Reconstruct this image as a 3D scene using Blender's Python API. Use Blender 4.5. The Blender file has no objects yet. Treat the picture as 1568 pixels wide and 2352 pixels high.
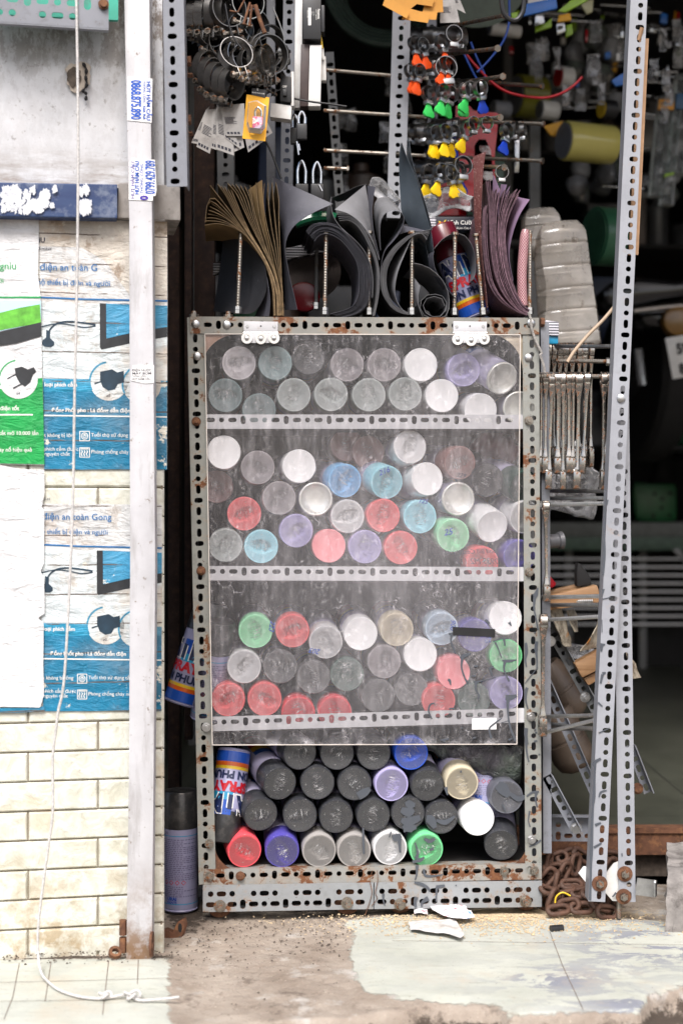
import bpy, bmesh, math, random
from mathutils import Vector, Matrix, Quaternion
R = math.radians
PI = math.pi
SC = bpy.context.scene
COL = SC.collection
V3 = Vector

# ------------------------------------------------------------------ camera
F, CX, CY, DC = 3267.0, 784.0, 1176.0, 2.7      # focal length and centre in picture units of a 1568 x 2352 frame
HC = (2105 - CY) / F * DC                       # camera height over the pavement
cam = bpy.data.cameras.new('camera')
cam.sensor_fit = 'VERTICAL'; cam.sensor_height = 36; cam.lens = 36 * F / 2352
cam.clip_end = 2000; cam.clip_start = .05
cam.dof.use_dof = True; cam.dof.focus_distance = 2.66; cam.dof.aperture_fstop = 2.6
camo = bpy.data.objects.new('camera', cam); COL.objects.link(camo)
camo.location = (0, -DC, HC); camo.rotation_euler = (R(90), 0, 0)
SC.camera = camo
# ------------------------------------------------------------------ world, sun, exposure
SUN_EL, SUN_AZ = R(50), R(-16)                  # from the street side, high, a little to the left
w = bpy.data.worlds.new('World'); SC.world = w; w.use_nodes = True
nt = w.node_tree
sky = nt.nodes.new('ShaderNodeTexSky'); sky.sky_type = 'NISHITA'; sky.sun_disc = False
sky.sun_elevation = SUN_EL; sky.sun_rotation = R(180) + SUN_AZ
sky.air_density = 1.0; sky.dust_density = 4.0; sky.ozone_density = 1.0
bg = nt.nodes['Background']; nt.links.new(sky.outputs[0], bg.inputs[0]); bg.inputs[1].default_value = 0.062
sl = bpy.data.lights.new('sun', 'SUN'); sl.energy = 1.5; sl.angle = R(24); sl.color = (1, .975, .96)
so = bpy.data.objects.new('sun', sl); COL.objects.link(so)
sd = V3((math.sin(SUN_AZ) * math.cos(SUN_EL), -math.cos(SUN_AZ) * math.cos(SUN_EL), math.sin(SUN_EL)))
so.location = sd * 20; so.rotation_euler = sd.to_track_quat('Z', 'Y').to_euler()
SC.view_settings.view_transform = 'Standard'; SC.view_settings.look = 'None'
SC.view_settings.gamma = 1; SC.view_settings.use_curve_mapping = False
SC.view_settings.exposure = 1.62
SC.render.engine = 'CYCLES'
cy = SC.cycles
cy.use_denoising = True; cy.max_bounces = 6; cy.diffuse_bounces = 3; cy.glossy_bounces = 3
cy.transmission_bounces = 4; cy.transparent_max_bounces = 16; cy.caustics_reflective = False; cy.caustics_refractive = False
cy.sample_clamp_indirect = 4
rnd = random.Random(7)

# ------------------------------------------------------------------ places
def P(px, py, Y=0.0):
    "the point at depth Y on the line of sight of a picture place"
    d = Y + DC
    return V3(((px - CX) / F * d, Y, HC - (py - CY) / F * d))
class Plane:
    def __init__(s, O, deg):
        a = R(deg); s.O = V3(O); s.n = V3((-math.sin(a), math.cos(a), 0)); s.u = V3((math.cos(a), math.sin(a), 0))
    def __call__(s, px, py, off=0.0):
        c = V3((0, -DC, HC)); d = V3(((px - CX) / F, 1, -(py - CY) / F))
        t = (s.O + s.n * off - c).dot(s.n) / d.dot(s.n)
        return c + d * t
CAB = Plane((.046, 0, 0), 4.7)       # front of the cabinet
WAL = Plane((-.376, -.213, 0), 10.5) # face of the tiled wall
def G(px, py, z=0.0):
    "a point on the pavement (height z) under a picture place"
    d = (HC - z) * F / (py - CY)
    return V3(((px - CX) / F * d, d - DC, z))
def mapper(x0, y0, s):
    k = .57415
    return lambda x, y: ((x0 + x / s) * k, (y0 + y / s) * k)
K2 = mapper(600, 0, 1.96); K3 = mapper(1300, 0, 1.96); K4 = mapper(2000, 0, 2.145)
K5 = mapper(0, 800, 2.1386); K7 = mapper(0, 2800, 1.815); K8 = mapper(700, 650, 1.96)
K9 = mapper(1400, 550, 1.96); K10 = mapper(2000, 800, 2.145); K11 = mapper(2000, 1800, 1.96)
K12 = mapper(2000, 2900, 1.967); K13 = mapper(620, 2900, 1.889); K14 = mapper(1400, 2900, 1.889)
K0 = mapper(0, 0, 2.24)

# ------------------------------------------------------------------ mesh building
def frame(t):
    t = t.normalized(); a = V3((0, 0, 1)) if abs(t.z) < .9 else V3((1, 0, 0))
    x = t.cross(a).normalized(); return x, t.cross(x).normalized()
def smooth_pts(pts, n=4):
    pts = [V3(p) for p in pts]
    if len(pts) < 3 or n < 2: return pts
    out = []
    for i in range(len(pts) - 1):
        p0 = pts[max(i - 1, 0)]; p1 = pts[i]; p2 = pts[i + 1]; p3 = pts[min(i + 2, len(pts) - 1)]
        for k in range(n):
            t = k / n
            out.append(.5 * ((2 * p1) + (p2 - p0) * t + (2 * p0 - 5 * p1 + 4 * p2 - p3) * t * t + (3 * p1 - p0 - 3 * p2 + p3) * t ** 3))
    out.append(pts[-1]); return out
def resample(pts, n):
    L = [0]
    for a, b in zip(pts, pts[1:]): L.append(L[-1] + (b - a).length)
    out = []; j = 0
    for i in range(n):
        s = L[-1] * i / (n - 1)
        while j < len(L) - 2 and L[j + 1] < s: j += 1
        t = (s - L[j]) / max(L[j + 1] - L[j], 1e-9)
        out.append(pts[j].lerp(pts[j + 1], min(max(t, 0), 1)))
    return out
def stad(theta, kind, k=1.0):
    "reach of a hole edge from its centre; kind L along, T across, O round (metres)"
    if kind == 'O': return .0048 * k
    a, r = (.0037, .0043) if kind == 'L' else (.0033, .0047)
    a *= k; r *= k
    if kind == 'T': theta = theta + PI / 2
    c, s = abs(math.cos(theta)), abs(math.sin(theta))
    lo, hi = 0, a + r + .001
    for _ in range(24):
        m = (lo + hi) / 2; x, y = c * m, s * m
        d = math.hypot(max(x - a, 0), y) - r
        if d < 0: lo = m
        else: hi = m
    return lo
class MB:
    def __init__(s): s.v = []; s.f = []; s.m = []
    def add(s, vs, fs, m=0):
        o = len(s.v); s.v += [V3(v) for v in vs]; s.f += [tuple(i + o for i in f) for f in fs]; s.m += [m] * len(fs); return s
    def box(s, o, a, b, c, m=0):
        o, a, b, c = V3(o), V3(a), V3(b), V3(c)
        vs = [o, o + a, o + a + b, o + b, o + c, o + a + c, o + a + b + c, o + b + c]
        fs = [(0, 3, 2, 1), (4, 5, 6, 7), (0, 1, 5, 4), (1, 2, 6, 5), (2, 3, 7, 6), (3, 0, 4, 7)]
        if a.cross(b).dot(c) < 0: fs = [f[::-1] for f in fs]
        return s.add(vs, fs, m)
    def cbox(s, c, x, y, z, m=0):
        c, x, y, z = V3(c), V3(x), V3(y), V3(z)
        return s.box(c - (x + y + z) / 2, x, y, z, m)
    def tube(s, pts, r, n=8, closed=False, caps=True, m=0):
        pts = [V3(p) for p in pts]; N = len(pts); rr = r if isinstance(r, (list, tuple)) else [r] * N
        t0 = pts[1] - pts[0]; x, y = frame(t0); vs = []; fs = []
        for i in range(N):
            if closed: t = pts[(i + 1) % N] - pts[i - 1]
            else: t = pts[min(i + 1, N - 1)] - pts[max(i - 1, 0)]
            t.normalize(); x = (x - t * x.dot(t)).normalized(); y = t.cross(x)
            for k in range(n):
                a = 2 * PI * k / n; vs.append(pts[i] + (x * math.cos(a) + y * math.sin(a)) * rr[i])
        M = N if closed else N - 1
        for i in range(M):
            for k in range(n):
                a = i * n + k; b = i * n + (k + 1) % n; j = (i + 1) % N
                fs.append((a, b, j * n + (k + 1) % n, j * n + k))
        if caps and not closed: fs += [tuple(range(n))[::-1], tuple((N - 1) * n + k for k in range(n))]
        return s.add(vs, fs, m)
    def lathe(s, o, ax, prof, n=24, m=0, cap0=True, cap1=True, sq=None):
        o = V3(o); ax = V3(ax).normalized(); x, y = frame(ax); vs = []; fs = []
        for (h, r) in prof:
            for k in range(n):
                a = 2 * PI * (k + .5) / n; vs.append(o + ax * h + (x * math.cos(a) + y * math.sin(a)) * max(r, 1e-5))
        for i in range(len(prof) - 1):
            for k in range(n):
                fs.append((i * n + k, i * n + (k + 1) % n, (i + 1) * n + (k + 1) % n, (i + 1) * n + k))
        if cap0: fs.append(tuple(range(n))[::-1])
        if cap1: fs.append(tuple((len(prof) - 1) * n + k for k in range(n)))
        return s.add(vs, fs, m)
    def prism(s, pts, ext, m=0):
        pts = [V3(p) for p in pts]; ext = V3(ext); n = len(pts)
        vs = pts + [p + ext for p in pts]
        nrm = V3((0, 0, 0))
        for i in range(n): nrm += pts[i].cross(pts[(i + 1) % n])
        fs = [tuple(range(n))[::-1], tuple(range(n, 2 * n))] + [(i, (i + 1) % n, n + (i + 1) % n, n + i) for i in range(n)]
        if nrm.dot(ext) < 0: fs = [f[::-1] for f in fs]
        return s.add(vs, fs, m)
    def face(s, pts, m=0):
        return s.add(pts, [tuple(range(len(pts)))], m)
    def sheet(s, A, B, th=.0004, n=28, k=7, m=0, sm=4, back=None, edge=None):
        "a bent sheet between two edges, with thickness"
        A = resample(smooth_pts(A, sm), n); B = resample(smooth_pts(B, sm), n)
        g = [[A[i].lerp(B[i], j / (k - 1)) for j in range(k)] for i in range(n)]
        nr = []
        for i in range(n):
            row = []
            for j in range(k):
                du = g[min(i + 1, n - 1)][j] - g[max(i - 1, 0)][j]; dv = g[i][min(j + 1, k - 1)] - g[i][max(j - 1, 0)]
                q = du.cross(dv); row.append(q.normalized() if q.length > 1e-12 else V3((0, 0, 1)))
            nr.append(row)
        vs = [g[i][j] for i in range(n) for j in range(k)] + [g[i][j] + nr[i][j] * th for i in range(n) for j in range(k)]
        o = n * k; fs = []; m0 = len(s.m)
        for i in range(n - 1):
            for j in range(k - 1):
                a = i * k + j; b = a + 1; c = a + k + 1; d = a + k
                fs.append((a, b, c, d)); fs.append((o + a, o + d, o + c, o + b))
        for i in range(n - 1):
            a = i * k; fs.append((a, a + k, o + a + k, o + a)); b = i * k + k - 1; fs.append((b, o + b, o + b + k, b + k))
        for j in range(k - 1):
            fs.append((j, o + j, o + j + 1, j + 1)); a = (n - 1) * k + j; fs.append((a, a + 1, o + a + 1, o + a))
        s.add(vs, fs, m); c = (n - 1) * (k - 1)
        if back is not None:
            for i in range(c): s.m[m0 + 2 * i + 1] = back
        if edge is not None:
            for i in range(m0 + 2 * c, len(s.m)): s.m[i] = edge
        return s
    def perf(s, A, B, W, nrm, width, th=.002, rows=None, pitch=.0203, start=.010, k=1.0, m=0, nseg=12, hm=0):
        "a punched strip from A to B, W the unit vector across it; rows = [(across0, across1, hole centre, pattern)]"
        A, B, W, nrm = V3(A), V3(B), V3(W), V3(nrm).normalized()
        t = (B - A); L = t.length; t.normalize(); W = (W - t * W.dot(t)).normalized()
        rows = rows or [(0, width, width * .45, 'LOLT')]
        def pt(a, b, back=0): return A + t * a + W * b + nrm * (th if back else 0)
        flip = t.cross(W).dot(nrm) > 0
        def quad(p):
            s.add(p, [(0, 1, 2, 3)] if not flip else [(3, 2, 1, 0)], m)
        for (w0, w1, wc, pat) in rows:
            cells = []; a = 0.0; i = 0
            while start + i * pitch + pitch / 2 <= L + 1e-6:
                c = start + i * pitch; cells.append((max(c - pitch / 2, 0), c + pitch / 2, c, pat[i % len(pat)])); i += 1
            if cells:
                if cells[0][0] > 1e-6: cells.insert(0, (0, cells[0][0], None, '_'))
                if cells[-1][1] < L - 1e-6: cells.append((cells[-1][1], L, None, '_'))
            else: cells = [(0, L, None, '_')]
            for (a0, a1, c, kd) in cells:
                if kd == '_' or c is None:
                    quad([pt(a0, w0), pt(a1, w0), pt(a1, w1), pt(a0, w1)]); quad([pt(a0, w1, 1), pt(a1, w1, 1), pt(a1, w0, 1), pt(a0, w0, 1)]); continue
                th_ = sorted({2 * PI * q / nseg for q in range(nseg)} | {math.atan2(y - wc, x - c) % (2 * PI) for x in (a0, a1) for y in (w0, w1)})
                if kd != 'O':
                    ex = [PI / 2 * q + d for q in range(4) for d in (-.35, .35)]; th_ = sorted(set(th_) | {e % (2 * PI) for e in ex})
                out = []; inn = []
                for a in th_:
                    cc, ss = math.cos(a), math.sin(a); q = []
                    if cc > 1e-9: q.append((a1 - c) / cc)
                    if cc < -1e-9: q.append((a0 - c) / cc)
                    if ss > 1e-9: q.append((w1 - wc) / ss)
                    if ss < -1e-9: q.append((w0 - wc) / ss)
                    ro = min(q); ri = min(stad(a, kd, k), ro * .96)
                    out.append((c + cc * ro, wc + ss * ro)); inn.append((c + cc * ri, wc + ss * ri))
                n = len(th_)
                vs = [pt(*p) for p in out] + [pt(*p) for p in inn] + [pt(*p, 1) for p in out] + [pt(*p, 1) for p in inn]
                fs = []
                for q in range(n):
                    z = (q + 1) % n
                    fs += [(q, z, n + z, n + q), (2 * n + q, 3 * n + q, 3 * n + z, 2 * n + z), (n + q, n + z, 3 * n + z, 3 * n + q)]
                if flip: fs = [f[::-1] for f in fs]
                s.add(vs, fs, m)
                if hm:
                    for q in range(2, len(fs), 3): s.m[q - len(fs)] = hm
        w0 = min(r[0] for r in rows); w1 = max(r[1] for r in rows)
        quad([pt(0, w0, 1), pt(L, w0, 1), pt(L, w0), pt(0, w0)]); quad([pt(0, w1), pt(L, w1), pt(L, w1, 1), pt(0, w1, 1)])
        quad([pt(0, w0, 1), pt(0, w0), pt(0, w1), pt(0, w1, 1)]); quad([pt(L, w0), pt(L, w0, 1), pt(L, w1, 1), pt(L, w1)])
        return s
    def text(s, body, fn, m=0, bold=0.0, shear=0.0, align='LEFT'):
        "flat letters; fn(x, y) puts a point of the line (capital height about .73) in space"
        vs, fs = glyphs(body, bold, shear, align)
        return s.add([fn(x, y) for x, y in vs], fs, m)
    def build(s, name, mats, parent=None, loc=None, smooth=30, bevel=0, weld=0, label=None, cat=None, group=None, kind=None, color=None):
        base = V3(loc) if loc is not None else V3((0, 0, 0))
        if parent is not None: base = ROOT.get(parent.name, V3((0, 0, 0)))
        me = bpy.data.meshes.new(name)
        me.from_pydata([tuple(v - base) for v in s.v], [], s.f)
        mats = mats if isinstance(mats, (list, tuple)) else [mats]
        for q in mats: me.materials.append(q)
        me.polygons.foreach_set('material_index', s.m)
        if weld or bevel:
            bm = bmesh.new(); bm.from_mesh(me)
            if weld: bmesh.ops.remove_doubles(bm, verts=bm.verts, dist=weld)
            if bevel:
                bm.normal_update()
                es = [e for e in bm.edges if len(e.link_faces) == 2 and e.calc_face_angle(0) > R(30)]
                bmesh.ops.bevel(bm, geom=es, offset=bevel, segments=2, profile=.6, affect='EDGES', clamp_overlap=True)
            bm.to_mesh(me); bm.free()
        if smooth:
            me.polygons.foreach_set('use_smooth', [True] * len(me.polygons)); me.set_sharp_from_angle(angle=R(smooth))
        me.update()
        ob = bpy.data.objects.new(name, me); COL.objects.link(ob)
        if parent is not None: ob.parent = parent; ROOT[ob.name] = base
        else: ob.location = base; ROOT[ob.name] = base
        props(ob, label, cat, group, kind)
        if color: ob.color = (*color, 1)
        return ob
ROOT = {}
def props(o, label=None, cat=None, group=None, kind=None):
    if label: o['label'] = label
    if cat: o['category'] = cat
    if group: o['group'] = group
    if kind: o['kind'] = kind
    return o
def thing(name, label, cat, loc=(0, 0, 0), group=None):
    o = bpy.data.objects.new(name, None); o.empty_display_size = .05; COL.objects.link(o)
    o.location = loc; ROOT[o.name] = V3(loc); return props(o, label, cat, group)
def dup(root, mat=None, label=None, color=None):
    "a copy of a thing with copies of its parts and sub-parts"
    r = root.copy(); COL.objects.link(r)
    if mat is not None: r.matrix_world = mat
    if label: r['label'] = label
    def kids(a, b):
        for ch in a.children:
            c = ch.copy(); COL.objects.link(c); c.parent = b; kids(ch, c)
    kids(root, r); return r
_G = {}
def glyphs(body, bold, shear, align):
    key = (body, bold, shear, align)
    if key not in _G:
        cu = bpy.data.curves.new('letters', 'FONT'); cu.body = body; cu.size = 1; cu.offset = bold; cu.resolution_u = 3; cu.shear = shear; cu.align_x = align
        ob = bpy.data.objects.new('letters', cu)
        me = bpy.data.meshes.new_from_object(ob)
        _G[key] = ([(v.co.x, v.co.y) for v in me.vertices], [tuple(p.vertices) for p in me.polygons])
        bpy.data.objects.remove(ob); bpy.data.curves.remove(cu); bpy.data.meshes.remove(me)
    return _G[key]

# ------------------------------------------------------------------ materials
def H(h, k=1.0):
    h = h.lstrip('#'); c = [int(h[i:i + 2], 16) / 255 for i in (0, 2, 4)]
    return tuple((x / 12.92 if x <= .04045 else ((x + .055) / 1.055) ** 2.4) * k for x in c)
class N:
    def __init__(s, name):
        s.mat = bpy.data.materials.new(name); s.mat.use_nodes = True; s.t = s.mat.node_tree; s.b = s.t.nodes['Principled BSDF']; s.out = s.t.nodes['Material Output']
        s.co = s.t.nodes.new('ShaderNodeTexCoord').outputs['Object']
    def n(s, typ, **kw):
        x = s.t.nodes.new('ShaderNode' + typ)
        for k, v in kw.items(): setattr(x, k, v)
        return x
    def l(s, a, b): s.t.links.new(a, b)
    def val(s, sock, v):
        if hasattr(v, 'is_linked') or hasattr(v, 'links'): s.l(v, sock)
        elif isinstance(v, (tuple, list)) and len(v) == 3 and sock.type == 'RGBA': sock.default_value = (*v, 1)
        else: sock.default_value = v
    def noise(s, scale, detail=4, rough=.6, stretch=None, off=0, dist=0):
        m = s.n('Mapping'); s.l(s.co, m.inputs[0]); m.inputs['Location'].default_value = (off, off * 1.7, off * .6)
        if stretch: m.inputs['Scale'].default_value = stretch
        x = s.n('TexNoise'); s.l(m.outputs[0], x.inputs['Vector']); x.inputs['Scale'].default_value = scale; x.inputs['Detail'].default_value = detail; x.inputs['Roughness'].default_value = rough; x.inputs['Distortion'].default_value = dist
        return x.outputs[0]
    def voro(s, scale, feature='F1', stretch=None, rand=1.0):
        m = s.n('Mapping'); s.l(s.co, m.inputs[0])
        if stretch: m.inputs['Scale'].default_value = stretch
        x = s.n('TexVoronoi', feature=feature); s.l(m.outputs[0], x.inputs['Vector']); x.inputs['Scale'].default_value = scale; x.inputs['Randomness'].default_value = rand
        return x.outputs['Distance']
    def step(s, x, a, b):
        m = s.n('MapRange', clamp=True); s.l(x, m.inputs[0]); m.inputs[1].default_value = a; m.inputs[2].default_value = b; return m.outputs[0]
    def math(s, op, a, b=0.0, c=0.0):
        m = s.n('Math', operation=op); s.val(m.inputs[0], a); s.val(m.inputs[1], b); s.val(m.inputs[2], c); return m.outputs[0]
    def mix(s, f, a, b):
        m = s.n('Mix', data_type='RGBA'); s.val(m.inputs[0], f); s.val(m.inputs[6], a); s.val(m.inputs[7], b); return m.outputs[2]
    def bump(s, h, strength=.3, dist=.001):
        b = s.n('Bump'); b.inputs['Strength'].default_value = strength; b.inputs['Distance'].default_value = dist; s.l(h, b.inputs['Height']); return b.outputs[0]
    def set(s, **kw):
        for k, v in kw.items(): s.val(s.b.inputs[k.replace('_', ' ')], v)
        return s
    def xyz(s):
        x = s.n('SeparateXYZ'); s.l(s.co, x.inputs[0]); return x.outputs
def simple(name, c, rough=.5, metal=0.0, var=.25, vs=30, bump=0, bs=200, dirt=None, ds=18, da=.5, coat=0, alpha=None, sss=0):
    q = N(name); b = c
    if var: b = q.mix(q.step(q.noise(vs), .3, .75), tuple(x * (1 - var) for x in c), tuple(min(x * (1 + var * .6), .9) for x in c))
    if dirt: b = q.mix(q.math('MULTIPLY', q.step(q.noise(ds, 6, .7, off=3), .5, .68), da), b, dirt)
    q.set(Base_Color=b, Roughness=rough, Metallic=metal)
    if bump: q.l(q.bump(q.noise(bs, 3), bump), q.b.inputs['Normal'])
    if coat: q.set(Coat_Weight=coat, Coat_Roughness=.15)
    return q.mat
RUST = (.105, .036, .014); RUST2 = (.20, .085, .035)
def painted(name, c, rust=.5, rough=.42, streak=True, scale=22, dirt=.5, metal=.0, specks=True):
    "worn grey paint on steel: rust 0..1 sets how much of it has rusted"
    q = N(name)
    g = q.mix(q.step(q.noise(9, 5, .65), .3, .7), tuple(x * .86 for x in c), tuple(min(x * 1.1, .9) for x in c))
    g = q.mix(q.math('MULTIPLY', q.step(q.noise(55, 6, .75, off=5), .52, .72), dirt), g, tuple(x * .45 for x in (c[0], c[1] * .95, c[2] * .85)))
    n1 = q.noise(scale, 8, .72, off=2, dist=.3)
    t = .72 - rust * .26
    rm = q.step(n1, t, t + .03)
    halo = q.step(n1, t - .07, t + .02)
    rc = q.mix(q.step(q.noise(120, 4), .35, .7), RUST, RUST2)
    g = q.mix(q.math('MULTIPLY', halo, .35), g, (.34, .22, .12))
    if specks:
        sp = q.step(q.noise(260, 2, .5, off=9), .70, .76); g = q.mix(sp, g, (.09, .055, .04))
    col = q.mix(rm, g, rc)
    ro = q.math('MULTIPLY_ADD', rm, .45, rough)
    q.set(Base_Color=col, Roughness=ro, Metallic=metal)
    q.l(q.bump(q.math('MULTIPLY_ADD', rm, -.8, q.noise(300, 3)), .25, .0006), q.b.inputs['Normal'])
    return q.mat
def steel(name, c=(.55, .55, .55), rough=.3, rust=.2, scale=40):
    q = N(name)
    n1 = q.noise(scale, 6, .7, off=2); t = .72 - rust * .3
    rm = q.step(n1, t, t + .06)
    q.set(Base_Color=q.mix(rm, q.mix(q.step(q.noise(90, 3), .3, .7), tuple(x * .75 for x in c), c), RUST2), Metallic=q.math('MULTIPLY_ADD', rm, -.8, 1.0), Roughness=q.math('MULTIPLY_ADD', rm, .5, rough))
    q.l(q.bump(q.noise(260, 3), .12, .0005), q.b.inputs['Normal'])
    return q.mat
def thread(name, c=(.5, .48, .44), pitch=.0016, rough=.38):
    "threaded steel: rings along the rod (local axis taken from generated position)"
    q = N(name); x = q.xyz()
    q.set(Base_Color=q.mix(q.step(q.noise(60, 5), .45, .7), c, tuple(v * .45 for v in c)), Metallic=.9, Roughness=rough)
    return q.mat
def clear(name, tint=(.9, .9, .9), body=.1, rough=.12, wrinkle=60, bs=.6, milky=None):
    "thin clear plastic film: mostly see-through, shiny, crumpled"
    q = N(name)
    tr = q.n('BsdfTransparent'); tr.inputs[0].default_value = (*tint, 1)
    q.set(Base_Color=milky or (.75, .75, .76), Roughness=rough)
    nz = q.noise(wrinkle, 3, .55, dist=1.2); q.l(q.bump(nz, bs, .004), q.b.inputs['Normal'])
    fr = q.n('Fresnel'); fr.inputs[0].default_value = 1.5; q.l(q.b.inputs['Normal'].links[0].from_socket, fr.inputs['Normal'])
    f = q.math('ADD', q.math('MULTIPLY', fr.outputs[0], 1.6), q.math('MULTIPLY', q.step(q.noise(wrinkle * 2.3, 4, .6, off=4), .45, .75), body))
    f = q.math('MINIMUM', f, 1.0)
    mx = q.n('MixShader'); q.l(f, mx.inputs[0]); q.l(tr.outputs[0], mx.inputs[1]); q.l(q.b.outputs[0], mx.inputs[2]); q.l(mx.outputs[0], q.out.inputs[0])
    return q.mat

M = {}
M['angle'] = painted('grey_paint_worn', (.25, .255, .235), rust=.53)
M['angle_rusty'] = painted('grey_paint_rusty', (.26, .26, .247), rust=.84, scale=17)
M['angle_top'] = painted('grey_paint_chipped', (.225, .22, .20), rust=.69, scale=20)
M['angle_clean'] = painted('pale_grey_paint', (.305, .315, .345), rust=.12, dirt=.25, specks=False)
M['angle_grey'] = painted('mid_grey_paint', (.205, .213, .24), rust=.2, dirt=.5)
M['angle_dark'] = painted('dark_grey_paint', (.17, .175, .18), rust=.35, dirt=.6)
M['rail'] = painted('light_grey_paint', (.56, .56, .58), rust=.05, dirt=.2, specks=False)
M['skirt'] = painted('skirt_grey_paint', (.265, .278, .287), rust=.46, dirt=.3)
M['rust'] = simple('rusty_iron', (.13, .055, .028), .85, 0, .5, 40, .6, 180, dirt=(.26, .12, .05), ds=70, da=.7)
M['rust_dark'] = simple('dark_rusty_iron', (.05, .028, .022), .8, 0, .5, 30, .5, 160, dirt=(.12, .06, .035), ds=60, da=.6)
M['zinc'] = steel('zinc_steel', (.62, .62, .62), .34, .12)
M['zinc_rusty'] = steel('zinc_steel_rusty', (.36, .33, .29), .42, .62, 90)
M['wrench'] = steel('forged_wrench_steel', (.44, .42, .39), .24, .58, 120)
M['chrome'] = steel('chrome', (.75, .75, .76), .12, 0)
M['black'] = simple('black_plastic', (.016, .016, .018), .4, 0, .3)
M['blackm'] = simple('black_matt', (.012, .011, .011), .8, 0, .3)
M['white'] = simple('white_plastic', (.72, .71, .69), .4, 0, .12, 20, dirt=(.45, .4, .34), ds=25, da=.35)
q = N('white_metal_paint'); z_ = q.xyz()[2]; c = q.mix(q.step(q.noise(10, 5), .3, .7), (.43, .425, .44), (.56, .555, .57)); c = q.mix(q.math('MULTIPLY', q.step(q.noise(30, 7, .72, stretch=(1, 1, .15), off=3), .52, .66), .55), c, (.27, .25, .24)); c = q.mix(q.step(q.noise(60, 6, .75, off=9), .62, .67), c, (.20, .16, .13)); c = q.mix(q.math('MULTIPLY', q.step(z_, .18, .02), q.step(q.noise(16, 6, .7, off=14), .40, .58)), c, (.20, .12, .07)); q.set(Base_Color=c, Roughness=.5); q.l(q.bump(q.noise(18, 5), .25, .004), q.b.inputs['Normal']); M['whitepaint'] = q.mat
M['paper'] = simple('paper', (.78, .77, .76), .8, 0, .06)
# ================================================================== SETTING
def ground_mats():
    q = N('worn_ground')
    at = lambda n: (lambda a: a.outputs['Fac'])(q.n('Attribute', attribute_name=n))
    c = q.mix(q.step(q.noise(6, 7, .68), .3, .7), (.25, .195, .15), (.50, .43, .36))
    c = q.mix(q.math('MULTIPLY', q.step(q.noise(22, 8, .75, off=4), .54, .66), .75), c, (.11, .08, .06))
    c = q.mix(q.math('MULTIPLY', q.step(q.noise(13, 5, .6, off=28), .58, .68), .8), c, (.56, .53, .49))
    c = q.mix(q.step(q.noise(150, 5, .7, off=8), .62, .70), c, (.60, .52, .42))
    c = q.mix(q.step(q.noise(120, 5, .7, off=17), .64, .70), c, (.06, .05, .045))
    p = q.mix(q.step(q.noise(5, 6, .65, off=31), .3, .7), (.39, .40, .345), (.53, .54, .475))
    sc = q.step(q.noise(15, 8, .72, stretch=(.6, 1.1, 1), off=6, dist=.5), .48, .515)
    sc = q.math('MULTIPLY', sc, at('scuff')); p = q.mix(q.math('MULTIPLY', sc, .85), p, (.185, .195, .245))
    p = q.mix(q.math('MULTIPLY', q.step(q.noise(70, 6, .7, stretch=(.2, 1.4, 1), off=12), .58, .66), .5), p, (.30, .29, .23))
    p = q.mix(q.step(q.noise(190, 4, .65, off=2), .66, .72), p, (.14, .12, .10))
    p = q.mix(q.math('MULTIPLY', q.step(q.noise(8, 6, .7, off=21), .52, .68), .45), p, (.47, .39, .29))
    n2 = q.math('SUBTRACT', q.noise(28, 7, .7, off=40), .5)
    m = q.step(q.math('MULTIPLY_ADD', n2, .9, at('paving')), .44, .54); c = q.mix(m, c, p)
    s_ = q.step(q.math('MULTIPLY_ADD', q.math('SUBTRACT', q.noise(60, 8, .8, off=50), .5), 2.2, at('sand')), .45, .62); c = q.mix(s_, c, (.66, .53, .35))
    d_ = q.step(q.math('MULTIPLY_ADD', q.math('SUBTRACT', q.noise(40, 8, .8, off=60), .5), 1.8, at('soil_shade')), .42, .62); c = q.mix(d_, c, (.075, .056, .042))
    q.set(Base_Color=c, Roughness=.85); q.l(q.bump(q.math('MULTIPLY', q.noise(80, 8, .75), q.math('MULTIPLY_ADD', m, -.75, 1.0)), .9, .006), q.b.inputs['Normal']); M['ground'] = q.mat
    q = N('asphalt_edge')
    c = q.mix(q.step(q.noise(40, 6, .75), .35, .65), (.06, .052, .048), (.26, .22, .18))
    q.set(Base_Color=c, Roughness=.95); q.l(q.bump(q.noise(50, 8, .8), 1, .008), q.b.inputs['Normal']); M['asphalt'] = q.mat
    M['joint'] = simple('dirty_joint', (.22, .17, .14), .9, 0, .5, 60)
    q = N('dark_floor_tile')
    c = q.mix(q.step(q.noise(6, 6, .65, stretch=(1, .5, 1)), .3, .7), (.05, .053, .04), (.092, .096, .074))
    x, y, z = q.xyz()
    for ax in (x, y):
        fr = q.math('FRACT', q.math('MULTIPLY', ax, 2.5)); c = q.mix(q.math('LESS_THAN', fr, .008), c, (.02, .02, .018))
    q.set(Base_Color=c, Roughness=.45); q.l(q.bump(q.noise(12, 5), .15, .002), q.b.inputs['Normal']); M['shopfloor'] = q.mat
    M['dirt'] = simple('sawdust', (.56, .43, .27), .95, 0, .4, 120, .8, 300)
    M['darkdirt'] = simple('black_grime', (.09, .07, .055), .95, 0, .5, 80, .9, 200)
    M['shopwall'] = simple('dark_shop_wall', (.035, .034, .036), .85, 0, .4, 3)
ground_mats()
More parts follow.
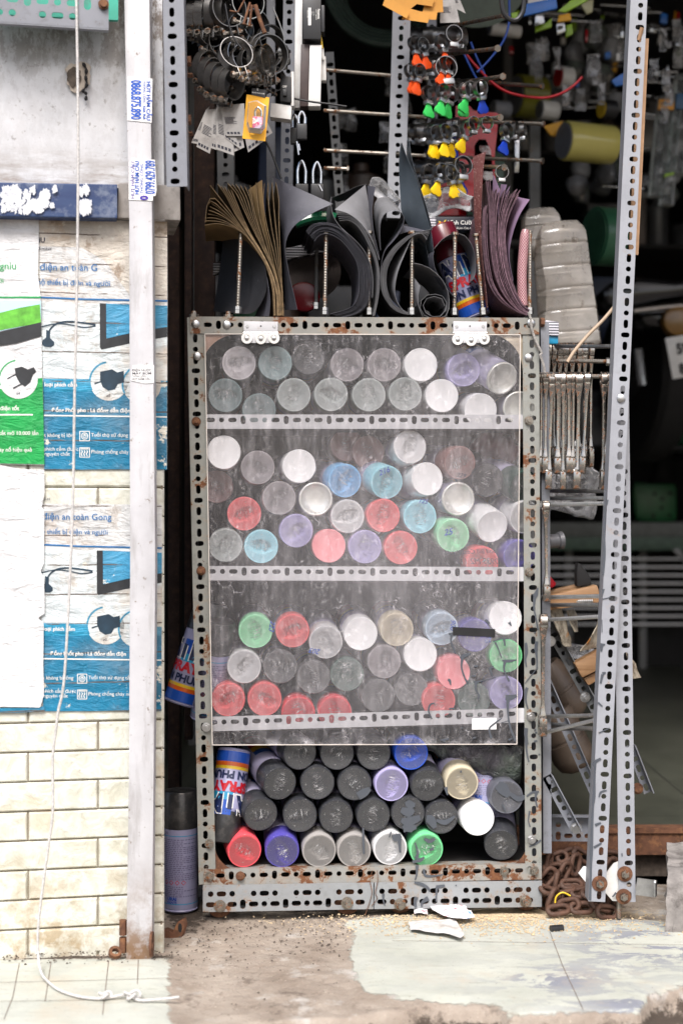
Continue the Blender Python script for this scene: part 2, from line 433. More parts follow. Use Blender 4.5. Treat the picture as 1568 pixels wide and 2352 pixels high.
# ---- ground: one sheet, dirt and worn paving told apart by where the paving lies
from mathutils import noise as mn
g = lambda x, y: G(x, y, .0)
POLY = [[g(-300, 2205), g(120, 2202), g(300, 2200), g(384, 2196), g(386, 2240), g(388, 2300), g(392, 2420), g(-300, 2420)],
        [g(795, 2112), g(1000, 2098), g(1250, 2104), g(1420, 2108), g(1568, 2120), g(1800, 2140), g(1850, 2240), g(1568, 2262), g(1495, 2282), g(1470, 2322), g(1165, 2332), g(1160, 2322), g(1140, 2308), g(985, 2302), g(835, 2275), g(800, 2200), g(812, 2150)]]
def sdist(p, poly):
    d = 9; ins = False; n = len(poly)
    for i in range(n):
        a, c = poly[i], poly[(i + 1) % n]; ex, ey = c.x - a.x, c.y - a.y; t = max(0, min(1, ((p[0] - a.x) * ex + (p[1] - a.y) * ey) / (ex * ex + ey * ey)))
        d = min(d, math.hypot(p[0] - a.x - t * ex, p[1] - a.y - t * ey))
        if (a.y > p[1]) != (c.y > p[1]) and p[0] < ex * (p[1] - a.y) / ey + a.x: ins = not ins
    return d if ins else -d
FR = [g(-300, 2440), g(390, 2425), g(560, 2345), g(800, 2332), g(985, 2308), g(1150, 2320), g(1165, 2334), g(1470, 2324), g(1495, 2286), g(1568, 2266), g(1900, 2240)]
def front(x):
    for a, c in zip(FR, FR[1:]):
        if x <= c.x: return a.y + (c.y - a.y) * (x - a.x) / max(c.x - a.x, 1e-6)
    return FR[-1].y
NX, NY = 320, 190; vs = []; AT = {'paving': [], 'scuff': [], 'sand': [], 'soil_shade': []}
def bell(px_, py_, cx, cy, sx, sy): return math.exp(-((px_ - cx) / sx) ** 2 - ((py_ - cy) / sy) ** 2)
for j in range(NY + 1):
    for i in range(NX + 1):
        x, y = -1.2 + 2.4 * i / NX, -.80 + 1.05 * j / NY; d = y + DC; qx, qy = CX + x * F / d, CY + HC * F / d
        sd = max(sdist((x, y), q_) for q_ in POLY); e = y - front(x) + .008 * mn.noise(V3((x * 25, 0, 7))); v = V3((x, y, 0))
        m = max(0, min(1, .5 + sd / .055))
        z = -.004 + .004 * mn.noise(v * 7) + .0025 * mn.noise(v * 34) if m < 1 else 0; z = z * (1 - m) + .0035 * m
        k = max(0, min(1, .5 - e / .012)); z -= k * (.030 + .012 * mn.noise(v * 22)); m *= 1 - k
        vs.append((x, y, z)); AT['paving'].append(m)
        AT['scuff'].append(min(1, bell(qx, qy, 1500, 2170, 200, 60) + bell(qx, qy, 1270, 2255, 120, 30) + bell(qx, qy, 1460, 2310, 150, 25) + .10))
        AT['sand'].append(min(.9, .75 * bell(qx, qy, 1300, 2098, 260, 26) + .5 * bell(qx, qy, 1050, 2095, 200, 16) + .35 * bell(qx, qy, 640, 2110, 200, 20)))
        AT['soil_shade'].append(min(1, .8 * bell(qx, qy, 430, 2100, 60, 50) + .75 * bell(qx, qy, 180, 2196, 230, 9) + .95 * bell(qx, qy, 800, 2072, 400, 20) + .75 * k + .4 * bell(qx, qy, 360, 2190, 50, 18) + .35 * bell(qx, qy, 1400, 2075, 160, 22)))  # dark soil, with painted shade along the foot of the cabinet skirt
b = MB(); b.add(vs, [(j * (NX + 1) + i, j * (NX + 1) + i + 1, (j + 1) * (NX + 1) + i + 1, (j + 1) * (NX + 1) + i) for j in range(NY) for i in range(NX)])
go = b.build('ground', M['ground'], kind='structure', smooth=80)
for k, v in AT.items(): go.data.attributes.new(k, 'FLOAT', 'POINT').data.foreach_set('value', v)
b = MB(); b.face([(-60, -60, -.06), (60, -60, -.06), (60, 8, -.06), (-60, 8, -.06)])
b.build('road', M['asphalt'], kind='structure')
for pts in (((1262, 2140), (1290, 2215), (1338, 2318)), ((900, 2160), (1200, 2164), (1568, 2170)), ((45, 2212), (30, 2290), (10, 2340)), ((118, 2208), (104, 2300)), ((318, 2203), (316, 2260)), ((0, 2256), (180, 2252), (386, 2246)), ((0, 2300), (200, 2296), (388, 2292)), ((250, 2206), (236, 2330))):
    q_ = [G(x, y, .0046) for x, y in pts]; b = MB()
    for a, c in zip(q_, q_[1:]): w_ = V3((-(c - a).y, (c - a).x, 0)).normalized() * .0006; b.face([a - w_, c - w_, c + w_, a + w_])
    b.build('pavement_joint', M['joint'], kind='structure', smooth=0)
# ---- the raised shop floor, its walls and ceiling
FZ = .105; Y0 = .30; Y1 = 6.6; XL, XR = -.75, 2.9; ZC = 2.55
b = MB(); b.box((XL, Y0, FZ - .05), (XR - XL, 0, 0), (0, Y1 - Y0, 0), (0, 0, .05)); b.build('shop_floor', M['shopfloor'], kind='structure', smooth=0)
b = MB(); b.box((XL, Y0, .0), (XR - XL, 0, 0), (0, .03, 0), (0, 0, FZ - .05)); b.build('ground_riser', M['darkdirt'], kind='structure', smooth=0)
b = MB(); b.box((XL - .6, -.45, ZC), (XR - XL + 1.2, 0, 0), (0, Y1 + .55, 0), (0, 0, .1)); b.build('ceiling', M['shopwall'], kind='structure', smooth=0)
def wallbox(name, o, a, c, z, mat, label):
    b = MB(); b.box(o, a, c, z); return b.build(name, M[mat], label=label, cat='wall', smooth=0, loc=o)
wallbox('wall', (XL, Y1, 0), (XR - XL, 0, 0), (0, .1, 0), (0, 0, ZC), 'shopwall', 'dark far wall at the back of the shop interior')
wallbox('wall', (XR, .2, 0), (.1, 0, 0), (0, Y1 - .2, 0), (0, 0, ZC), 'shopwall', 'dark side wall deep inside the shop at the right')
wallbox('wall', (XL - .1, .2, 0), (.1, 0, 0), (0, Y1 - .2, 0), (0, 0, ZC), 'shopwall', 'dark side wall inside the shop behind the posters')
# steel sill along the step
b = MB(); a0 = P(1180, 1902, .185); b.box((.36, .270, .052), (2.0, 0, 0), (0, .028, 0), (0, 0, .046)); b.box((.36, .264, .0982), (2.0, 0, 0), (0, .034, 0), (0, 0, .011))
b.build('steel_sill', M['rust'], label='long rusty steel sill along the raised shop floor', cat='sill', loc=(.8, .16, 0), smooth=0)
# rough concrete block at the lower right
c0 = P(1487, 1985, .0); b = MB(); A_ = []; B_ = []
for (y, z) in ((-.115, -.012), (-.11, .03), (-.105, .07), (-.095, c0.z - .012), (-.07, c0.z), (.0, c0.z + .004), (.10, c0.z + .006), (.155, c0.z), (.16, -.01)):
    A_.append(V3((c0.x + .01 - (.02 if z < .05 else 0), y, z))); B_.append(V3((c0.x + .5, y, z)))
b.sheet(A_, B_, .004, 44, 34)
o = V3((c0.x, 0, 0))
for i, v in enumerate(b.v):
    f = min(1, max(0, (v.x - c0.x) / .010)); b.v[i] = V3((v.x + (.012 if f < .5 else 0), v.y, v.z if f > .5 else -.01)) + V3(((v.y + .115) / 2.585 * c0.x, 0, 0)) + V3((mn.noise(v * 26), mn.noise(v * 26 + V3((4, 0, 0))), mn.noise(v * 30 + V3((0, 4, 0))))) * .007
M['block'] = simple('pitted_concrete', (.26, .24, .225), .95, 0, .5, 22, 1, 70, dirt=(.07, .06, .055), ds=34, da=.8)
b.build('concrete_block', M['block'], label='rough grey concrete block at the step on the right', cat='concrete block', loc=(c0.x + .2, 0, 0), smooth=60)
# debris strewn on the ground: sawdust and grime
b = MB(); r = random.Random(11)
for i in range(2600):
    x = r.gauss(1130, 190); y = 2100 + abs(r.gauss(0, 22)); p = G(x, y, .005); s = r.uniform(.0006, .0022) * (1 if r.random() < .95 else 1.8)
    if p.x > 1.0: continue
    a = r.uniform(0, PI); u = V3((math.cos(a), math.sin(a), 0)) * s; v = V3((-u.y, u.x, 0)) * r.uniform(.5, 1); p.z = .0045
    b.add([p - u - v, p + u - v, p + u + v, p - u + v, p + V3((0, 0, s * .9))], [(0, 1, 4), (1, 2, 4), (2, 3, 4), (3, 0, 4)])
b.build('sawdust', M['dirt'], kind='stuff', label='pale sawdust scattered on the ground in front of the cabinet and chain', smooth=0)
b = MB()
for i in range(700):
    if i % 3: x = r.uniform(380, 830); y = 2105 + abs(r.gauss(0, 60))
    else: x = r.uniform(0, 420); y = r.gauss(2200, 7)
    p = G(x, y, .002); s = r.uniform(.0006, .0022); a = r.uniform(0, PI); u = V3((math.cos(a), math.sin(a), 0)) * s; v = V3((-u.y, u.x, 0)) * r.uniform(.4, 1)
    p.z = -.002 if i % 3 else .0045
    b.add([p - u - v, p + u - v, p + u + v, p - u + v, p + V3((0, 0, s * 1.0))], [(0, 1, 4), (1, 2, 4), (2, 3, 4), (3, 0, 4)])
b.build('grit', M['darkdirt'], kind='stuff', label='dark grit and crumbs along the foot of the wall', smooth=0)
# ================================================================== LEFT WALL, POSTERS, POST, ROPE
def wall_mats():
    q = N('stained_plaster'); x, y, z = q.xyz()
    c = q.mix(q.step(q.noise(6, 6, .65), .3, .7), (.48, .485, .50), (.68, .68, .695))
    hi = q.step(z, .15, .36)
    d = q.math('MULTIPLY', q.step(q.noise(42, 8, .78, stretch=(1.3, 1, .6), off=3), .47, .55), q.math('MULTIPLY_ADD', hi, 1.0, .10))
    c = q.mix(d, c, (.22, .19, .17))
    c = q.mix(q.math('MULTIPLY', q.step(q.noise(70, 5, .7, off=9), .60, .68), .6), c, (.20, .18, .16))
    low = q.step(z, .075, .0); c = q.mix(q.math('MULTIPLY', low, q.step(q.noise(30, 6, .7, stretch=(.3, 1, 2)), .4, .6)), c, (.28, .24, .21))
    q.set(Base_Color=c, Roughness=.9); q.l(q.bump(q.noise(40, 8, .75), .5, .003), q.b.inputs['Normal']); M['plaster'] = q.mat
    q = N('cream_wall_tile'); x, y, z = q.xyz()
    c = q.mix(q.step(q.noise(34, 5, .6, dist=.6), .34, .62), (.53, .52, .43), (.71, .705, .63)); c = q.mix(q.math('MULTIPLY', q.step(q.noise(90, 6, .75, off=33), .60, .70), .6), c, (.28, .25, .19))
    c = q.mix(q.math('MULTIPLY', q.step(z, .26, .02), q.step(q.noise(20, 7, .72, off=5), .46, .62)), c, (.40, .32, .21))
    c = q.mix(q.math('MULTIPLY', q.step(q.noise(8, 5, .6, off=12), .60, .70), .5), c, (.55, .42, .27))
    q.set(Base_Color=c, Roughness=.32); q.l(q.bump(q.noise(34, 4, .55, dist=.6), .8, .005), q.b.inputs['Normal']); M['tile'] = q.mat
    M['grout'] = simple('dirty_grout', (.17, .135, .095), .95, 0, .4, 60, .4)
    q = N('broken_tile_edge'); q.set(Base_Color=q.mix(q.step(q.noise(35, 6, .7), .4, .6), (.62, .60, .48), (.20, .155, .11)), Roughness=.9)
    q.l(q.bump(q.noise(50, 6), .8, .004), q.b.inputs['Normal']); M['tile_edge'] = q.mat
    def posterm(name, c, white=(.8, .8, .79), stain=.5, tear=.63, tearc=(.70, .67, .58), crease=True):
        q = N(name); x, y, z = q.xyz()
        b = c
        b = q.mix(q.math('MULTIPLY', q.step(q.noise(18, 5, .6), .36, .66), .75), b, tuple(v * .58 for v in c)); b = q.mix(q.math('MULTIPLY', q.step(q.noise(55, 7, .75, off=22), .56, .68), .6), b, tuple(min(v * 1.25 + .08, .85) for v in c))
        s = q.math('MULTIPLY', q.step(q.noise(7, 6, .65, off=2), .50, .68), stain)
        b = q.mix(s, b, (.44, .27, .13))
        b = q.mix(q.math('MULTIPLY', q.step(q.noise(24, 7, .7, off=6), .56, .66), stain * .7), b, (.28, .21, .15))
        t = q.step(q.noise(16, 7, .7, off=15, stretch=(1, 1, 1.2)), tear, tear + .012)
        b = q.mix(t, b, tearc)
        if crease:
            fr = q.math('FRACT', q.math('MULTIPLY_ADD', z, 1 / .0511, .5 + q.mat.get('ph', 0)))
            ln = q.math('LESS_THAN', q.math('ABSOLUTE', q.math('SUBTRACT', q.math('ADD', fr, q.math('MULTIPLY', q.noise(25, 3), .06)), .53)), .02)
            b = q.mix(q.math('MULTIPLY', ln, q.step(q.noise(14, 4, .6, off=4), .42, .5)), b, (.10, .07, .05))
        q.set(Base_Color=b, Roughness=.55); q.l(q.bump(q.noise(26, 6, .65, stretch=(.6, 1, 1.6), dist=.6), .9, .008), q.b.inputs['Normal']); return q.mat
    M['p_white'] = posterm('aged_poster_paper', (.70, .70, .69), stain=.8, tear=.61)
    M['p_stain'] = posterm('badly_stained_paper', (.68, .62, .54), stain=1.3, tear=.66)
    M['p_blue'] = posterm('blue_print', H('#08799f'), stain=.22, tear=.595)
    M['p_blue2'] = posterm('light_blue_print', H('#1f92b8'), stain=.3, tear=.60)
    M['p_green'] = posterm('green_print', H('#04a04a'), stain=.0, tear=.70, tearc=(.8, .8, .8), crease=False)
    M['p_grass'] = simple('green_field_print', H('#63b53a'), .5, 0, .45, 60)
    M['p_sky'] = simple('sky_print', H('#b9dcf2'), .5, 0, .12, 8)
    M['p_scr'] = posterm('screen_print', H('#3f95bd'), stain=.3, tear=.61)
    M['p_pale'] = posterm('pale_print', H('#dde6e8'), stain=.75, tear=.62)
    M['p_dark'] = simple('dark_print', (.022, .024, .028), .5, 0, .4, 60)
    M['p_navy'] = simple('cable_print', (.012, .035, .06), .5, 0, .4, 60)
    M['p_ink'] = simple('blue_ink', H('#1b6aa6'), .6, 0, .25, 60)
    M['p_inkg'] = simple('green_ink', H('#0f9a50'), .6, 0, .1)
    M['p_inkk'] = simple('black_ink', (.03, .03, .05), .6, 0, .2)
    M['p_inkw'] = simple('white_ink', (.8, .79, .75), .6, 0, .1, 50)
    M['p_blank'] = posterm('torn_blank_paper', (.82, .82, .83), stain=.0, tear=.70, tearc=(.66, .66, .72), crease=False)
    M['st_ink'] = simple('sticker_blue', H('#0a50b8'), .5, 0, .1)
    M['st_pur'] = simple('sticker_purple', H('#3a1a9a'), .5, 0, .1)
    q = N('worn_blue_board'); x, y, z = q.xyz()
    c = q.mix(q.step(q.noise(40, 5, .6, stretch=(.1, 1, 1)), .3, .7), H('#1c2f5c'), H('#33496f'))
    c = q.mix(q.math('MULTIPLY', q.step(q.noise(20, 6, .7, off=7), .50, .62), .8), c, (.16, .19, .26))
    q.set(Base_Color=c, Roughness=.6); M['board'] = q.mat
    q = N('peeled_white_letters'); q.set(Base_Color=(.60, .62, .66, 1), Roughness=.6); M['peel'] = q.mat
    M['concrete'] = simple('grey_concrete', (.34, .31, .285), .95, 0, .4, 14, .7, 80, dirt=(.10, .085, .075), ds=22, da=.8)
wall_mats()
# ---- upper plastered wall
ULOC = WAL(140, 430)
b = MB(); a0 = WAL(-260, -160); a1 = WAL(372, -160); z0 = WAL(0, 424).z; z1 = 2.55
nn = 40; pts = []
n_ = WAL.n
for j in range(nn + 1):
    for i in range(nn + 1):
        p = a0.lerp(a1, i / nn); p.z = z0 + (z1 - z0) * j / nn; p -= n_ * (.012 + .003 * mn.noise(p * 7)); pts.append(p)
b.add(pts, [(j * (nn + 1) + i, j * (nn + 1) + i + 1, (j + 1) * (nn + 1) + i + 1, (j + 1) * (nn + 1) + i) for j in range(nn) for i in range(nn)])
a = WAL(-260, -160, -.012); c = WAL(372, -160, -.012); a.z = c.z = z0
b.box(a + n_ * .012, c - a, n_ * .25, V3((0, 0, z1 - z0)))
b.build('plaster_wall', M['plaster'], label='stained pale plaster wall above the blue board on the left', cat='wall', loc=(ULOC.x, ULOC.y, z0), smooth=60)
# the spalled hole in it
hole = thing('wall_hole', 'chipped brown hole broken in the pale plaster wall, behind the cord', 'hole', WAL(172, 180, -.017))
r = random.Random(4); b = MB(); ring = []
for i in range(26):
    a = 2 * PI * i / 26; rr = 1 + r.uniform(-.18, .2) + .25 * math.cos(a - .3); x, y = (680 + 118 * rr * math.cos(a), 680 + 128 * rr * math.sin(a)); ring.append(WAL(*K0(x, y), -.0165))
b.prism(ring, -n_ * .0012); b.build('spalled_plaster', simple('bare_plaster', (.50, .43, .36), .95, 0, .3, 40, .7), hole, smooth=0)
b = MB(); ring = []
for i in range(22):
    a = 2 * PI * i / 22; rr = 1 + r.uniform(-.15, .15); ring.append(WAL(*K0(668 + 62 * rr * math.cos(a), 690 + 90 * rr * math.sin(a)), -.0185))
b.prism(ring, -n_ * .001); b.build('dark_hollow', simple('hollow_dirt', (.12, .095, .075), 1, 0, .6, 60, .9), hole, smooth=0)
b = MB(); b.tube(smooth_pts([WAL(*K0(*q), -.021) for q in ((740, 560), (775, 620), (770, 690), (780, 760), (745, 820), (775, 840), (770, 900))], 4), [.0005 + .003 * abs(math.sin(i * .9)) for i in range(25)], 6)
b.build('dangling_grime', M['blackm'], hole)
# ---- blue board ledge
bd = thing('sign_board', 'worn blue board ledge with peeled white lettering under the plaster wall', 'sign', WAL(140, 498, -.03))
def wbox(b, x0, y0, x1, y1, off, th, skew=0):
    p = [WAL(x0, y0, off), WAL(x1, y0 + skew, off), WAL(x1, y1 + skew, off), WAL(x0, y1, off)]
    b.prism(p, n_ * th); return b
b = MB(); wbox(b, -260, 414, 270, 492, -.034, .034, 9); b.build('board', M['board'], bd, smooth=0, bevel=.002)
b = MB(); r = random.Random(8); bl = []
def blob(x0, x1, y0, y1, n=24):
    b = MB()
    for i in range(n * 3):
        x = r.uniform(x0, x1); y = r.uniform(y0, y1); s = r.uniform(1.5, 6.5); pp = []
        for k in range(14):
            a = 2 * PI * k / 14; rr = s * r.uniform(.35, 1.25); pp.append(WAL(x + rr * math.cos(a), y + 1.6 * rr * math.sin(a), -.0352 - .000008 * len(bl)))
        bl.append(1); b.face(pp)
    b.build('peeled_letter', M['peel'], bd, smooth=0)
blob(4, 48, 430, 484, 40); blob(54, 68, 440, 486, 16); blob(64, 98, 462, 484, 22); blob(92, 112, 436, 470, 18); blob(70, 80, 432, 440, 3); blob(118, 124, 470, 474, 2)
blob(184, 204, 430, 445, 8); blob(186, 208, 462, 486, 22); blob(124, 130, 432, 438, 3)
b = MB(); wbox(b, 272, 420, 414, 500, -.02, .14, 6)
for i, v in enumerate(b.v): b.v[i] = v + V3((mn.noise(v * 40) * .004, mn.noise(v * 37 + V3((3, 0, 0))) * .004, 0))
b.build('concrete_beam_end', M['concrete'], label='broken concrete beam end behind the white post, under the slotted angle', cat='concrete', loc=WAL(340, 500, 0), bevel=.003)
# slotted angle shelf at the very top left, teal plate behind
n0 = WAL.n
b = MB(); A = WAL(-60, 46, -.10); Bq = WAL(250, 66, -.10)
b.perf(A, Bq, (0, 0, 1), n0, .05, .002, rows=[(.0, .027, .0165, 'OLO_'), (.027, .05, .039, 'LOLT')], pitch=.0245, start=.013, k=1.25)
b.box(A + V3((0, 0, -.0025)), Bq - A, n0 * .012, V3((0, 0, .002)))
b.build('slotted_angle', M['angle_grey'], label='wide grey slotted steel angle high on the wall, top left corner', cat='slotted angle', loc=A, smooth=0)
b = MB(); b.box(WAL(-60, 30, -.07), WAL(272, 46, -.07) - WAL(-60, 30, -.07), n0 * .01, V3((0, 0, .25))); b.build('teal_plate', simple('teal_paint', H('#2f9d86'), .5, 0, .2, 20, dirt=(.1, .13, .1), ds=30, da=.5), label='teal painted plate behind the wide slotted angle, top left', cat='plate', loc=WAL(100, 40, -.07), smooth=0)
b = MB(); bo = WAL(*K0(930, 40), -.102); b.lathe(bo, -n0, [(0, .009), (.002, .009), (.002, .006), (.007, .006)], 12); b.build('bolt', M['rust'], label='rusty bolt at the end of the wide slotted angle, top left', cat='bolt', loc=bo)
# ---- tiled wall
TW = thing('tiled_wall', 'cream tiled wall on the left with a broken right edge', 'wall', (WAL(190, 2180).x, WAL(190, 2180).y, 0))
b = MB(); a = WAL(-300, 2000, .004); c = WAL(372, 2000, .004); a.z = c.z = -.02; zt = WAL(0, 500).z
b.box(a, c - a, n_ * .20, V3((0, 0, zt + .02))); b.build('wall_core', M['grout'], TW, smooth=0)
SCL = (2.46) / F
ph = 67.7 * SCL; tw = 317 * SCL; gap = .0017
zrow = WAL(150, 1659).z; xj = WAL(65, 1659); u_ = WAL.u
tile = MB(); edge = MB()
smin = (WAL(-300, 1659) - xj).dot(u_); smax = (WAL(362, 1659) - xj).dot(u_); send = (WAL(379, 1659) - xj).dot(u_)
rr_ = random.Random(5)
k = -9
for k in range(-9, 18):
    zt0 = zrow - k * -ph if False else zrow + k * ph
    if zt0 - ph > zt or zt0 < -.01 or zt0 > zt + .01: continue
    ztop = min(zt0, zt); zb = max(zt0 - ph, 0.0)
    s0 = -tw * 3 + (0 if k % 2 else tw * .5)
    for j in range(9):
        q0, q1 = s0 + j * tw, s0 + (j + 1) * tw
        q0 = max(q0, smin); q1 = min(q1, send)
        if q1 - q0 < .01: continue
        o = xj + u_ * (q0 + gap / 2); o.z = zb + gap / 2
        o -= n_ * rr_.uniform(-.0006, .0006)
        wd = u_ * (q1 - q0 - gap); hg = V3((0, 0, ztop - zb - gap)); bv = .0032
        vs = [o + n_ * .004, o + wd + n_ * .004, o + wd + hg + n_ * .004, o + hg + n_ * .004]
        e1 = wd.normalized() * bv; e2 = V3((0, 0, bv))
        vs += [o + e1 + e2 - n_ * .0008, o + wd - e1 + e2 - n_ * .0008, o + wd + hg - e1 - e2 - n_ * .0008, o + hg + e1 - e2 - n_ * .0008]
        tile.add(vs, [(4, 5, 6, 7), (0, 1, 5, 4), (1, 2, 6, 5), (2, 3, 7, 6), (3, 0, 4, 7)])
tile.build('tile_face', M['tile'], TW, smooth=0)
zz = 0.0; pr = []
while zz < zt:
    pr.append(zz); zz += .012
A_ = []; B_ = []
e = MB(); base = WAL(378, 1659, .0)
for z in pr:
    o = base + u_ * (-.003 + .003 * mn.noise(V3((z * 40, 0, 0)))); o.z = z; A_.append(o); q = base + n_ * .12 + u_ * (-.006); q.z = z; B_.append(q)
e.sheet(A_, B_, .003, 60, 5, sm=1); e.build('broken_edge', M['tile_edge'], TW, smooth=50)

# ---- posters
def wpoly(b, pts, off, th=.0006, mp=K5, m=0):
    p = [WAL(*mp(*q), off) for q in pts]; n = len(p); nrm = V3((0, 0, 0))
    for i in range(n): nrm += p[i].cross(p[(i + 1) % n])
    if nrm.dot(n_) > 0: p = p[::-1]
    b.face(p, m); return b
def wtext(b, s, x, y, h, off, mp=K5, bold=0, shear=0, m=0, sx=1.0, slope=0.0):
    k = h / .727
    b.text(s, lambda tx, ty: WAL(*mp(x + tx * k * sx, y - ty * k + tx * k * sx * slope), off), m, bold, shear)
def disc(cx, cy, rx, ry, n=40, a0=0, a1=2 * PI): return [(cx + rx * math.cos(a0 + (a1 - a0) * i / n), cy + ry * math.sin(a0 + (a1 - a0) * i / n)) for i in range(n + (0 if a1 - a0 > 6.2 else 1))]
def ringpoly(b, cx, cy, r0, r1, off, mp, n=36):
    for i in range(n):
        a, c = 2 * PI * i / n, 2 * PI * (i + 1) / n
        wpoly(b, [(cx + r0 * math.cos(a), cy + r0 * math.sin(a)), (cx + r1 * math.cos(a), cy + r1 * math.sin(a)), (cx + r1 * math.cos(c), cy + r1 * math.sin(c)), (cx + r0 * math.cos(c), cy + r0 * math.sin(c))], off, mp=mp)
def strip(b, pts, wd, off, mp):
    for i in range(len(pts) - 1):
        (x0, y0), (x1, y1) = pts[i], pts[i + 1]; L = math.hypot(x1 - x0, y1 - y0) or 1; nx, ny = -(y1 - y0) / L * wd / 2, (x1 - x0) / L * wd / 2
        wpoly(b, [(x0 + nx, y0 + ny), (x1 + nx, y1 + ny), (x1 - nx, y1 - ny), (x0 - nx, y0 - ny)], off, mp=mp)
def curve2(pts, n=8): return [(p.x, p.y) for p in smooth_pts([V3((x, y, 0)) for x, y in pts], n)]
def blue_poster(label, mp, stained, second):
    t = thing('poster', label, 'poster', WAL(*mp(900, 2310), -.002))
    z = .0025
    b = MB(); wpoly(b, [(320 if second else 332, 470 if second else 165), (1432, 480 if second else 180), (1434, 880), (1430, 2302), (375, 2312), (345, 800)], -z, mp=mp)
    b.build('sheet', M['p_white'], t, smooth=0)
    if stained:
        b = MB(); wpoly(b, [(332, 166), (1100, 180), (1432, 182), (1432, 855), (1100, 800), (900, 520), (700, 405), (345, 395)], -z - .0004, mp=mp); b.build('stained_patch', M['p_stain'], t, smooth=0)
    b = MB(); wpoly(b, [(352, 1215), (1430, 1260), (1430, 1545), (370, 1520)], -z - .0006, mp=mp); wpoly(b, [(352, 870), (1430, 905), (1430, 1259), (352, 1214)], -z - .0006, mp=mp); b.build('pale_picture', M['p_pale'], t, smooth=0)
    b = MB(); wpoly(b, [(372, 1528), (1432, 1546), (1430, 1640), (372, 1640)], -z - .0008, mp=mp); b.build('light_blue_band', M['p_blue2'], t, smooth=0)
    b = MB(); wpoly(b, [(372, 1640), (1430, 1640), (1428, 2306), (380, 2308)], -z - .0008, mp=mp); b.build('blue_block', M['p_blue'], t, smooth=0)
    b = MB(); strip(b, [(348, 832), (700, 848), (1432, 864)], 14, -z - .0009, mp); b.build('blue_line', M['p_ink'], t, smooth=0)
    b = MB(); wpoly(b, [(855, 884), (1432, 905), (1432, 1170), (1110, 1228), (870, 1280), (857, 1260)], -z - .001, mp=mp); b.build('screen_frame', M['p_dark'], t, smooth=0)
    b = MB(); wpoly(b, [(910, 886), (1432, 905), (1432, 1085), (1110, 1140), (912, 1185)], -z - .0014, mp=mp); b.build('screen_picture', M['p_scr'], t, smooth=0)
    b = MB()
    strip(b, curve2([(358, 1085), (440, 1065), (520, 1058), (620, 1070), (720, 1090), (820, 1078)]), 11, -z - .0011, mp)
    strip(b, curve2([(820, 1068), (720, 1052), (600, 1040), (510, 1050), (450, 1085), (415, 1140), (412, 1180)]), 15, -z - .0012, mp)
    wpoly(b, [(398, 1110), (432, 1125), (430, 1180), (466, 1215), (466, 1240), (440, 1258), (385, 1255), (362, 1238), (365, 1200), (396, 1180)], -z - .0013, mp=mp)
    b.build('cable_picture', M['p_navy'], t, smooth=0)
    b = MB(); ringpoly(b, 935, 1552, 0, 165, -z - .0012, mp); ringpoly(b, 1215, 1580, 0, 165, -z - .0012, mp); b.build('round_panel', M['p_pale'], t, smooth=0)
    b = MB()
    for c0, cy0 in ((935, 1552), (1215, 1580)):
        b = MB(); pp = disc(c0, cy0, 165, 165, 30, PI * .85, PI * 1.45); strip(b, pp, 16, -z - .0014, mp); b.build('round_rim', M['p_blue2'], t, smooth=0)
    b = MB(); wpoly(b, [(858, 1470), (960, 1448), (1005, 1475), (1060, 1462), (1064, 1560), (1010, 1575), (985, 1620), (930, 1632), (880, 1600), (858, 1540)], -z - .0016, mp=mp)
    strip(b, [(880, 1548), (810, 1572)], 12, -z - .0016, mp); strip(b, [(940, 1552), (880, 1585)], 14, -z - .0017, mp)
    b.build('plug_picture', M['p_navy'], t, smooth=0)
    b = MB()
    sl = .025
    if second:
        wtext(b, 'điện an toàn Gong', 372, 610, 58, -z - .0016, mp, .006, slope=.01)
        wtext(b, 'hộ thiết bị điện và người', 332, 738, 44, -z - .0016, mp, .006, slope=.008)
    else:
        wtext(b, 'điện an toàn G', 342, 600, 58, -z - .0016, mp, .006, slope=.012)
        wtext(b, 'hộ thiết bị điện và người', 322, 722, 44, -z - .0016, mp, .006, slope=sl * .9)
    b.build('blue_lettering', M['p_ink'], t, smooth=0)
    b = MB(); wtext(b, 'IU' if not second else 'U', 334 if not second else 352, 362 if not second else 360, 42, -z - .0016, mp, .03); wtext(b, 'Socket', 330, 428 if not second else 440, 30, -z - .0016, mp, 0, .2)
    wtext(b, 'ø5', 912, 1684, 24, -z - .0017, mp)
    b.build('black_lettering', M['p_inkk'], t, smooth=0)
    b = MB()
    for (s, x, y, h, bo) in (('loại phích cắm', 382, 1594, 34, .02), ('Đồng Phốt pho : Lá đồng dẫn điện', 443, 1812, 34, .02), ('tiết không bị lỏng', 330, 2026, 32, 0), ('Tuổi thọ sử dụng tắt mở', 780, 2024, 32, 0), ('phích cắm được', 378, 2144, 32, 0), ('nguyên chất', 382, 2186, 32, 0), ('Phòng chống cháy nổ', 780, 2168, 32, 0)):
        wtext(b, s, x, y, h, -z - .0016, mp, bo, slope=.008)
    strip(b, [(378, 1843), (1430, 1856)], 11, -z - .0014, mp)
    b.build('white_lettering', M['p_inkw'], t, smooth=0)
    b = MB()
    for cy0 in (2020, 2160):
        q = [(685, cy0 - 40), (768, cy0 - 40), (768, cy0 + 40), (685, cy0 + 40), (685, cy0 - 40)]; strip(b, q, 6, -z - .0015, mp)
    ringpoly(b, 726, 2020, 24, 30, -z - .0015, mp, 20); ringpoly(b, 726, 2020, 11, 16, -z - .0015, mp, 14); strip(b, [(726, 2000), (726, 2022)], 6, -z - .0018, mp)
    for x in (700, 722, 744): strip(b, curve2([(x + 6, 2190), (x - 4, 2172), (x + 8, 2156), (x, 2142)], 3), 8, -z - .0015, mp)
    strip(b, [(694, 2130), (760, 2130)], 7, -z - .0015, mp)
    b.build('white_icons', M['p_inkw'], t, smooth=0)
    return t
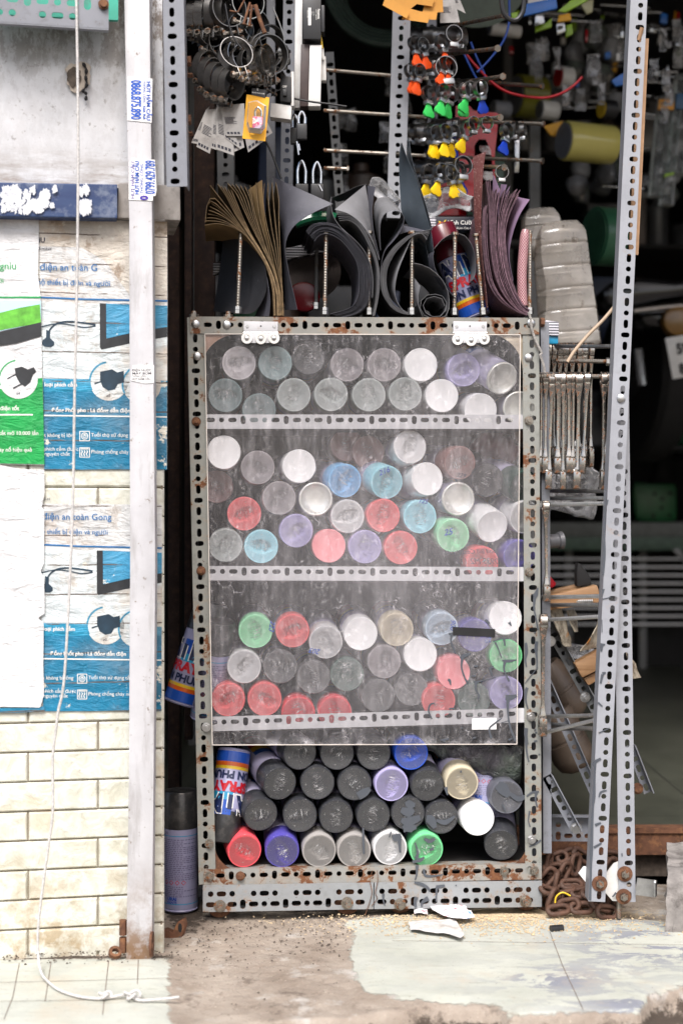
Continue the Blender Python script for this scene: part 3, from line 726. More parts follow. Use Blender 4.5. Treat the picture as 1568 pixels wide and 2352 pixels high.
blue_poster('blue and white printed poster with brown water stains above, beside the green poster', K5, True, False)
def K6m(x, y):
    return K6b(x * .965 + 4, (y - 577) / 1.0346 + 455)
K6b = mapper(0, 1850, 2.1386)
blue_poster('lower blue and white poster with torn white flakes, beside the blank torn paper', K6m, False, True)
# green poster
t = thing('poster', 'green and white poster at the left edge with a black two pin plug', 'poster', WAL(40, 1070, -.006)); z = .0065; mp = K5
b = MB(); wpoly(b, [(-400, 140), (335, 165), (333, 400), (328, 640), (350, 825), (362, 1500), (382, 2268), (-400, 2250)], -z, mp=mp); b.build('sheet', M['p_blank'], t, smooth=0)
b = MB(); wpoly(b, [(-400, 830), (350, 824), (350, 840), (-400, 838)], -z - .0008, mp=mp); wtext(b, 'gniu', 0, 592, 64, -z - .0012, mp, .004); wtext(b, 'ời', -8, 708, 38, -z - .0012, mp, .004); b.build('green_lettering', M['p_inkg'], t, smooth=0)
b = MB(); wpoly(b, [(-400, 858), (352, 862), (355, 1052), (-400, 1200)], -z - .0008, mp=mp); b.build('sky_picture', M['p_sky'], t, smooth=0)
b = MB(); wpoly(b, [(-400, 1010), (0, 965), (180, 920), (345, 892), (354, 1050), (-400, 1190)], -z - .0011, mp=mp); b.build('grass_picture', M['p_grass'], t, smooth=0)
b = MB(); wpoly(b, [(-400, 1180), (0, 1128), (355, 1045), (357, 1165), (150, 1225), (60, 1240), (-400, 1300)], -z - .0014, mp=mp); b.build('laptop_picture', M['p_dark'], t, smooth=0)
b = MB(); wpoly(b, [(-400, 1618), (0, 1618), (330, 1525), (366, 1523), (382, 2262), (-400, 2245)], -z - .0008, mp=mp); b.build('green_block', M['p_green'], t, smooth=0)
b = MB(); ringpoly(b, 160, 1534, 0, 166, -z - .0013, mp); b.build('round_panel', M['p_blank'], t, smooth=0)
b = MB(); strip(b, disc(160, 1534, 163, 163, 24, PI * .9, PI * 1.45), 12, -z - .0016, mp); b.build('round_rim', M['p_inkg'], t, smooth=0)
b = MB(); wpoly(b, [(127, 1440), (190, 1425), (240, 1450), (292, 1430), (314, 1470), (285, 1495), (262, 1560), (215, 1598), (170, 1565), (140, 1510)], -z - .0018, mp=mp)
strip(b, [(140, 1492), (95, 1512), (65, 1530)], 11, -z - .0019, mp); strip(b, [(200, 1570), (150, 1592), (116, 1613)], 12, -z - .0019, mp); b.build('plug_picture', M['p_dark'], t, smooth=0)
b = MB(); wtext(b, 'ø4', 143, 1664, 22, -z - .0019, mp); b.build('black_lettering', M['p_inkk'], t, smooth=0)
b = MB()
for (s, x, y, h, bo) in (('điện tốt', 4, 1798, 34, .02), ('tắt mở 10.000 lần', -4, 2010, 33, .008), ('áy nổ hiệu quả', -2, 2152, 33, .008)): wtext(b, s, x, y, h, -z - .0012, mp, bo)
wpoly(b, [(-400, 1831), (284, 1831), (284, 1843), (-400, 1843)], -z - .0012, mp=mp)
b.build('white_lettering', M['p_inkw'], t, smooth=0)
# blank torn paper
mp = K6b; pts = [(-400, 20), (0, 22), (200, 60), (382, 62), (380, 110), (384, 260), (360, 380), (382, 420), (378, 860), (350, 930), (380, 1010), (384, 1290), (330, 1330), (376, 1380), (372, 1740), (378, 1990), (345, 2096), (200, 2092), (-400, 2085)]
b = MB(); wpoly(b, pts, -.0075, mp=mp); wpoly(b, pts, -.0068, mp=mp)
b.build('blank_paper', M['p_blank'], label='blank white torn paper pasted at the left edge over the lower poster', cat='paper', loc=WAL(40, 1620, -.007), smooth=0)
b = MB(); wpoly(b, [(-400, 2098), (200, 2100), (384, 2085), (384, 2128), (130, 2140), (-400, 2132)], -.0058, mp=mp); b.build('paper_strip', M['p_blue'], label='narrow blue paper strip under the blank torn paper', cat='paper', loc=WAL(40, 1634, -.006), smooth=0)
# ---- white post with its stickers
t = thing('white_post', 'tall white painted steel post in front of the tiled wall', 'post', G(320, 2200, 0))
n2 = V3((0, 1, 0)); pf = -.262
b = MB(); L = [P(284, -60, pf), P(343, -60, pf), P(350, 500, pf), P(357, 1300, pf), P(353, 1800, pf), P(349, 2198, pf)]
Rr = [P(284, -60, pf), P(297, 500, pf), P(299, 1300, pf), P(296, 1800, pf), P(290, 2198, pf)]
for p in (L[-1], Rr[-1]): p.z = -.004
b.prism(Rr + L[1:][::-1], (0, .03, 0)); b.build('post_shaft', M['whitepaint'], t, bevel=.0015)
b = MB(); o = P(346, 2168, pf - .002); b.lathe(o, (1, 0, 0), [(0, .021), (.004, .021)], 20); b.lathe(o + V3((.0, -.012, .0)), (1, 0, 0), [(-.001, .006), (.006, .006)], 10); b.build('rusty_lug', M['rust'], t)
b = MB(); o = P(283, 2130, pf + .01)
for dz in (0, -.03): b.lathe(o + V3((0, 0, dz)), (0, 0, 1), [(-.013, .0065), (.013, .0065)], 12)
b.build('hinge_knuckle', M['rust'], t)
def sticker(label, pts, mp, items, inkm, wm='paper'):
    s = thing('sticker', label, 'sticker', P(*mp(*pts[2]), pf - .001))
    b = MB(); p = [P(*mp(*q), pf - .0012) for q in pts]; b.prism(p, (0, .0006, 0)); b.build('label_paper', M[wm], s, smooth=0)
    by = {}
    for (txt, x, y, h, rot, ln, bo, mk) in items:
        b = by.setdefault(mk, MB()); k = h / .727; g = glyphs(txt, bo, 0, 'LEFT'); wd = max(v[0] for v in g[0]) * k; sx = ln / wd
        if rot < 0: fn = lambda tx, ty, x=x, y=y, k=k, sx=sx: P(*mp(x + ty * k, y + tx * k * sx), pf - .0018)
        elif rot > 0: fn = lambda tx, ty, x=x, y=y, k=k, sx=sx: P(*mp(x - ty * k, y - tx * k * sx), pf - .0018)
        else: fn = lambda tx, ty, x=x, y=y, k=k, sx=sx: P(*mp(x + tx * k * sx, y - ty * k), pf - .0018)
        b.text(txt, fn, 0, bo)
    for mk, b in by.items(): b.build('lettering', M[mk], s, smooth=0)
sticker('upper white sticker with blue phone number on the white post', [(1145, 685), (1368, 705), (1360, 1100), (1142, 1078)], K0,
        [('0868.875.890', 1178, 718, 90, -1, 352, .03, 'st_ink'), ('THÔNG CỐNG', 1284, 725, 22, -1, 200, 0, 'st_ink'), ('Giá Rẻ', 1284, 945, 22, -1, 125, .03, 'st_ink'), ('HÚT HẦM CẦU', 1316, 728, 34, -1, 350, .03, 'st_ink')], 'st_ink')
sticker('lower white sticker with blue phone number read upwards on the white post', [(1182, 1415), (1390, 1432), (1405, 1700), (1394, 1755), (1372, 1756), (1370, 1800), (1155, 1790), (1158, 1450), (1182, 1450)], K0,
        [('HÚT HẦM CẦU', 1246, 1742, 36, 1, 300, .03, 'st_ink'), ('THÔNG CỐNG', 1282, 1735, 24, 1, 270, 0, 'st_ink'), ('0799.429.789', 1388, 1738, 88, 1, 300, .02, 'st_ink'), ('HÚT HẦM CẦU', 1205, 1780, 30, 1, 330, 0, 'st_pur'), ('0', 1325, 1792, 70, 1, 40, .05, 'st_pur')], 'st_ink')
sticker('small half scraped white sticker with faint lettering, midway down the white post', [(1135, 1415), (1320, 1412), (1318, 1565), (1240, 1570), (1122, 1545)], K5,
        [('ĐIỆN NƯỚC', 1132, 1465, 20, 0, 165, .01, 'p_inkk'), ('MÁY BƠM', 1132, 1492, 20, 0, 165, .01, 'p_inkk'), ('THÔNG CỐNG', 1132, 1514, 14, 0, 120, 0, 'p_inkk'), ('HÚT HẦM CẦU', 1130, 1540, 18, 0, 160, .01, 'p_inkk')], 'p_inkk')
# narrow concrete wall edge to the right of the post
b = MB(); p = [P(343, -60, -.22), P(372, -60, -.22), P(377, 430, -.22), P(378, 505, -.22), P(345, 505, -.22)]; b.prism(p, (0, .03, 0)); b.build('wall_edge', M['concrete'] if False else M['plaster'], label='narrow pale wall edge between the white post and the slotted angle', cat='wall', loc=p[3], smooth=0)
# slotted angle hanging next to it
b = MB(); A = P(428, 428, -.31); Bq = P(418, -80, -.31); b.perf(A, Bq, (-1, 0, 0), (0, 1, 0), .033, .002, pitch=.0203, start=.009, rows=[(0, .033, .0185, 'TOLO')])
b.box(A, Bq - A, V3((.002, 0, 0)), V3((0, .035, 0))); b.build('slotted_angle', M['angle_grey'], label='grey slotted angle hanging vertically right of the white post', cat='slotted angle', loc=A, smooth=0)
# ---- rope
M['rope'] = simple('white_cord', (.60, .58, .56), .9, 0, .3, 260, .9, 500)
b = MB(); pts = [P(172, -80, -.33), P(176, 0, -.33), P(180, 300, -.33), P(178, 600, -.33), P(172, 900, -.33), P(168, 1150, -.33), P(160, 1350, -.33), P(148, 1560, -.33)]
for x, y in ((425, 80), (410, 200), (385, 420), (385, 800), (350, 1080), (300, 1450), (278, 1680), (280, 1860)): pts.append(P(*K7(x, y), -.33))
pts += [G(*K7(300, 1975), .012), G(*K7(345, 2040), .008), G(*K7(430, 2105), .008), G(*K7(560, 2150), .008), G(*K7(700, 2168), .008), G(*K7(800, 2160), .008), G(*K7(930, 2140), .010), G(*K7(1010, 2180), .008), G(*K7(1180, 2172), .008), G(*K7(1300, 2158), .008)]
sp = smooth_pts(pts, 10)
b.tube(sp, .0023, 8)
def knot(c, s=.011):
    q = []
    for i in range(40):
        a = 2 * PI * i / 40; q.append(c + V3(((math.sin(a) + 2 * math.sin(2 * a)) * s * .33, (math.cos(a) - 2 * math.cos(2 * a)) * s * .33, -math.sin(3 * a) * s * .25 + .002)))
    b.tube(q, .0021, 7, closed=True)
knot(G(*K7(765, 2150), .010)); knot(G(*K7(960, 2150), .011), .014)
b.build('cord', M['rope'], label='thin white braided cord hanging down the tiled wall and trailing knotted on the pavement', cat='cord', loc=G(*K7(300, 1975), .004), smooth=80)
# ================================================================== CABINET
n_ = CAB.n; u_ = CAB.u; UP = V3((0, 0, 1)); DEP = .245
cb = thing('display_cabinet', 'grey rusty slotted angle cabinet on castors with a hinged clear door, full of spray cans', 'cabinet', V3((.046, 0, 0)))
def strip_part(name, a, c, wdir, width, mat, parent, off=0, pat='LOLT', start=.0105, hc=.45, flange=None, fside=0, th=.002, rows=None, pitch=.0203, k=1.0):
    A, Bq = CAB(*a, off), CAB(*c, off); b = MB()
    b.perf(A, Bq, wdir, n_, width, th, rows=rows or [(0, width, width * hc, pat)], pitch=pitch, start=start, k=k, hm=1)
    if flange:
        t = (Bq - A); W = (V3(wdir) - t.normalized() * V3(wdir).dot(t.normalized())).normalized()
        o = A if fside == 0 else A + W * (width - th)
        b.box(o + n_ * th, t, n_ * flange, W * th)
    return b.build(name, [M[mat], M['rail' if mat == 'rail' else 'rust']], parent, smooth=0)
# posts, front and rear
strip_part('post', (457, 2032), (430, 729), u_, .0318, 'angle', cb, pat='LOLT', start=.012, flange=.032)
strip_part('post', (1243, 2020), (1237, 731), -u_, .0318, 'angle', cb, pat='LOLT', start=.012, flange=.032)
for x0, x1, sgn in ((462, 438, 1), (1238, 1232, -1)):
    A = CAB(x0, 2015, 0) + n_ * (DEP - .002); Bq = CAB(x1, 735, 0) + n_ * (DEP - .002)
    b = MB(); b.perf(A, Bq, u_ * sgn, n_, .0318, .002); b.box(A, Bq - A, -n_ * .032, u_ * sgn * .002); b.build('post', M['angle_dark'], cb, smooth=0)
strip_part('top_rail', (437, 766), (1237, 768), UP, .0318, 'angle_top', cb, off=-.0025, pat='OLTL', start=.0125, flange=.035, fside=1, hc=.52)
strip_part('bottom_rail', (468, 2034), (1243, 2020), UP, .030, 'angle_rusty', cb, off=-.0025, pat='OLTL', start=.011, flange=.03, fside=1, hc=.6)
for (xa, ya, xb, yb) in ((472, 985, 1203, 985), (474, 1333, 1204, 1335), (478, 1680, 1208, 1659)):
    strip_part('shelf_rail', (xa, ya), (xb, yb), UP, .0272, 'rail', cb, off=.0035, pat='LOLT', start=.010, hc=.62, flange=.0, fside=0)
for (sa, sb, w0) in (((466, 2095), (857, 2088), .0500), ((859, 2088), (1243, 2083), .0500)):
    strip_part('skirt_board', sa, sb, UP, w0, 'skirt', cb, off=-.006, rows=[(0, .024, .0135, 'LOLT'), (.024, w0, .0335, 'OLO_')], pitch=.0201, start=.0145, k=1.12, flange=.03, fside=0)
# side, back, top and shelf panels
b = MB(); A = CAB(436, 760, .034); p = [CAB(462, 2020, .034), CAB(436, 740, .034)]; q = [v + n_ * (DEP - .068) for v in p]
b.prism([p[0], p[1], q[1], q[0]], u_ * .002); b.build('side_panel', M['blackm'], cb, smooth=0)
p = [CAB(1237, 2018, .034), CAB(1232, 1300, .034)]; q = [v + n_ * (DEP - .068) for v in p]
b = MB(); b.prism([p[0], p[1], q[1], q[0]], -u_ * .002); b.build('side_panel', M['angle_grey'], cb, smooth=0)
b = MB(); p = [CAB(*c, 0) + n_ * (DEP - .006) for c in ((440, 745), (1236, 747), (1241, 2015), (462, 2025))]; b.prism(p, n_ * .002); b.build('back_panel', M['blackm'], cb, smooth=0)
sh = simple('dark_shelf_board', (.055, .05, .048), .8, 0, .4, 12)
for (l, r_, o0) in (((474, 985), (1203, 985), .008), ((476, 1334), (1204, 1336), .008), ((480, 1681), (1208, 1660), .008), ((470, 2003), (1238, 1996), .002)):
    A, Bq = CAB(*l, o0), CAB(*r_, o0); b = MB(); b.box(A, Bq - A, n_ * (DEP - .02), UP * -.002); b.build('shelf', sh, cb, smooth=0)
A, Bq = CAB(440, 729, .04), CAB(1234, 730, .04); b = MB(); b.box(A + UP * -.003, Bq - A, n_ * (DEP - .05), UP * .002); b.build('top_board', sh, cb, smooth=0)
# corner gussets
def gusset(pts, mat):
    b = MB(); b.prism([CAB(*q, .0035) for q in pts], n_ * .0015); b.build('corner_plate', M[mat] if isinstance(mat, str) else mat, cb, smooth=0)
def arc(cx, cy, r, a0, a1, n=12): return [(cx + r * math.cos(R(a0 + (a1 - a0) * i / n)), cy + r * math.sin(R(a0 + (a1 - a0) * i / n))) for i in range(n + 1)]
gusset([(490, 1935)] + arc(555, 1938, 62, 180, 92) + [(560, 2006), (488, 2006)], 'rust')
gusset([(1215, 1935)] + arc(1148, 1932, 62, 0, 88) + [(1140, 2000), (1215, 2000)], 'rust')
cream = simple('cream_plate', (.55, .47, .36), .6, 0, .25, 20, dirt=(.3, .2, .1), ds=18, da=.5)
gusset([(466, 860)] + arc(545, 850, 82, 180, 268) + [(548, 762), (464, 762)], simple('reddish_plate', (.42, .26, .19), .7, 0, .3, 24))
gusset([(1203, 855)] + arc(1115, 850, 84, 0, -88) + [(1115, 764), (1203, 764)], cream)
# the clear door with its hinges
def acrylic():
    q = N('dusty_scratched_glare_acrylic'); x, y, z = q.xyz()
    tr = q.n('BsdfTransparent'); tr.inputs[0].default_value = (.97, .965, .975, 1)
    q.set(Base_Color=(.84, .80, .84, 1), Roughness=.3)
    haze = q.math('MULTIPLY_ADD', q.step(q.noise(5, 4, .6), .25, .75), .035, .018)
    vert = q.math('MULTIPLY', q.step(q.noise(60, 4, .65, stretch=(1, 1, .13), off=3), .46, .74), .07)
    fine = q.math('MULTIPLY', q.step(q.noise(150, 5, .75, off=8, stretch=(1, 1, .45)), .54, .76), .20)
    smear = q.math('MULTIPLY', q.step(q.noise(9, 6, .7, off=12, stretch=(1, 1, .5)), .5, .72), .07)
    glare = q.math('MULTIPLY', q.math('MULTIPLY', q.step(q.math('ABSOLUTE', q.math('SUBTRACT', z, .66)), .36, .05), q.step(q.math('ABSOLUTE', q.math('SUBTRACT', x, .06)), .38, .0)), q.math('MULTIPLY_ADD', q.noise(6, 5, .65, off=70), .17, .0))  # milky glare over the middle shelves, painted into the door colour
    f = q.math('ADD', q.math('ADD', q.math('ADD', haze, glare), vert), q.math('ADD', fine, smear))
    for sc, th, sd in ((26, .0035, 0), (60, .005, 4)):      # hair scratches
        m = q.n('Mapping'); q.l(q.co, m.inputs[0]); m.inputs['Location'].default_value = (sd, 0, sd * .7); m.inputs['Rotation'].default_value = (0, .5 + sd * .3, 0)
        nz = q.n('TexNoise'); q.l(m.outputs[0], nz.inputs['Vector']); nz.inputs['Scale'].default_value = sc; nz.inputs['Detail'].default_value = 2
        ln = q.math('LESS_THAN', q.math('ABSOLUTE', q.math('SUBTRACT', nz.outputs[0], .5)), th)
        f = q.math('ADD', f, q.math('MULTIPLY', q.math('MULTIPLY', ln, q.step(q.noise(18, 3, .5, off=sd + 30), .52, .62)), .22))
    low = q.math('MULTIPLY', q.math('MULTIPLY', q.step(z, .345, .325), q.step(q.noise(30, 4, .6, off=50), .5, .65)), .3)
    f = q.math('MINIMUM', q.math('ADD', f, low), 1.0)
    df = q.n('BsdfDiffuse'); q.l(q.mix(f, (0.0, 0.0, 0.0), (1.0, .96, 1.0)), df.inputs[0]); mx = q.n('AddShader'); q.l(tr.outputs[0], mx.inputs[0]); q.l(df.outputs[0], mx.inputs[1])
    gl = q.n('BsdfGlossy'); gl.inputs['Roughness'].default_value = .05
    m2 = q.n('MixShader'); fr = q.n('Fresnel'); fr.inputs[0].default_value = 1.3; q.l(fr.outputs[0], m2.inputs[0]); q.l(mx.outputs[0], m2.inputs[1]); q.l(gl.outputs[0], m2.inputs[2])
    q.l(m2.outputs[0], q.out.inputs[0]); return q.mat
M['acrylic'] = acrylic()
M['acr_edge'] = simple('acrylic_edge', (.72, .66, .60), .3, 0, .2, 40)
DOFF = -.0085
c4 = [(470, 766), (1195, 768), (1187, 1710), (487, 1712)]
p = [CAB(*q, DOFF) for q in c4]
b = MB(); b.face(p[::-1]); door = b.build('door_panel', M['acrylic'], cb, smooth=0)
b = MB()
for i in range(4):
    a, c = p[i], p[(i + 1) % 4]; ins = (p[0] + p[2]) / 2; t = (c - a).normalized(); w_ = t.cross(n_).normalized()
    if w_.dot(ins - a) < 0: w_ = -w_
    b.box(a - n_ * .0006, c - a, w_ * .0014, n_ * .003)
b.build('door_edge', M['acr_edge'], door, smooth=0)
M['drip'] = simple('grey_paint_drips', (.075, .084, .10), .35, 0, .12)
def attach(ob, to):
    ob.data.transform(to.matrix_world.inverted() @ Matrix.Translation(ob.location)); ob.location = (0, 0, 0); ob.parent = to
def drips(name, parent, items, mp, off, pl=CAB, attach_to=None):
    k = 0
    for pts in items:
        k += 1; b = MB()
        if len(pts[0]) == 2: pts = [(x, y, 9) for x, y in pts]
        sp = smooth_pts([V3(q) for q in pts], 5); L = []; Rr = []
        for i, q in enumerate(sp):
            d = sp[min(i + 1, len(sp) - 1)] - sp[max(i - 1, 0)]; d.z = 0; d.normalize() if d.length else None
            nx, ny = -d.y * q.z / 2, d.x * q.z / 2
            L.append(pl(*mp(q.x + nx, q.y + ny), off - .00004 * k)); Rr.append(pl(*mp(q.x - nx, q.y - ny), off - .00004 * k))
        for i in range(len(L) - 1): b.add([L[i], L[i + 1], Rr[i + 1], Rr[i]], [(0, 1, 2, 3)])
        ob = b.build(name, M['drip'], parent if not attach_to else None, smooth=0)
        if attach_to: attach(ob, attach_to)
KD = mapper(1400, 2280, 1.96)
drips('paint_drip', door, [
    [(770, 500, 6), (800, 505, 26), (840, 510, 8)], [(795, 505, 22), (790, 560, 14), (812, 620, 14), (825, 655, 12)],
    [(860, 690, 20), (900, 670, 30), (945, 658, 12)], [(880, 690, 24), (872, 760, 14), (895, 840, 14), (925, 895, 18)],
    [(765, 860, 20), (780, 870, 22), (788, 905, 8)], [(660, 1045, 10), (625, 1060, 16), (615, 1110, 12), (640, 1170, 12)], [(775, 1090, 14), (815, 1085, 14)],
    [(1120, 560, 8), (1180, 540, 12), (1245, 540, 6)], [(1135, 565, 16), (1160, 620, 10), (1185, 690, 10)], [(1205, 540, 18), (1212, 595, 12)],
    [(1190, 710, 10), (1240, 715, 26), (1305, 705, 6)], [(1215, 715, 26), (1205, 780, 14), (1245, 875, 14)], [(1085, 775, 14), (1125, 760, 16)], [(1095, 775, 16), (1115, 835, 10)],
    [(970, 885, 20), (1020, 872, 12), (1140, 845, 4)], [(985, 885, 22), (985, 940, 12), (1010, 985, 10), (1000, 1010, 14)],
    [(1215, 1000, 40), (1260, 1000, 40), (1305, 985, 20)], [(1235, 1010, 30), (1235, 1110, 16), (1250, 1220, 16), (1295, 1345, 18)],
    [(1190, 1160, 8), (1130, 1205, 14), (1090, 1245, 14), (1105, 1320, 18)], [(1180, 1200, 6), (1250, 1180, 8)],
    [(710, 1335, 14), (770, 1325, 14)], [(735, 1330, 20), (735, 1352, 14)], [(970, 755, 14), (1000, 755, 14)], [(950, 832, 12), (985, 830, 14)], [(960, 1320, 14), (985, 1312, 10)], [(870, 1245, 12), (880, 1235, 10)], [(1240, 1335, 16), (1270, 1320, 12)],
    [(1060, 390, 20), (1090, 420, 16)], [(1245, 410, 26), (1262, 440, 8)]], KD, DOFF - .0012)
b = MB(); q = [CAB(*KD(*c), DOFF - .0013) for c in ((803, 446), (1136, 464), (1132, 528), (803, 512))]; b.prism(q, n_ * .0004); b.build('black_tape', M['black'], door, smooth=0)
b = MB(); q = [CAB(*KD(*c), DOFF - .0013) for c in ((955, 1165), (1145, 1160), (1145, 1250), (953, 1252))]; b.prism(q, n_ * .0004); b.build('white_label', M['paper'], door, smooth=0)
KN = mapper(1400, 1230, 1.96)
b = MB()
def mirror_text(s, x1, y, h, sl):
    k = h / .727; b.text(s, lambda tx, ty: CAB(*KN(x1 - tx * k, y - ty * k + tx * k * sl), DOFF + .0006), 0, 0, .25)
mirror_text('and Bill Coat Yander', 1140, 1925, 36, .03); mirror_text('0935 M2 116', 1170, 2010, 46, .0)
b.build('handwriting', M['p_inkk'], door, smooth=0)
def hinge(x0, y0, x1, ws):
    h = None
    b = MB(); q = [CAB(*c, -.0045) for c in ((x0, y0), (x1, y0 + 1), (x1, y0 + 25), (x0, y0 + 25))]; b.prism(q, -n_ * .0015)
    b2 = [CAB(*c, DOFF - .0016) for c in ((x0 + 3, y0 + 28), (x1 - 2, y0 + 28), (x1 - 2, y0 + 50), (x0 + 3, y0 + 50))]
    h = b.build('hinge', M['rail'], cb, bevel=.0004)
    b = MB(); b.prism(b2, -n_ * .0014); b.build('lower_leaf', M['rail'], h, bevel=.0004)
    b = MB(); b.tube([CAB(x0 - 1, y0 + 27, -.0065), CAB(x1 + 1, y0 + 27, -.0065)], .0027, 10); b.build('knuckle', M['zinc'], h)
    for (x, y) in ws:
        b = MB(); o = CAB(x, y, DOFF - .003); b.lathe(o, -n_, [(0, .0108), (.0022, .0108), (.0028, .0102), (.0028, .006), (.0018, .0055), (.0018, .0001)], 20, cap1=False); wz = b.build('washer', M['white'], h)
        b = MB(); b.lathe(o - n_ * .0016, -n_, [(0, .0042), (.0022, .0040), (.003, .0025)], 12); b.build('screw', M['zinc'], wz)
    for sx in (x0 + 8, x1 - 8):
        b = MB(); b.lathe(CAB(sx, y0 + 12, -.006), -n_, [(0, .0032), (.0014, .0024)], 10); b.build('screw', M['zinc'], h)
    b = MB(); b.lathe(CAB((x0 + x1) / 2, y0 + 11, -.0061), -n_, [(0, .0016), (.0002, .0016)], 10); b.build('screw_hole', M['black'], h)
hinge(560, 738, 638, ((567, 777), (599, 778), (629, 777)))
hinge(1040, 738, 1117, ((1050, 780), (1081, 782), (1111, 779)))
# bolts and nuts
def bolt(x, y, off, kind='dome', mat='zinc', parent=cb, pl=CAB, s=1.0):
    o = pl(x, y, off); b = MB(); nn = -pl.n
    if kind == 'dome': b.lathe(o, nn, [(0, .0078 * s), (.0015, .0076 * s), (.003, .0055 * s), (.0034, .001)], 18)
    elif kind == 'nut': b.lathe(o, nn, [(0, .0088 * s), (.001, .0088 * s)], 16); b.lathe(o, nn, [(.001, .0075 * s), (.0065, .0072 * s)], 6); b.lathe(o, nn, [(.0065, .0042 * s), (.010, .0038 * s)], 10)
    elif kind == 'stud': b.lathe(o, nn, [(0, .0115 * s), (.0012, .0115 * s)], 18); b.lathe(o, nn, [(.0012, .0088 * s), (.0075, .0085 * s)], 6); b.lathe(o, nn, [(.0075, .0052 * s), (.019, .005 * s)], 12)
    elif kind == 'disc': b.lathe(o, nn, [(0, .0145 * s), (.0014, .0143 * s)], 20); b.lathe(o, nn, [(.0014, .0075 * s), (.007, .0072 * s)], 6); b.lathe(o, nn, [(.007, .0045 * s), (.013, .004 * s)], 10)
    return b.build('bolt', M[mat], parent, smooth=40)
for x, y in ((449, 744), (521, 746), (1219, 742)): bolt(x, y, -.003)
for x, y in ((453, 818), (1213, 822)): bolt(x, y, -.0005)
for x, y, m in ((451, 968, 'rust'), (462, 1311, 'rust'), (1213, 966, 'zinc_rusty'), (1214, 1314, 'zinc_rusty'), (474, 1670, 'zinc'), (1218, 1646, 'zinc'), (481, 1938, 'zinc_rusty'), (1220, 1928, 'zinc')): bolt(x, y, -.0005, 'nut', m)
for x, y, m in ((481, 2012, 'zinc_rusty'), (552, 2012, 'rust'), (1157, 2001, 'zinc_rusty'), (1226, 2000, 'zinc_rusty')): bolt(x, y, -.003, 'nut', m)
for x, y in ((505, 2081), (797, 2074), (918, 2077), (1206, 2070)): bolt(x, y, -.0065, 'stud', 'zinc_rusty')
for x, y in ((797, 2074), (505, 2081), (918, 2077), (1206, 2070)):
    o = CAB(x, y, .022); o.z = .0255; b = MB(); b.lathe(o, n_, [(-.0085, .010), (-.0085, .0245), (-.007, .0255), (.007, .0255), (.0085, .0245), (.0085, .010)], 28); b.build('castor_wheel', M['rust'], cb, smooth=40)
# paint drips down the right post, rails and skirt
KX = mapper(1400, 2280, 1.96)
drips('paint_drip', cb, [
    [(1470, 140, 10), (1455, 190, 34), (1440, 210, 40)], [(1445, 210, 24), (1440, 300, 14), (1455, 380, 12), (1470, 470, 10)], [(1440, 490, 10), (1455, 492, 10)],
    [(1375, 570, 20), (1380, 640, 26), (1372, 700, 14), (1380, 760, 12)], [(1460, 560, 26), (1455, 620, 24), (1462, 700, 12), (1462, 780, 10)], [(1440, 620, 10), (1470, 625, 14)],
    [(1370, 930, 26), (1392, 940, 26)], [(1378, 940, 24), (1375, 1020, 14), (1392, 1090, 10)], [(1470, 760, 6), (1400, 850, 7), (1368, 890, 5)],
    [(1378, 1240, 30), (1376, 1300, 26), (1390, 1370, 14)], [(1440, 1345, 12), (1465, 1340, 10)], [(1440, 1255, 12), (1455, 1250, 8)]], KX, -.0012)
KY = mapper(1400, 2900, 1.889)
drips('paint_drip', cb, [[(1330, 30, 16), (1328, 110, 22), (1332, 200, 14), (1348, 280, 10)], [(1332, 540, 12), (1375, 510, 16), (1425, 505, 14)], [(1405, 515, 22), (1398, 560, 12), (1412, 620, 12)], [(1355, 650, 14), (1345, 720, 8), (1358, 770, 10)], [(1440, 870, 14), (1400, 900, 12), (1350, 920, 8)], [(1395, 60, 12), (1410, 55, 12)], [(1390, 125, 16), (1408, 120, 10)], [(1420, 225, 12), (1435, 222, 8)]], KY, -.0012)
drips('paint_drip', cb, [[(505, 1060, 26), (502, 1130, 14), (490, 1170, 10)], [(556, 1090, 14), (570, 1140, 20), (650, 1140, 12), (700, 1130, 8)]], KY, -.0038)
drips('paint_drip', cb, [[(485, 1190, 18), (540, 1205, 26), (590, 1235, 18), (600, 1260, 10)], [(650, 1225, 24), (715, 1215, 18)], [(655, 1225, 20), (650, 1290, 12), (650, 1335, 10)], [(250, 1275, 22), (250, 1320, 12), (262, 1365, 8)], [(500, 1300, 30), (490, 1340, 22), (496, 1378, 18)], [(590, 1310, 40), (545, 1340, 20), (540, 1375, 12)], [(795, 1215, 12), (803, 1208, 6)]], KY, -.0078)
# bits of wire hanging from the bottom rail
b = MB(); b.tube(smooth_pts([CAB(*KY(*q), -.009) for q in ((168, 1100), (150, 1180), (165, 1260), (150, 1330), (112, 1440))], 4), .0007, 5); b.build('wire', M['rust'], cb)
b = MB(); b.tube(smooth_pts([CAB(*KY(*q), -.009) for q in ((205, 1100), (208, 1180), (190, 1270), (205, 1310), (160, 1370))], 4), .0007, 5); b.build('wire', M['rust'], cb)
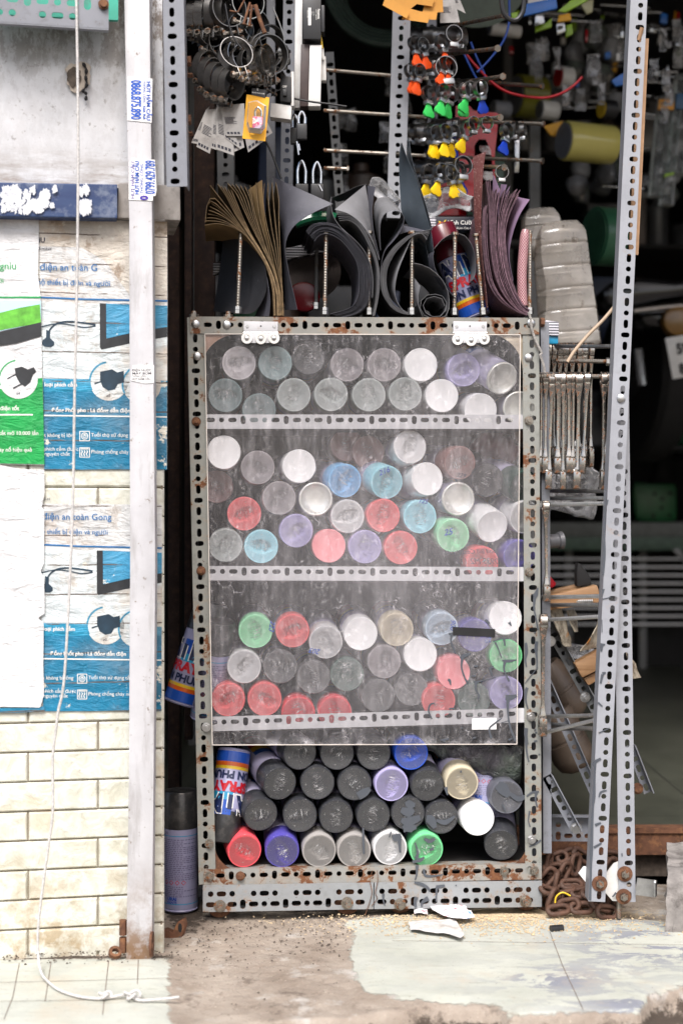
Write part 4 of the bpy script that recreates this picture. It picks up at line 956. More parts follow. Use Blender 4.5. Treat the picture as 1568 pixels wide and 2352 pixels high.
# upright bolts on the top that hold the sandpaper
def rod(x0, y0, x1, y1, off, mat='zinc_rusty', head=True, par=cb):
    a, c = CAB(x0, y0, off), CAB(x1, y1, off); t = (c - a).normalized()
    b = MB(); n = 60; prof = []
    L = (c - a).length
    for i in range(n + 1): prof.append((L * i / n, .0040 if i % 2 else .0036))
    b.lathe(a, t, prof, 10)
    r_ = b.build('upright_bolt', M[mat], par, smooth=0)
    if head: b = MB(); b.lathe(c, t, [(0, .0072), (.005, .0072)], 6); b.build('bolt_head', M[mat], r_, smooth=0)
    for dz in (.0, .0068):
        b = MB(); b.lathe(a + t * dz, t, [(0, .0074), (.0062, .0074)], 6); b.build('nut', M['zinc'], r_, smooth=0)
q = lambda x, y: K8(x, y)
rod(*K8(490, 1185), *K8(517, 548), .016); rod(*K8(1105, 1150), *K8(1112, 590), .15, 'angle_dark'); rod(*K8(1172, 1192), *K8(1184, 560), .016)
rod(*K9(60, 1385), *K9(60, 740), .12, 'angle_dark'); rod(*K9(148, 1390), *K9(150, 755), .02); rod(*K9(482, 1390), *K9(484, 755), .016); rod(*K9(816, 1392), *K9(820, 765), .012); rod(*K9(1042, 1390), *K9(986, 775), .012); rod(*K9(1405, 1388), *K9(1409, 730), .016, head=False)
for x, y in ((418, 1180), (150, 1170)):
    b = MB(); o = CAB(*K8(x, y), .018); o.z = CAB(440, 729, .018).z; b.lathe(o, UP, [(0, .009), (.006, .009)], 6); b.lathe(o, UP, [(.006, .005), (.012, .0045)], 10); b.build('nut', M['zinc_rusty'], cb)
o = CAB(*K9(1490, 1450), .03); b = MB(); b.lathe(o, u_, [(0, .009), (.007, .009)], 6); b.build('nut', M['rust'], cb)
# cord with a tag tied at the top right
b = MB(); b.tube(smooth_pts([CAB(*K9(*q_), -.008) for q_ in ((1395, 1370), (1412, 1420), (1420, 1490), (1440, 1560), (1460, 1610), (1500, 1690))], 4) + [CAB(*K10(340, 1330), -.008), CAB(*K10(372, 1420), -.006), CAB(*K10(380, 1480), -.006)], .0026, 7)
b.build('cord', simple('grey_cord', (.35, .33, .31), .9, 0, .5, 300), label='short grey braided cord tied at the top right corner of the cabinet', cat='cord', loc=CAB(*K9(1395, 1370), -.008))
# ================================================================== SPRAY CANS
RC = .0325
def can_mats():
    q = N('can_cap'); oi = q.n('ObjectInfo')
    nz = q.step(q.noise(60, 5, .7), .3, .75)
    c = q.mix(q.math('MULTIPLY', nz, .10), oi.outputs['Color'], (.30, .29, .27))
    sp = q.step(q.noise(300, 2, .5, off=4), .66, .72)
    c = q.mix(q.math('MULTIPLY', sp, .4), c, (.62, .60, .57))
    q.set(Base_Color=c, Roughness=.36); q.l(q.bump(q.noise(120, 3), .08, .001), q.b.inputs['Normal']); M['cap'] = q.mat
    q = N('can_label'); x, y, z = q.xyz(); oi = q.n('ObjectInfo')
    base = q.mix(q.step(q.noise(30, 4), .4, .8), (.52, .49, .66), (.44, .41, .55))
    a = q.math('ARCTAN2', x, z)
    seg = q.math('FRACT', q.math('MULTIPLY_ADD', a, .318, q.math('MULTIPLY', oi.outputs['Random'], 1.0)))
    lines = q.math('GREATER_THAN', q.math('FRACT', q.math('MULTIPLY', y, 260)), .55)
    txt = q.math('MULTIPLY', lines, q.math('GREATER_THAN', q.noise(420, 2, stretch=(1, .05, 1)), .47))
    txt = q.math('MULTIPLY', txt, q.math('MULTIPLY', q.math('GREATER_THAN', y, .075), q.math('LESS_THAN', y, .155)))
    c = q.mix(q.math('MULTIPLY', txt, q.math('LESS_THAN', seg, .45)), base, (.10, .09, .14))
    band = q.math('GREATER_THAN', seg, .6)
    rb = q.mix(q.math('GREATER_THAN', y, .12), (.02, .09, .35), (.75, .38, .02)); rb = q.mix(q.math('GREATER_THAN', y, .14), rb, (.55, .03, .03))
    c = q.mix(q.math('MULTIPLY', band, q.math('GREATER_THAN', y, .10)), c, rb)
    q.set(Base_Color=c, Roughness=.35, Metallic=.1); M['label'] = q.mat
    M['tin'] = simple('tin_bottom', (.74, .74, .70), .28, .35, .15, 30, .1)
    # crumpled shrink film on the cap
    q = N('crumpled_shrink_film'); oi = q.n('ObjectInfo'); rn = oi.outputs['Random']
    vm = q.n('VectorRotate', rotation_type='Y_AXIS'); q.l(q.co, vm.inputs[0]); q.l(q.math('MULTIPLY', rn, 6.28), vm.inputs['Angle'])
    ad = q.n('VectorMath', operation='ADD'); q.l(vm.outputs[0], ad.inputs[0]); cb_ = q.n('CombineXYZ'); q.l(q.math('MULTIPLY', rn, 40.0), cb_.inputs[1]); q.l(cb_.outputs[0], ad.inputs[1]); keep = q.co
    q.co = ad.outputs[0]
    nz = q.noise(95, 3, .55, stretch=(.45, 1, 1.8), dist=1.6); n2 = q.noise(210, 3, .6, stretch=(.25, 1, 1.6), off=3, dist=.8)
    sx = q.n('SeparateXYZ'); q.l(vm.outputs[0], sx.inputs[0]); X, Z = sx.outputs[0], sx.outputs[2]
    rx = q.math('MULTIPLY', X, 1 / .012); rz = q.math('MULTIPLY', Z, 1 / .022)
    rad = q.math('SQRT', q.math('ADD', q.math('MULTIPLY', rx, rx), q.math('MULTIPLY', rz, rz)))
    msk = q.step(q.math('MULTIPLY_ADD', q.noise(60, 3), .9, rad), 1.55, 1.0)
    h = q.math('MULTIPLY', q.math('ADD', nz, q.math('MULTIPLY', n2, .5)), q.math('MULTIPLY_ADD', msk, 1.0, .06))
    q.l(q.bump(h, 1.0, .006), q.b.inputs['Normal'])
    rid = q.step(q.math('ABSOLUTE', q.math('SUBTRACT', n2, .5)), .035, .006); fold = q.math('MULTIPLY', q.math('MULTIPLY', rid, q.step(nz, .44, .6)), msk)
    q.set(Base_Color=(.82, .82, .83, 1), Roughness=.12)
    tr = q.n('BsdfTransparent'); fr = q.n('Fresnel'); fr.inputs[0].default_value = 1.5; q.l(q.b.inputs['Normal'].links[0].from_socket, fr.inputs['Normal'])
    f = q.math('MINIMUM', q.math('ADD', q.math('MULTIPLY', fr.outputs[0], .9), q.math('MULTIPLY_ADD', fold, .75, .02)), .9)
    mx = q.n('MixShader'); q.l(f, mx.inputs[0]); q.l(tr.outputs[0], mx.inputs[1]); q.l(q.b.outputs[0], mx.inputs[2]); q.l(mx.outputs[0], q.out.inputs[0]); M['film'] = q.mat
can_mats()
CANLEN = .200
def can_proto(kind):
    "local axis: the end that faces the street at y = 0, the can runs along +y"
    t = thing('spray_can', 'x', 'spray can', (0, 0, 0)); Y = V3((0, 1, 0)); O = V3((0, 0, 0))
    if kind == 'cap':
        b = MB(); b.lathe(O, Y, [(.0012, .0001), (.0012, RC - .004), (.0006, RC - .0025), (.0006, RC - .0012), (.0026, RC), (.052, RC), (.055, RC - .001)], 40, cap0=False, cap1=True); b.build('cap', M['cap'], t, smooth=40)
        b = MB(); b.lathe(O, Y, [(.0552, RC - .0006), (.192, RC - .0006), (.194, RC - .002), (.198, RC - .001), (.200, RC - .004)], 40); b.build('label_body', M['label'], t, smooth=40)
        b = MB(); b.lathe(O, Y, [(.0004, .0001), (.0004, RC - .003)], 40, cap0=False, cap1=False); b.build('shrink_film', M['film'], t, smooth=60)
    else:
        b = MB(); b.lathe(O, Y, [(.009, .0001), (.0075, .012), (.004, RC - .008), (.0015, RC - .0048), (0, RC - .0032), (0, RC - .0016), (.0016, RC), (.005, RC), (.006, RC - .001)], 40, cap0=False, cap1=True); b.build('tin_bottom', M['tin'], t, smooth=60)
        b = MB(); b.lathe(O, Y, [(.0062, RC - .0006), (.145, RC - .0006), (.146, RC - .001)], 40); b.build('label_body', M['label'], t, smooth=40)
        b = MB(); b.lathe(O, Y, [(.1462, RC), (.198, RC), (.200, RC - .002)], 40); b.build('cap', M['cap'], t, smooth=40)
    return t
PROTO = {k: can_proto(k) for k in ('cap', 'base')}; USED = set()
def put_can(label, pos, axis, color, kind='cap', group=None, spin=None, film=True):
    p = PROTO[kind]
    ax = V3(axis).normalized(); x = V3((1, 0, 0)); x = (x - ax * x.dot(ax)).normalized(); z = x.cross(ax)
    m = Matrix((x, ax, z)).transposed().to_4x4(); m.translation = pos
    m = m @ Matrix.Rotation(spin if spin is not None else rnd.uniform(0, 6.28), 4, 'Y')
    if kind in USED: o = dup(p)
    else: o = p; USED.add(kind)
    o.matrix_world = m; o['label'] = label; o['group'] = group or 'spray cans stacked in the cabinet'
    for c in o.children:
        if c.name.startswith('cap'): c.color = (*color, 1)
    if not film:
        for c in list(o.children):
            if c.name.startswith('shrink'): bpy.data.objects.remove(c)
    return o
C = dict(smoke=(.13, .13, .135), olive=(.10, .16, .14), clear=(.10, .105, .13), grey=(.56, .53, .55), teal=(.25, .35, .36), black=(.05, .05, .055), mauve=(.33, .30, .315), white=(.88, .88, .89), lav=(.44, .40, .68), coral=(.86, .155, .165), pink=(.92, .30, .33), cyan=(.38, .78, .90), sky=(.20, .52, .88), blue=H('#1450c4', .9),
         green=(.16, .66, .28), pgreen=(.38, .86, .52), dgreen=(.03, .07, .06), brown=(.30, .16, .15), indigo=(.16, .14, .46), cream=H('#d9cdb2', .9), palegrey=(.68, .68, .69), pblue=(.50, .62, .74), red=(.80, .075, .10), violet=H('#544bb0', .8), dgrey=(.021, .023, .030), dteal=(.17, .24, .25), tgrey=(.43, .47, .46), lgrey=H('#b5b1ae', .75))
can = []
S = {1: 'top shelf', 2: 'second shelf', 3: 'third shelf', 4: 'open bottom compartment'}
# x, y, colour, label, tilt x, tilt z (the way the can runs into the cabinet), depth of its face, kind
CANS = [
 (549, 834, 'grey', 'pale grey cap below the left hinge, first of the upper row on the top shelf', 0, 0, .020, 'cap'),
 (632, 834, 'teal', 'greyish teal cap right of the pale grey one, upper row of the top shelf', 0, 0, .020, 'cap'),
 (709, 822, 'black', 'nearly black cap set back under crinkled film, upper row of the top shelf', 0, 0, .060, 'cap'),
 (797, 838, 'mauve', 'left one of two adjoining mauve grey caps in the upper row, top shelf', 0, 0, .025, 'cap'),
 (882, 838, 'mauve', 'mauve grey cap next to the white one, upper row of the top shelf', 0, 0, .020, 'cap'),
 (966, 838, 'white', 'white cap in the upper row of the top shelf, beside a mauve one', 0, 0, .018, 'cap'),
 (1064, 849, 'lav', 'lavender cap below the right hinge on the top shelf', 0, .06, .030, 'cap'),
 (1153, 870, 'white', 'can with its metal base outwards at the right end of the top shelf', -.35, .42, .012, 'base'),
 (518, 908, 'dteal', 'dark teal cap at the lower left corner of the top shelf', 0, 0, .020, 'cap'),
 (595, 942, 'dteal', 'dark teal cap sunk low behind the first shelf rail', 0, 0, .030, 'cap'),
 (675, 907, 'tgrey', 'greenish grey cap right of the sunken dark one, lower row of the top shelf', 0, 0, .018, 'cap'),
 (760, 906, 'tgrey', 'second greenish grey cap from the left, lower row of the top shelf', 0, 0, .018, 'cap'),
 (847, 907, 'tgrey', 'third greenish grey cap from the left, lower row of the top shelf', 0, 0, .018, 'cap'),
 (930, 905, 'tgrey', 'greenish grey cap touching the white one, lower row of the top shelf', 0, 0, .018, 'cap'),
 (1014, 909, 'white', 'brightest white cap, lower row of the top shelf, right of the greenish grey ones', 0, 0, .016, 'cap'),
 (1103, 942, 'white', 'white cap sunk behind the first shelf rail, near the right end', -.04, .10, .020, 'cap'),
 (1192, 937, 'grey', 'see-through grey can base half behind the right post on the top shelf', 0, 0, .020, 'base'),
 (514, 1039, 'white', 'white cap alone at the upper left of the second shelf', 0, 0, .018, 'cap'),
 (592, 1074, 'mauve', 'mauve cap with dark crumpled film right of the lone white one, second shelf', 0, 0, .018, 'cap'),
 (687, 1071, 'white', 'white cap left of the two blue ones on the second shelf', -.06, .0, .016, 'cap'),
 (796, 1022, 'brown', 'dim brown cap far back at the top of the second shelf', 0, 0, .095, 'cap'),
 (845, 1038, 'brown', 'dim brown cap far back, touching another brown one on the second shelf', 0, 0, .085, 'cap'),
 (498, 1118, 'brown', 'dim brown cap far back at the left edge of the second shelf', 0, 0, .10, 'cap'),
 (941, 1026, 'palegrey', 'pale grey cap highest in the middle of the second shelf', -.10, -.08, .020, 'cap'),
 (1056, 1063, 'brown', 'reddish brown cap with a scribbled number on the second shelf', -.22, .06, .018, 'cap'),
 (792, 1104, 'sky', 'sky blue cap left of the pale cyan one on the second shelf', -.16, .08, .018, 'cap'),
 (888, 1108, 'cyan', 'pale cyan cap with its side showing, between sky blue and white, second shelf', -.22, .16, .016, 'cap'),
 (981, 1100, 'white', 'white cap with a long white side, right of the pale cyan one', -.22, -.06, .016, 'cap'),
 (1118, 1103, 'dgrey', 'dark grey cap under the brown one, right part of the second shelf', -.12, .12, .020, 'cap'),
 (1203, 1119, 'dgreen', 'dark green cap poking out past the right post of the second shelf', -.30, .25, .012, 'cap'),
 (641, 1144, 'mauve', 'mauve grey cap below the white one, middle row of the second shelf', 0, 0, .018, 'cap'),
 (725, 1146, 'cream', 'can with a cream metal base, below the sky blue cap on the second shelf', -.05, 0, .014, 'base'),
 (798, 1186, 'palegrey', 'frosted pale cap with a bright ring, left of a coral one', 0, .02, .016, 'cap'),
 (880, 1184, 'coral', 'coral cap between a frosted pale one and a pale cyan one', 0, 0, .016, 'cap'),
 (964, 1187, 'cyan', 'pale cyan cap with blue scribble, right of a coral one', -.05, .03, .016, 'cap'),
 (1052, 1146, 'cream', 'can with its silvery base outwards and a coloured label, right half of second shelf', -.12, .06, .014, 'base'),
 (1130, 1210, 'white', 'large white cap of a can leaning up left, right half of the second shelf', -.28, .34, .010, 'cap'),
 (1205, 1188, 'palegrey', 'clear capped can behind the right post, under the dark green one', -.22, .12, .014, 'cap'),
 (561, 1180, 'coral', 'coral cap at the left of the second shelf', 0, 0, .018, 'cap'),
 (680, 1219, 'lav', 'lavender blue cap with wrinkled film, lower left of the second shelf', 0, 0, .018, 'cap'),
 (518, 1252, 'tgrey', 'greenish grey cap at the lower left corner of the second shelf', 0, 0, .018, 'cap'),
 (600, 1255, 'cyan', 'pale cyan cap in the lowest row of the second shelf', 0, 0, .016, 'cap'),
 (755, 1254, 'pink', 'smooth pink cap in the lowest row of the second shelf', 0, 0, .014, 'cap'),
 (838, 1256, 'lav', 'lavender cap between pink and coral in the lowest row, second shelf', 0, 0, .016, 'cap'),
 (920, 1258, 'coral', 'coral cap right of a lavender one in the lowest row, second shelf', 0, 0, .016, 'cap'),
 (1040, 1230, 'pgreen', 'pale green cap with blue scribble, lower right of the second shelf', -.10, .10, .014, 'cap'),
 (1107, 1293, 'coral', 'coral red cap sunk behind the second shelf rail, by the handwriting', -.06, .06, .018, 'cap'),
 (1192, 1278, 'indigo', 'dark navy cap at the lower right corner of the second shelf', -.10, .06, .014, 'cap'),
 (587, 1450, 'pgreen', 'pale green cap with a number scribbled on it, third shelf', 0, .03, .018, 'cap'),
 (672, 1449, 'coral', 'coral cap in the upper row of the third shelf, right of pale green', .0, .03, .018, 'cap'),
 (748, 1475, 'palegrey', 'off white cap with a number and clear tape, third shelf', 0, .09, .018, 'cap'),
 (828, 1456, 'white', 'white cap in the upper row of the third shelf', 0, .06, .014, 'cap'),
 (911, 1446, 'cream', 'cream cap with dark paint marks in the upper row, third shelf', 0, .05, .018, 'cap'),
 (1014, 1444, 'pblue', 'pale blue cap with a scribbled number beside the black tape', 0, .05, .018, 'cap'),
 (1090, 1459, 'indigo', 'indigo cap behind the black tape on the door', 0, 0, .020, 'cap'),
 (1160, 1420, 'white', 'white cap highest at the right end of the third shelf', 0, -.04, .010, 'cap'),
 (1161, 1506, 'green', 'bright green cap at the right end of the third shelf', .02, -.02, .010, 'cap'),
 (1162, 1592, 'lav', 'lavender cap splashed with grey paint, right end of the third shelf', .02, -.02, .010, 'cap'),
 (561, 1531, 'palegrey', 'plain pale cap in the middle row of the third shelf, leftmost', 0, 0, .016, 'cap'),
 (644, 1531, 'smoke', 'dark grey cap right of the plain pale one, third shelf', 0, 0, .022, 'cap'),
 (720, 1555, 'smoke', 'dark grey cap between another dark one and the olive one, third shelf', 0, 0, .022, 'cap'),
 (797, 1549, 'olive', 'dark green cap with gold tape scraps, third shelf', 0, 0, .022, 'cap'),
 (882, 1520, 'mauve', 'mauve brown cap left of the bright white one, third shelf', 0, 0, .020, 'cap'),
 (965, 1504, 'white', 'bright white cap below the pale blue one, third shelf', 0, 0, .014, 'cap'),
 (1041, 1546, 'pink', 'bright pink cap with a grey paint drip, third shelf', -.02, .06, .012, 'cap'),
 (868, 1598, 'smoke', 'dark grey cap in the lowest row of the third shelf, under mauve brown', 0, 0, .020, 'cap'),
 (944, 1583, 'smoke', 'dark grey cap under the bright white one, third shelf', 0, 0, .030, 'cap'),
 (1007, 1610, 'coral', 'red cap half sunk behind the third rail, below the bright pink one', 0, .04, .016, 'cap'),
 (1088, 1607, 'olive', 'dark greenish cap beside the lavender splashed one, third shelf', 0, 0, .024, 'cap'),
 (524, 1607, 'coral', 'coral cap at the lower left corner of the third shelf', 0, 0, .014, 'cap'),
 (608, 1606, 'coral', 'second coral cap from the left, lowest row of the third shelf', 0, 0, .014, 'cap'),
 (685, 1638, 'red', 'deep red cap half sunk behind the third rail, left one of two', 0, .05, .018, 'cap'),
 (769, 1637, 'red', 'deep red cap half sunk behind the third rail, right one of two', 0, .05, .018, 'cap'),
 (689, 1730, 'dgrey', 'dark grey cap first in the topmost row of the bottom compartment, cut by door edge', -.22, .05, .010, 'cap'),
 (774, 1730, 'dgrey', 'dark grey cap second in the topmost row of the bottom compartment', 0, 0, .010, 'cap'),
 (858, 1730, 'dgrey', 'dark grey cap beside the blue one in the bottom compartment', 0, 0, .010, 'cap'),
 (944, 1730, 'blue', 'strong blue cap under the door edge in the bottom compartment', 0, 0, .008, 'cap'),
 (643, 1800, 'dgrey', 'dark cap with a long body behind it, second row of the bottom compartment', -.26, .16, .006, 'cap'),
 (729, 1798, 'dgrey', 'dark cap with a crescent crease, second row of the bottom compartment', 0, 0, .008, 'cap'),
 (814, 1800, 'dgrey', 'dark cap with a grey paint splash, left of the purple one', 0, 0, .008, 'cap'),
 (899, 1802, 'lav', 'purple cap with a diagonal seam in the bottom compartment', -.03, .04, .008, 'cap'),
 (981, 1804, 'dgrey', 'dark cap between the purple and the cream ones, bottom compartment', -.03, .18, .008, 'cap'),
 (1060, 1799, 'cream', 'cream cap crumpled and spotted, bottom compartment', -.01, .10, .006, 'cap'),
 (1097, 1881, 'white', 'bright white cap at the right of the bottom compartment', -.05, .0, .004, 'cap'),
 (1163, 1831, 'clear', 'smoky clear wrapped can end splashed with grey paint, right end of bottom compartment', .0, .0, .004, 'cap'),
 (1150, 1942, 'dgrey', 'dark cap of a slanting can at the lower right corner of the bottom compartment', .14, .30, .006, 'cap'),
 (599, 1871, 'dgrey', 'dark cap with a long lavender body, third row of the bottom compartment', -.20, .14, .006, 'cap'),
 (689, 1873, 'dgrey', 'dark cap above the violet one, third row of the bottom compartment', 0, .02, .008, 'cap'),
 (772, 1876, 'dgrey', 'dark cap with a wide smiling crease, third row of the bottom compartment', -.01, .09, .008, 'cap'),
 (857, 1873, 'dgrey', 'dark cap left of two paint splashed ones, third row of the bottom compartment', -.02, .07, .008, 'cap'),
 (937, 1868, 'dgrey', 'dark cap with the largest grey paint splash, bottom compartment', 0, .0, .008, 'cap'),
 (1013, 1877, 'dgrey', 'dark paint smeared cap left of the bright white one, bottom compartment', 0, 0, .010, 'cap'),
 (562, 1955, 'red', 'red cap at the left of the bottom row', -.16, .12, .004, 'cap'),
 (648, 1955, 'violet', 'violet blue cap with a straight seam in the bottom row', -.01, .12, .004, 'cap'),
 (733, 1954, 'lgrey', 'first grey cap after the violet one in the bottom row', -.02, .08, .004, 'cap'),
 (813, 1954, 'lgrey', 'middle one of three grey caps in the bottom row', -.02, .04, .004, 'cap'),
 (896, 1949, 'palegrey', 'grey cap left of the green one in the bottom row, with a paint splash', -.03, .05, .004, 'cap'),
 (979, 1952, 'green', 'green cap torn and paint spotted in the bottom row', -.03, .10, .004, 'cap'),
]
nofilm = {'white', 'pink'}
CAN = {}
for (x, y, c, lab, tx, tz, off, kind) in CANS:
    ax = n_ + u_ * tx + UP * tz
    CAN[x, y] = put_can(lab, CAB(x, y, off), ax, C[c], kind, film=not (c in nofilm))
# numbers scribbled on caps, paint splashed on others
KC = mapper(700, 2280, 2.0907)
def scrib(key, s, x, y, h, ang, mp, off, mat='st_ink'):
    k = h / .727; ca, sa = math.cos(R(ang)), math.sin(R(ang)); b = MB()
    b.text(s, lambda tx, ty: CAB(*mp(x + (tx * ca + ty * sa) * k, y + (tx * sa - ty * ca) * k), off), 0, .012, .3); attach(b.build('handwriting', M[mat], smooth=0), CAN[key])
scrib((587, 1450), '223', 800, 420, 44, 100, KC, .0155); scrib((748, 1475), '203', 1218, 668, 44, 190, KC, .014); scrib((1014, 1444), '900', 790, 385, 42, 95, KD, .0155); scrib((888, 1108), '216', 230, 1320, 44, -22, KN, .010)
scrib((964, 1187), '125', 530, 1530, 36, 8, KN, .014); scrib((1040, 1230), '25', 735, 1790, 50, -10, KN, .012); scrib((1056, 1063), '229', 830, 1325, 34, 10, KN, .014, 'p_inkk'); scrib((1090, 1459), '62', 1050, 575, 40, -10, KD, .0185)
def splash(key, items, off): drips('paint_splash', None, items, K14, off, attach_to=CAN[key])
splash((813, 1954), [[(98, 780, 14), (100, 880, 18), (104, 975, 14)]], .001); splash((896, 1949), [[(315, 835, 10), (345, 850, 60), (385, 835, 30)], [(370, 860, 34), (375, 920, 18), (378, 965, 16)], [(310, 805, 10), (295, 850, 10)]], .001)
splash((937, 1868), [[(430, 575, 40), (450, 600, 60), (490, 605, 30)], [(385, 640, 40), (440, 660, 70), (480, 640, 30)], [(385, 720, 30), (440, 730, 70), (530, 700, 40)], [(400, 760, 30), (440, 780, 60), (500, 770, 30)], [(410, 780, 20), (412, 812, 14)], [(455, 780, 24), (460, 812, 18)]], .0055)
splash((1013, 1877), [[(575, 710, 50), (610, 720, 70), (640, 780, 30)], [(650, 720, 20), (720, 735, 40), (790, 690, 14)]], .007); splash((814, 1800), [[(60, 540, 60), (110, 510, 60), (150, 480, 30)]], .0055)
splash((1163, 1831), [[(1110, 450, 60), (1150, 480, 90), (1200, 540, 40)], [(1210, 520, 30), (1270, 560, 40), (1320, 540, 30)], [(1150, 600, 16), (1175, 660, 10)]], .0015); splash((1060, 1799), [[(720, 470, 30), (735, 530, 10)], [(830, 352, 18), (842, 355, 14)], [(955, 490, 14), (962, 500, 10)]], .001)
splash((979, 1952), [[(490, 890, 10), (510, 960, 14), (500, 1010, 30)], [(560, 860, 20), (600, 880, 30), (640, 860, 20)], [(600, 945, 20), (630, 935, 24)], [(470, 1035, 20), (530, 1020, 30), (560, 1000, 10)]], .0)
# a can lying with its label towards the street, one leaning on the third shelf
def text_on_can(o_name, parent, base, axis, refl, items, r=RC):
    "letters wrapped round a can; base = middle of its foot, axis along it, refl = direction the label faces"
    ax = V3(axis).normalized(); f = V3(refl); f = (f - ax * f.dot(ax)).normalized(); sd = ax.cross(f)
    def cyl(a, h, rr): return V3(base) + ax * h + (f * math.cos(a) + sd * math.sin(a)) * rr
    for (s, h, size, mk, bold, a0, sgn) in items:
        k = size / .727; wd = max(v[0] for v in glyphs(s, bold, 0, 'CENTER')[0]) * k
        b = MB(); b.text(s, lambda tx, ty: cyl(a0 + sgn * tx * k / r, h + sgn * ty * k, r + .0005), 0, bold, 0, 'CENTER')
        b.build(o_name, M[mk], parent, smooth=0)
    return cyl
M['lab_white'] = simple('lavender_white_label', H('#a8a8cc', .8), .35, 0, .08, 40)
M['lab_blue'] = simple('label_blue', H('#1d4fb0', .9), .35, 0, .1)
M['lab_navy'] = simple('label_navy', (.012, .02, .07), .35, 0, .1)
M['lab_teal'] = simple('label_teal', H('#2aa0cf', .8), .35, 0, .1)
M['lab_red'] = simple('label_red', H('#c4182a', .85), .35, 0, .1)
M['lab_yel'] = simple('label_yellow', H('#e8c02c', .85), .35, 0, .1)
M['lab_or'] = simple('label_orange', H('#d9621c', .85), .35, 0, .1)
M['lab_txt'] = simple('label_fine_print', (.16, .15, .26), .5, 0, .1)
M['cap_maroon'] = simple('maroon_cap', (.10, .008, .018), .25, 0, .2, 40)
M['cap_dark'] = simple('dark_cap', (.03, .03, .032), .3, 0, .4, 50, dirt=(.16, .15, .14), ds=40, da=.4)
def band(b, cyl, a0, a1, h0, h1, rr, m=0, n=14):
    for i in range(n):
        p, q = a0 + (a1 - a0) * i / n, a0 + (a1 - a0) * (i + 1) / n
        b.add([cyl(p, h0, rr), cyl(q, h0, rr), cyl(q, h1, rr), cyl(p, h1, rr)], [(0, 1, 2, 3)])
def label_can(label, base, axis, facing, capmat, Lb=.145, Lc=.06, group='loose spray cans', mode='front', r=RC):
    ax = V3(axis).normalized(); t = thing('spray_can', label, 'spray can', base, group)
    b = MB(); b.lathe(base, ax, [(0, r - .005), (0, r - .003), (.003, r - .0005), (.005, r - .002), (.007, r - .0008), (Lb, r - .0008), (Lb + .001, r - .002)], 40); body = b.build('label_body', M['lab_white'], t, smooth=40)
    b = MB(); b.lathe(base + ax * Lb, ax, [(.0012, r - .0025), (.0012, r - .0003), (Lc - .004, r - .0012), (Lc - .001, r - .003), (Lc, r - .006), (Lc - .001, r - .008)], 40); b.build('cap', M[capmat], t, smooth=40)
    f = V3(facing); f = (f - ax * f.dot(ax)).normalized(); sd = ax.cross(f)
    cyl = lambda a, h, rr: V3(base) + ax * h + (f * math.cos(a) + sd * math.sin(a)) * rr
    if mode == 'front':
        for (a0, a1, h0, h1, mk) in ((-.2, 1.5, .098, .126, 'lab_blue'), (-.2, 1.5, .083, .0978, 'lab_teal'), (-1.4, 1.4, .006, .026, 'lab_blue'), (-1.4, 1.4, .0262, .034, 'lab_or'), (-1.4, 1.4, .0342, .040, 'lab_yel')):
            b = MB(); band(b, cyl, a0, a1, h0, h1, r - .0003); b.build('label_band', M[mk], body, smooth=40)
        text_on_can('lettering', body, base, ax, f, [('ATM', .0895, .034, 'p_inkw', .09, 0, 1)], r - .0004); text_on_can('lettering', body, base, ax, f, [('ATM', .090, .034, 'lab_navy', .045, 0, 1), ('SPRAY', .064, .019, 'lab_red', .05, 0, 1), ('SƠN PHUN', .044, .0145, 'lab_navy', .045, 0, 1)], r)
    else:
        for (h0, h1) in ((Lb - .012, Lb - .0105), (.016, .0175)):
            b = MB(); band(b, cyl, -1.5, 1.5, h0, h1, r - .0003); b.build('label_band', M['lab_teal'], body, smooth=40)
        rq = random.Random(3); b = MB(); h = Lb - .018
        while h > .03:
            if not (.052 < h < .064):
                a = -1.1
                e = rq.choice((1.15, 1.15, 1.1, .2))
                while a < e:
                    l = rq.uniform(.05, .22); band(b, cyl, a, min(a + l, e), h - .0011, h + .0007, r - .0002, n=3); a += l + .05
            h -= .0036
        b.build('fine_print', M['lab_txt'], body, smooth=0)
        for i in range(4):
            b = MB(); a = -.85 + i * .36; s = .0048
            for k in range(4):
                c0 = [(0, s), (s / r, 0), (0, -s), (-s / r, 0)]; c1 = [(x * .72, y * .72) for x, y in c0]
                q = [c0[k], c0[(k + 1) % 4], c1[(k + 1) % 4], c1[k]]; b.add([cyl(a + x, .058 + y, r - .0002) for x, y in q], [(0, 1, 2, 3)])
            b.build('hazard_mark', M['lab_red'], body, smooth=0)
        text_on_can('lettering', body, base, ax, f, [('A212', Lb - .008, .005, 'lab_txt', .03, -.9, 1), ('URAI', .024, .0065, 'lab_blue', .04, -.45, 1), ('PAINTS', .018, .0045, 'lab_blue', .03, -.45, 1)], r)
    return t
b0 = P(415, 2083, .05); b0.z = .001
label_can('spray can with a black cap and printed back label standing between wall and cabinet', b0, (0, 0, 1), (.05, -1, 0), 'cap_dark', Lb=.158, Lc=.072, mode='back', r=.034)
c0 = P(414, 1616, .06); c1 = P(470, 1440, .07)
label_can('tilted spray can with printed front label, half hidden behind the left cabinet post', c0, c1 - c0, (-.7, -1, .0), 'cap_dark', r=.034)
c0 = CAB(1092, 728, .10); c0 = CAB(*K9(985, 1420), .11); c1 = CAB(*K9(770, 890), .12)
label_can('spray can with a maroon cap leaning on top of the cabinet behind the grey sandpaper', c0, c1 - c0, (.1, -1, .15), 'cap_maroon', Lb=.128, Lc=.07)
c0 = CAB(538, 1722, .075); c1 = CAB(514, 1900, .035)
label_can('dark capped can lying upside down with its label showing, left of the bottom compartment', c0, c1 - c0, (.2, -1, .35), 'cap_dark', Lb=.118, Lc=.06, group='loose spray cans')
c1 = CAB(503, 1428, .05); c0 = CAB(474, 1650, .09)
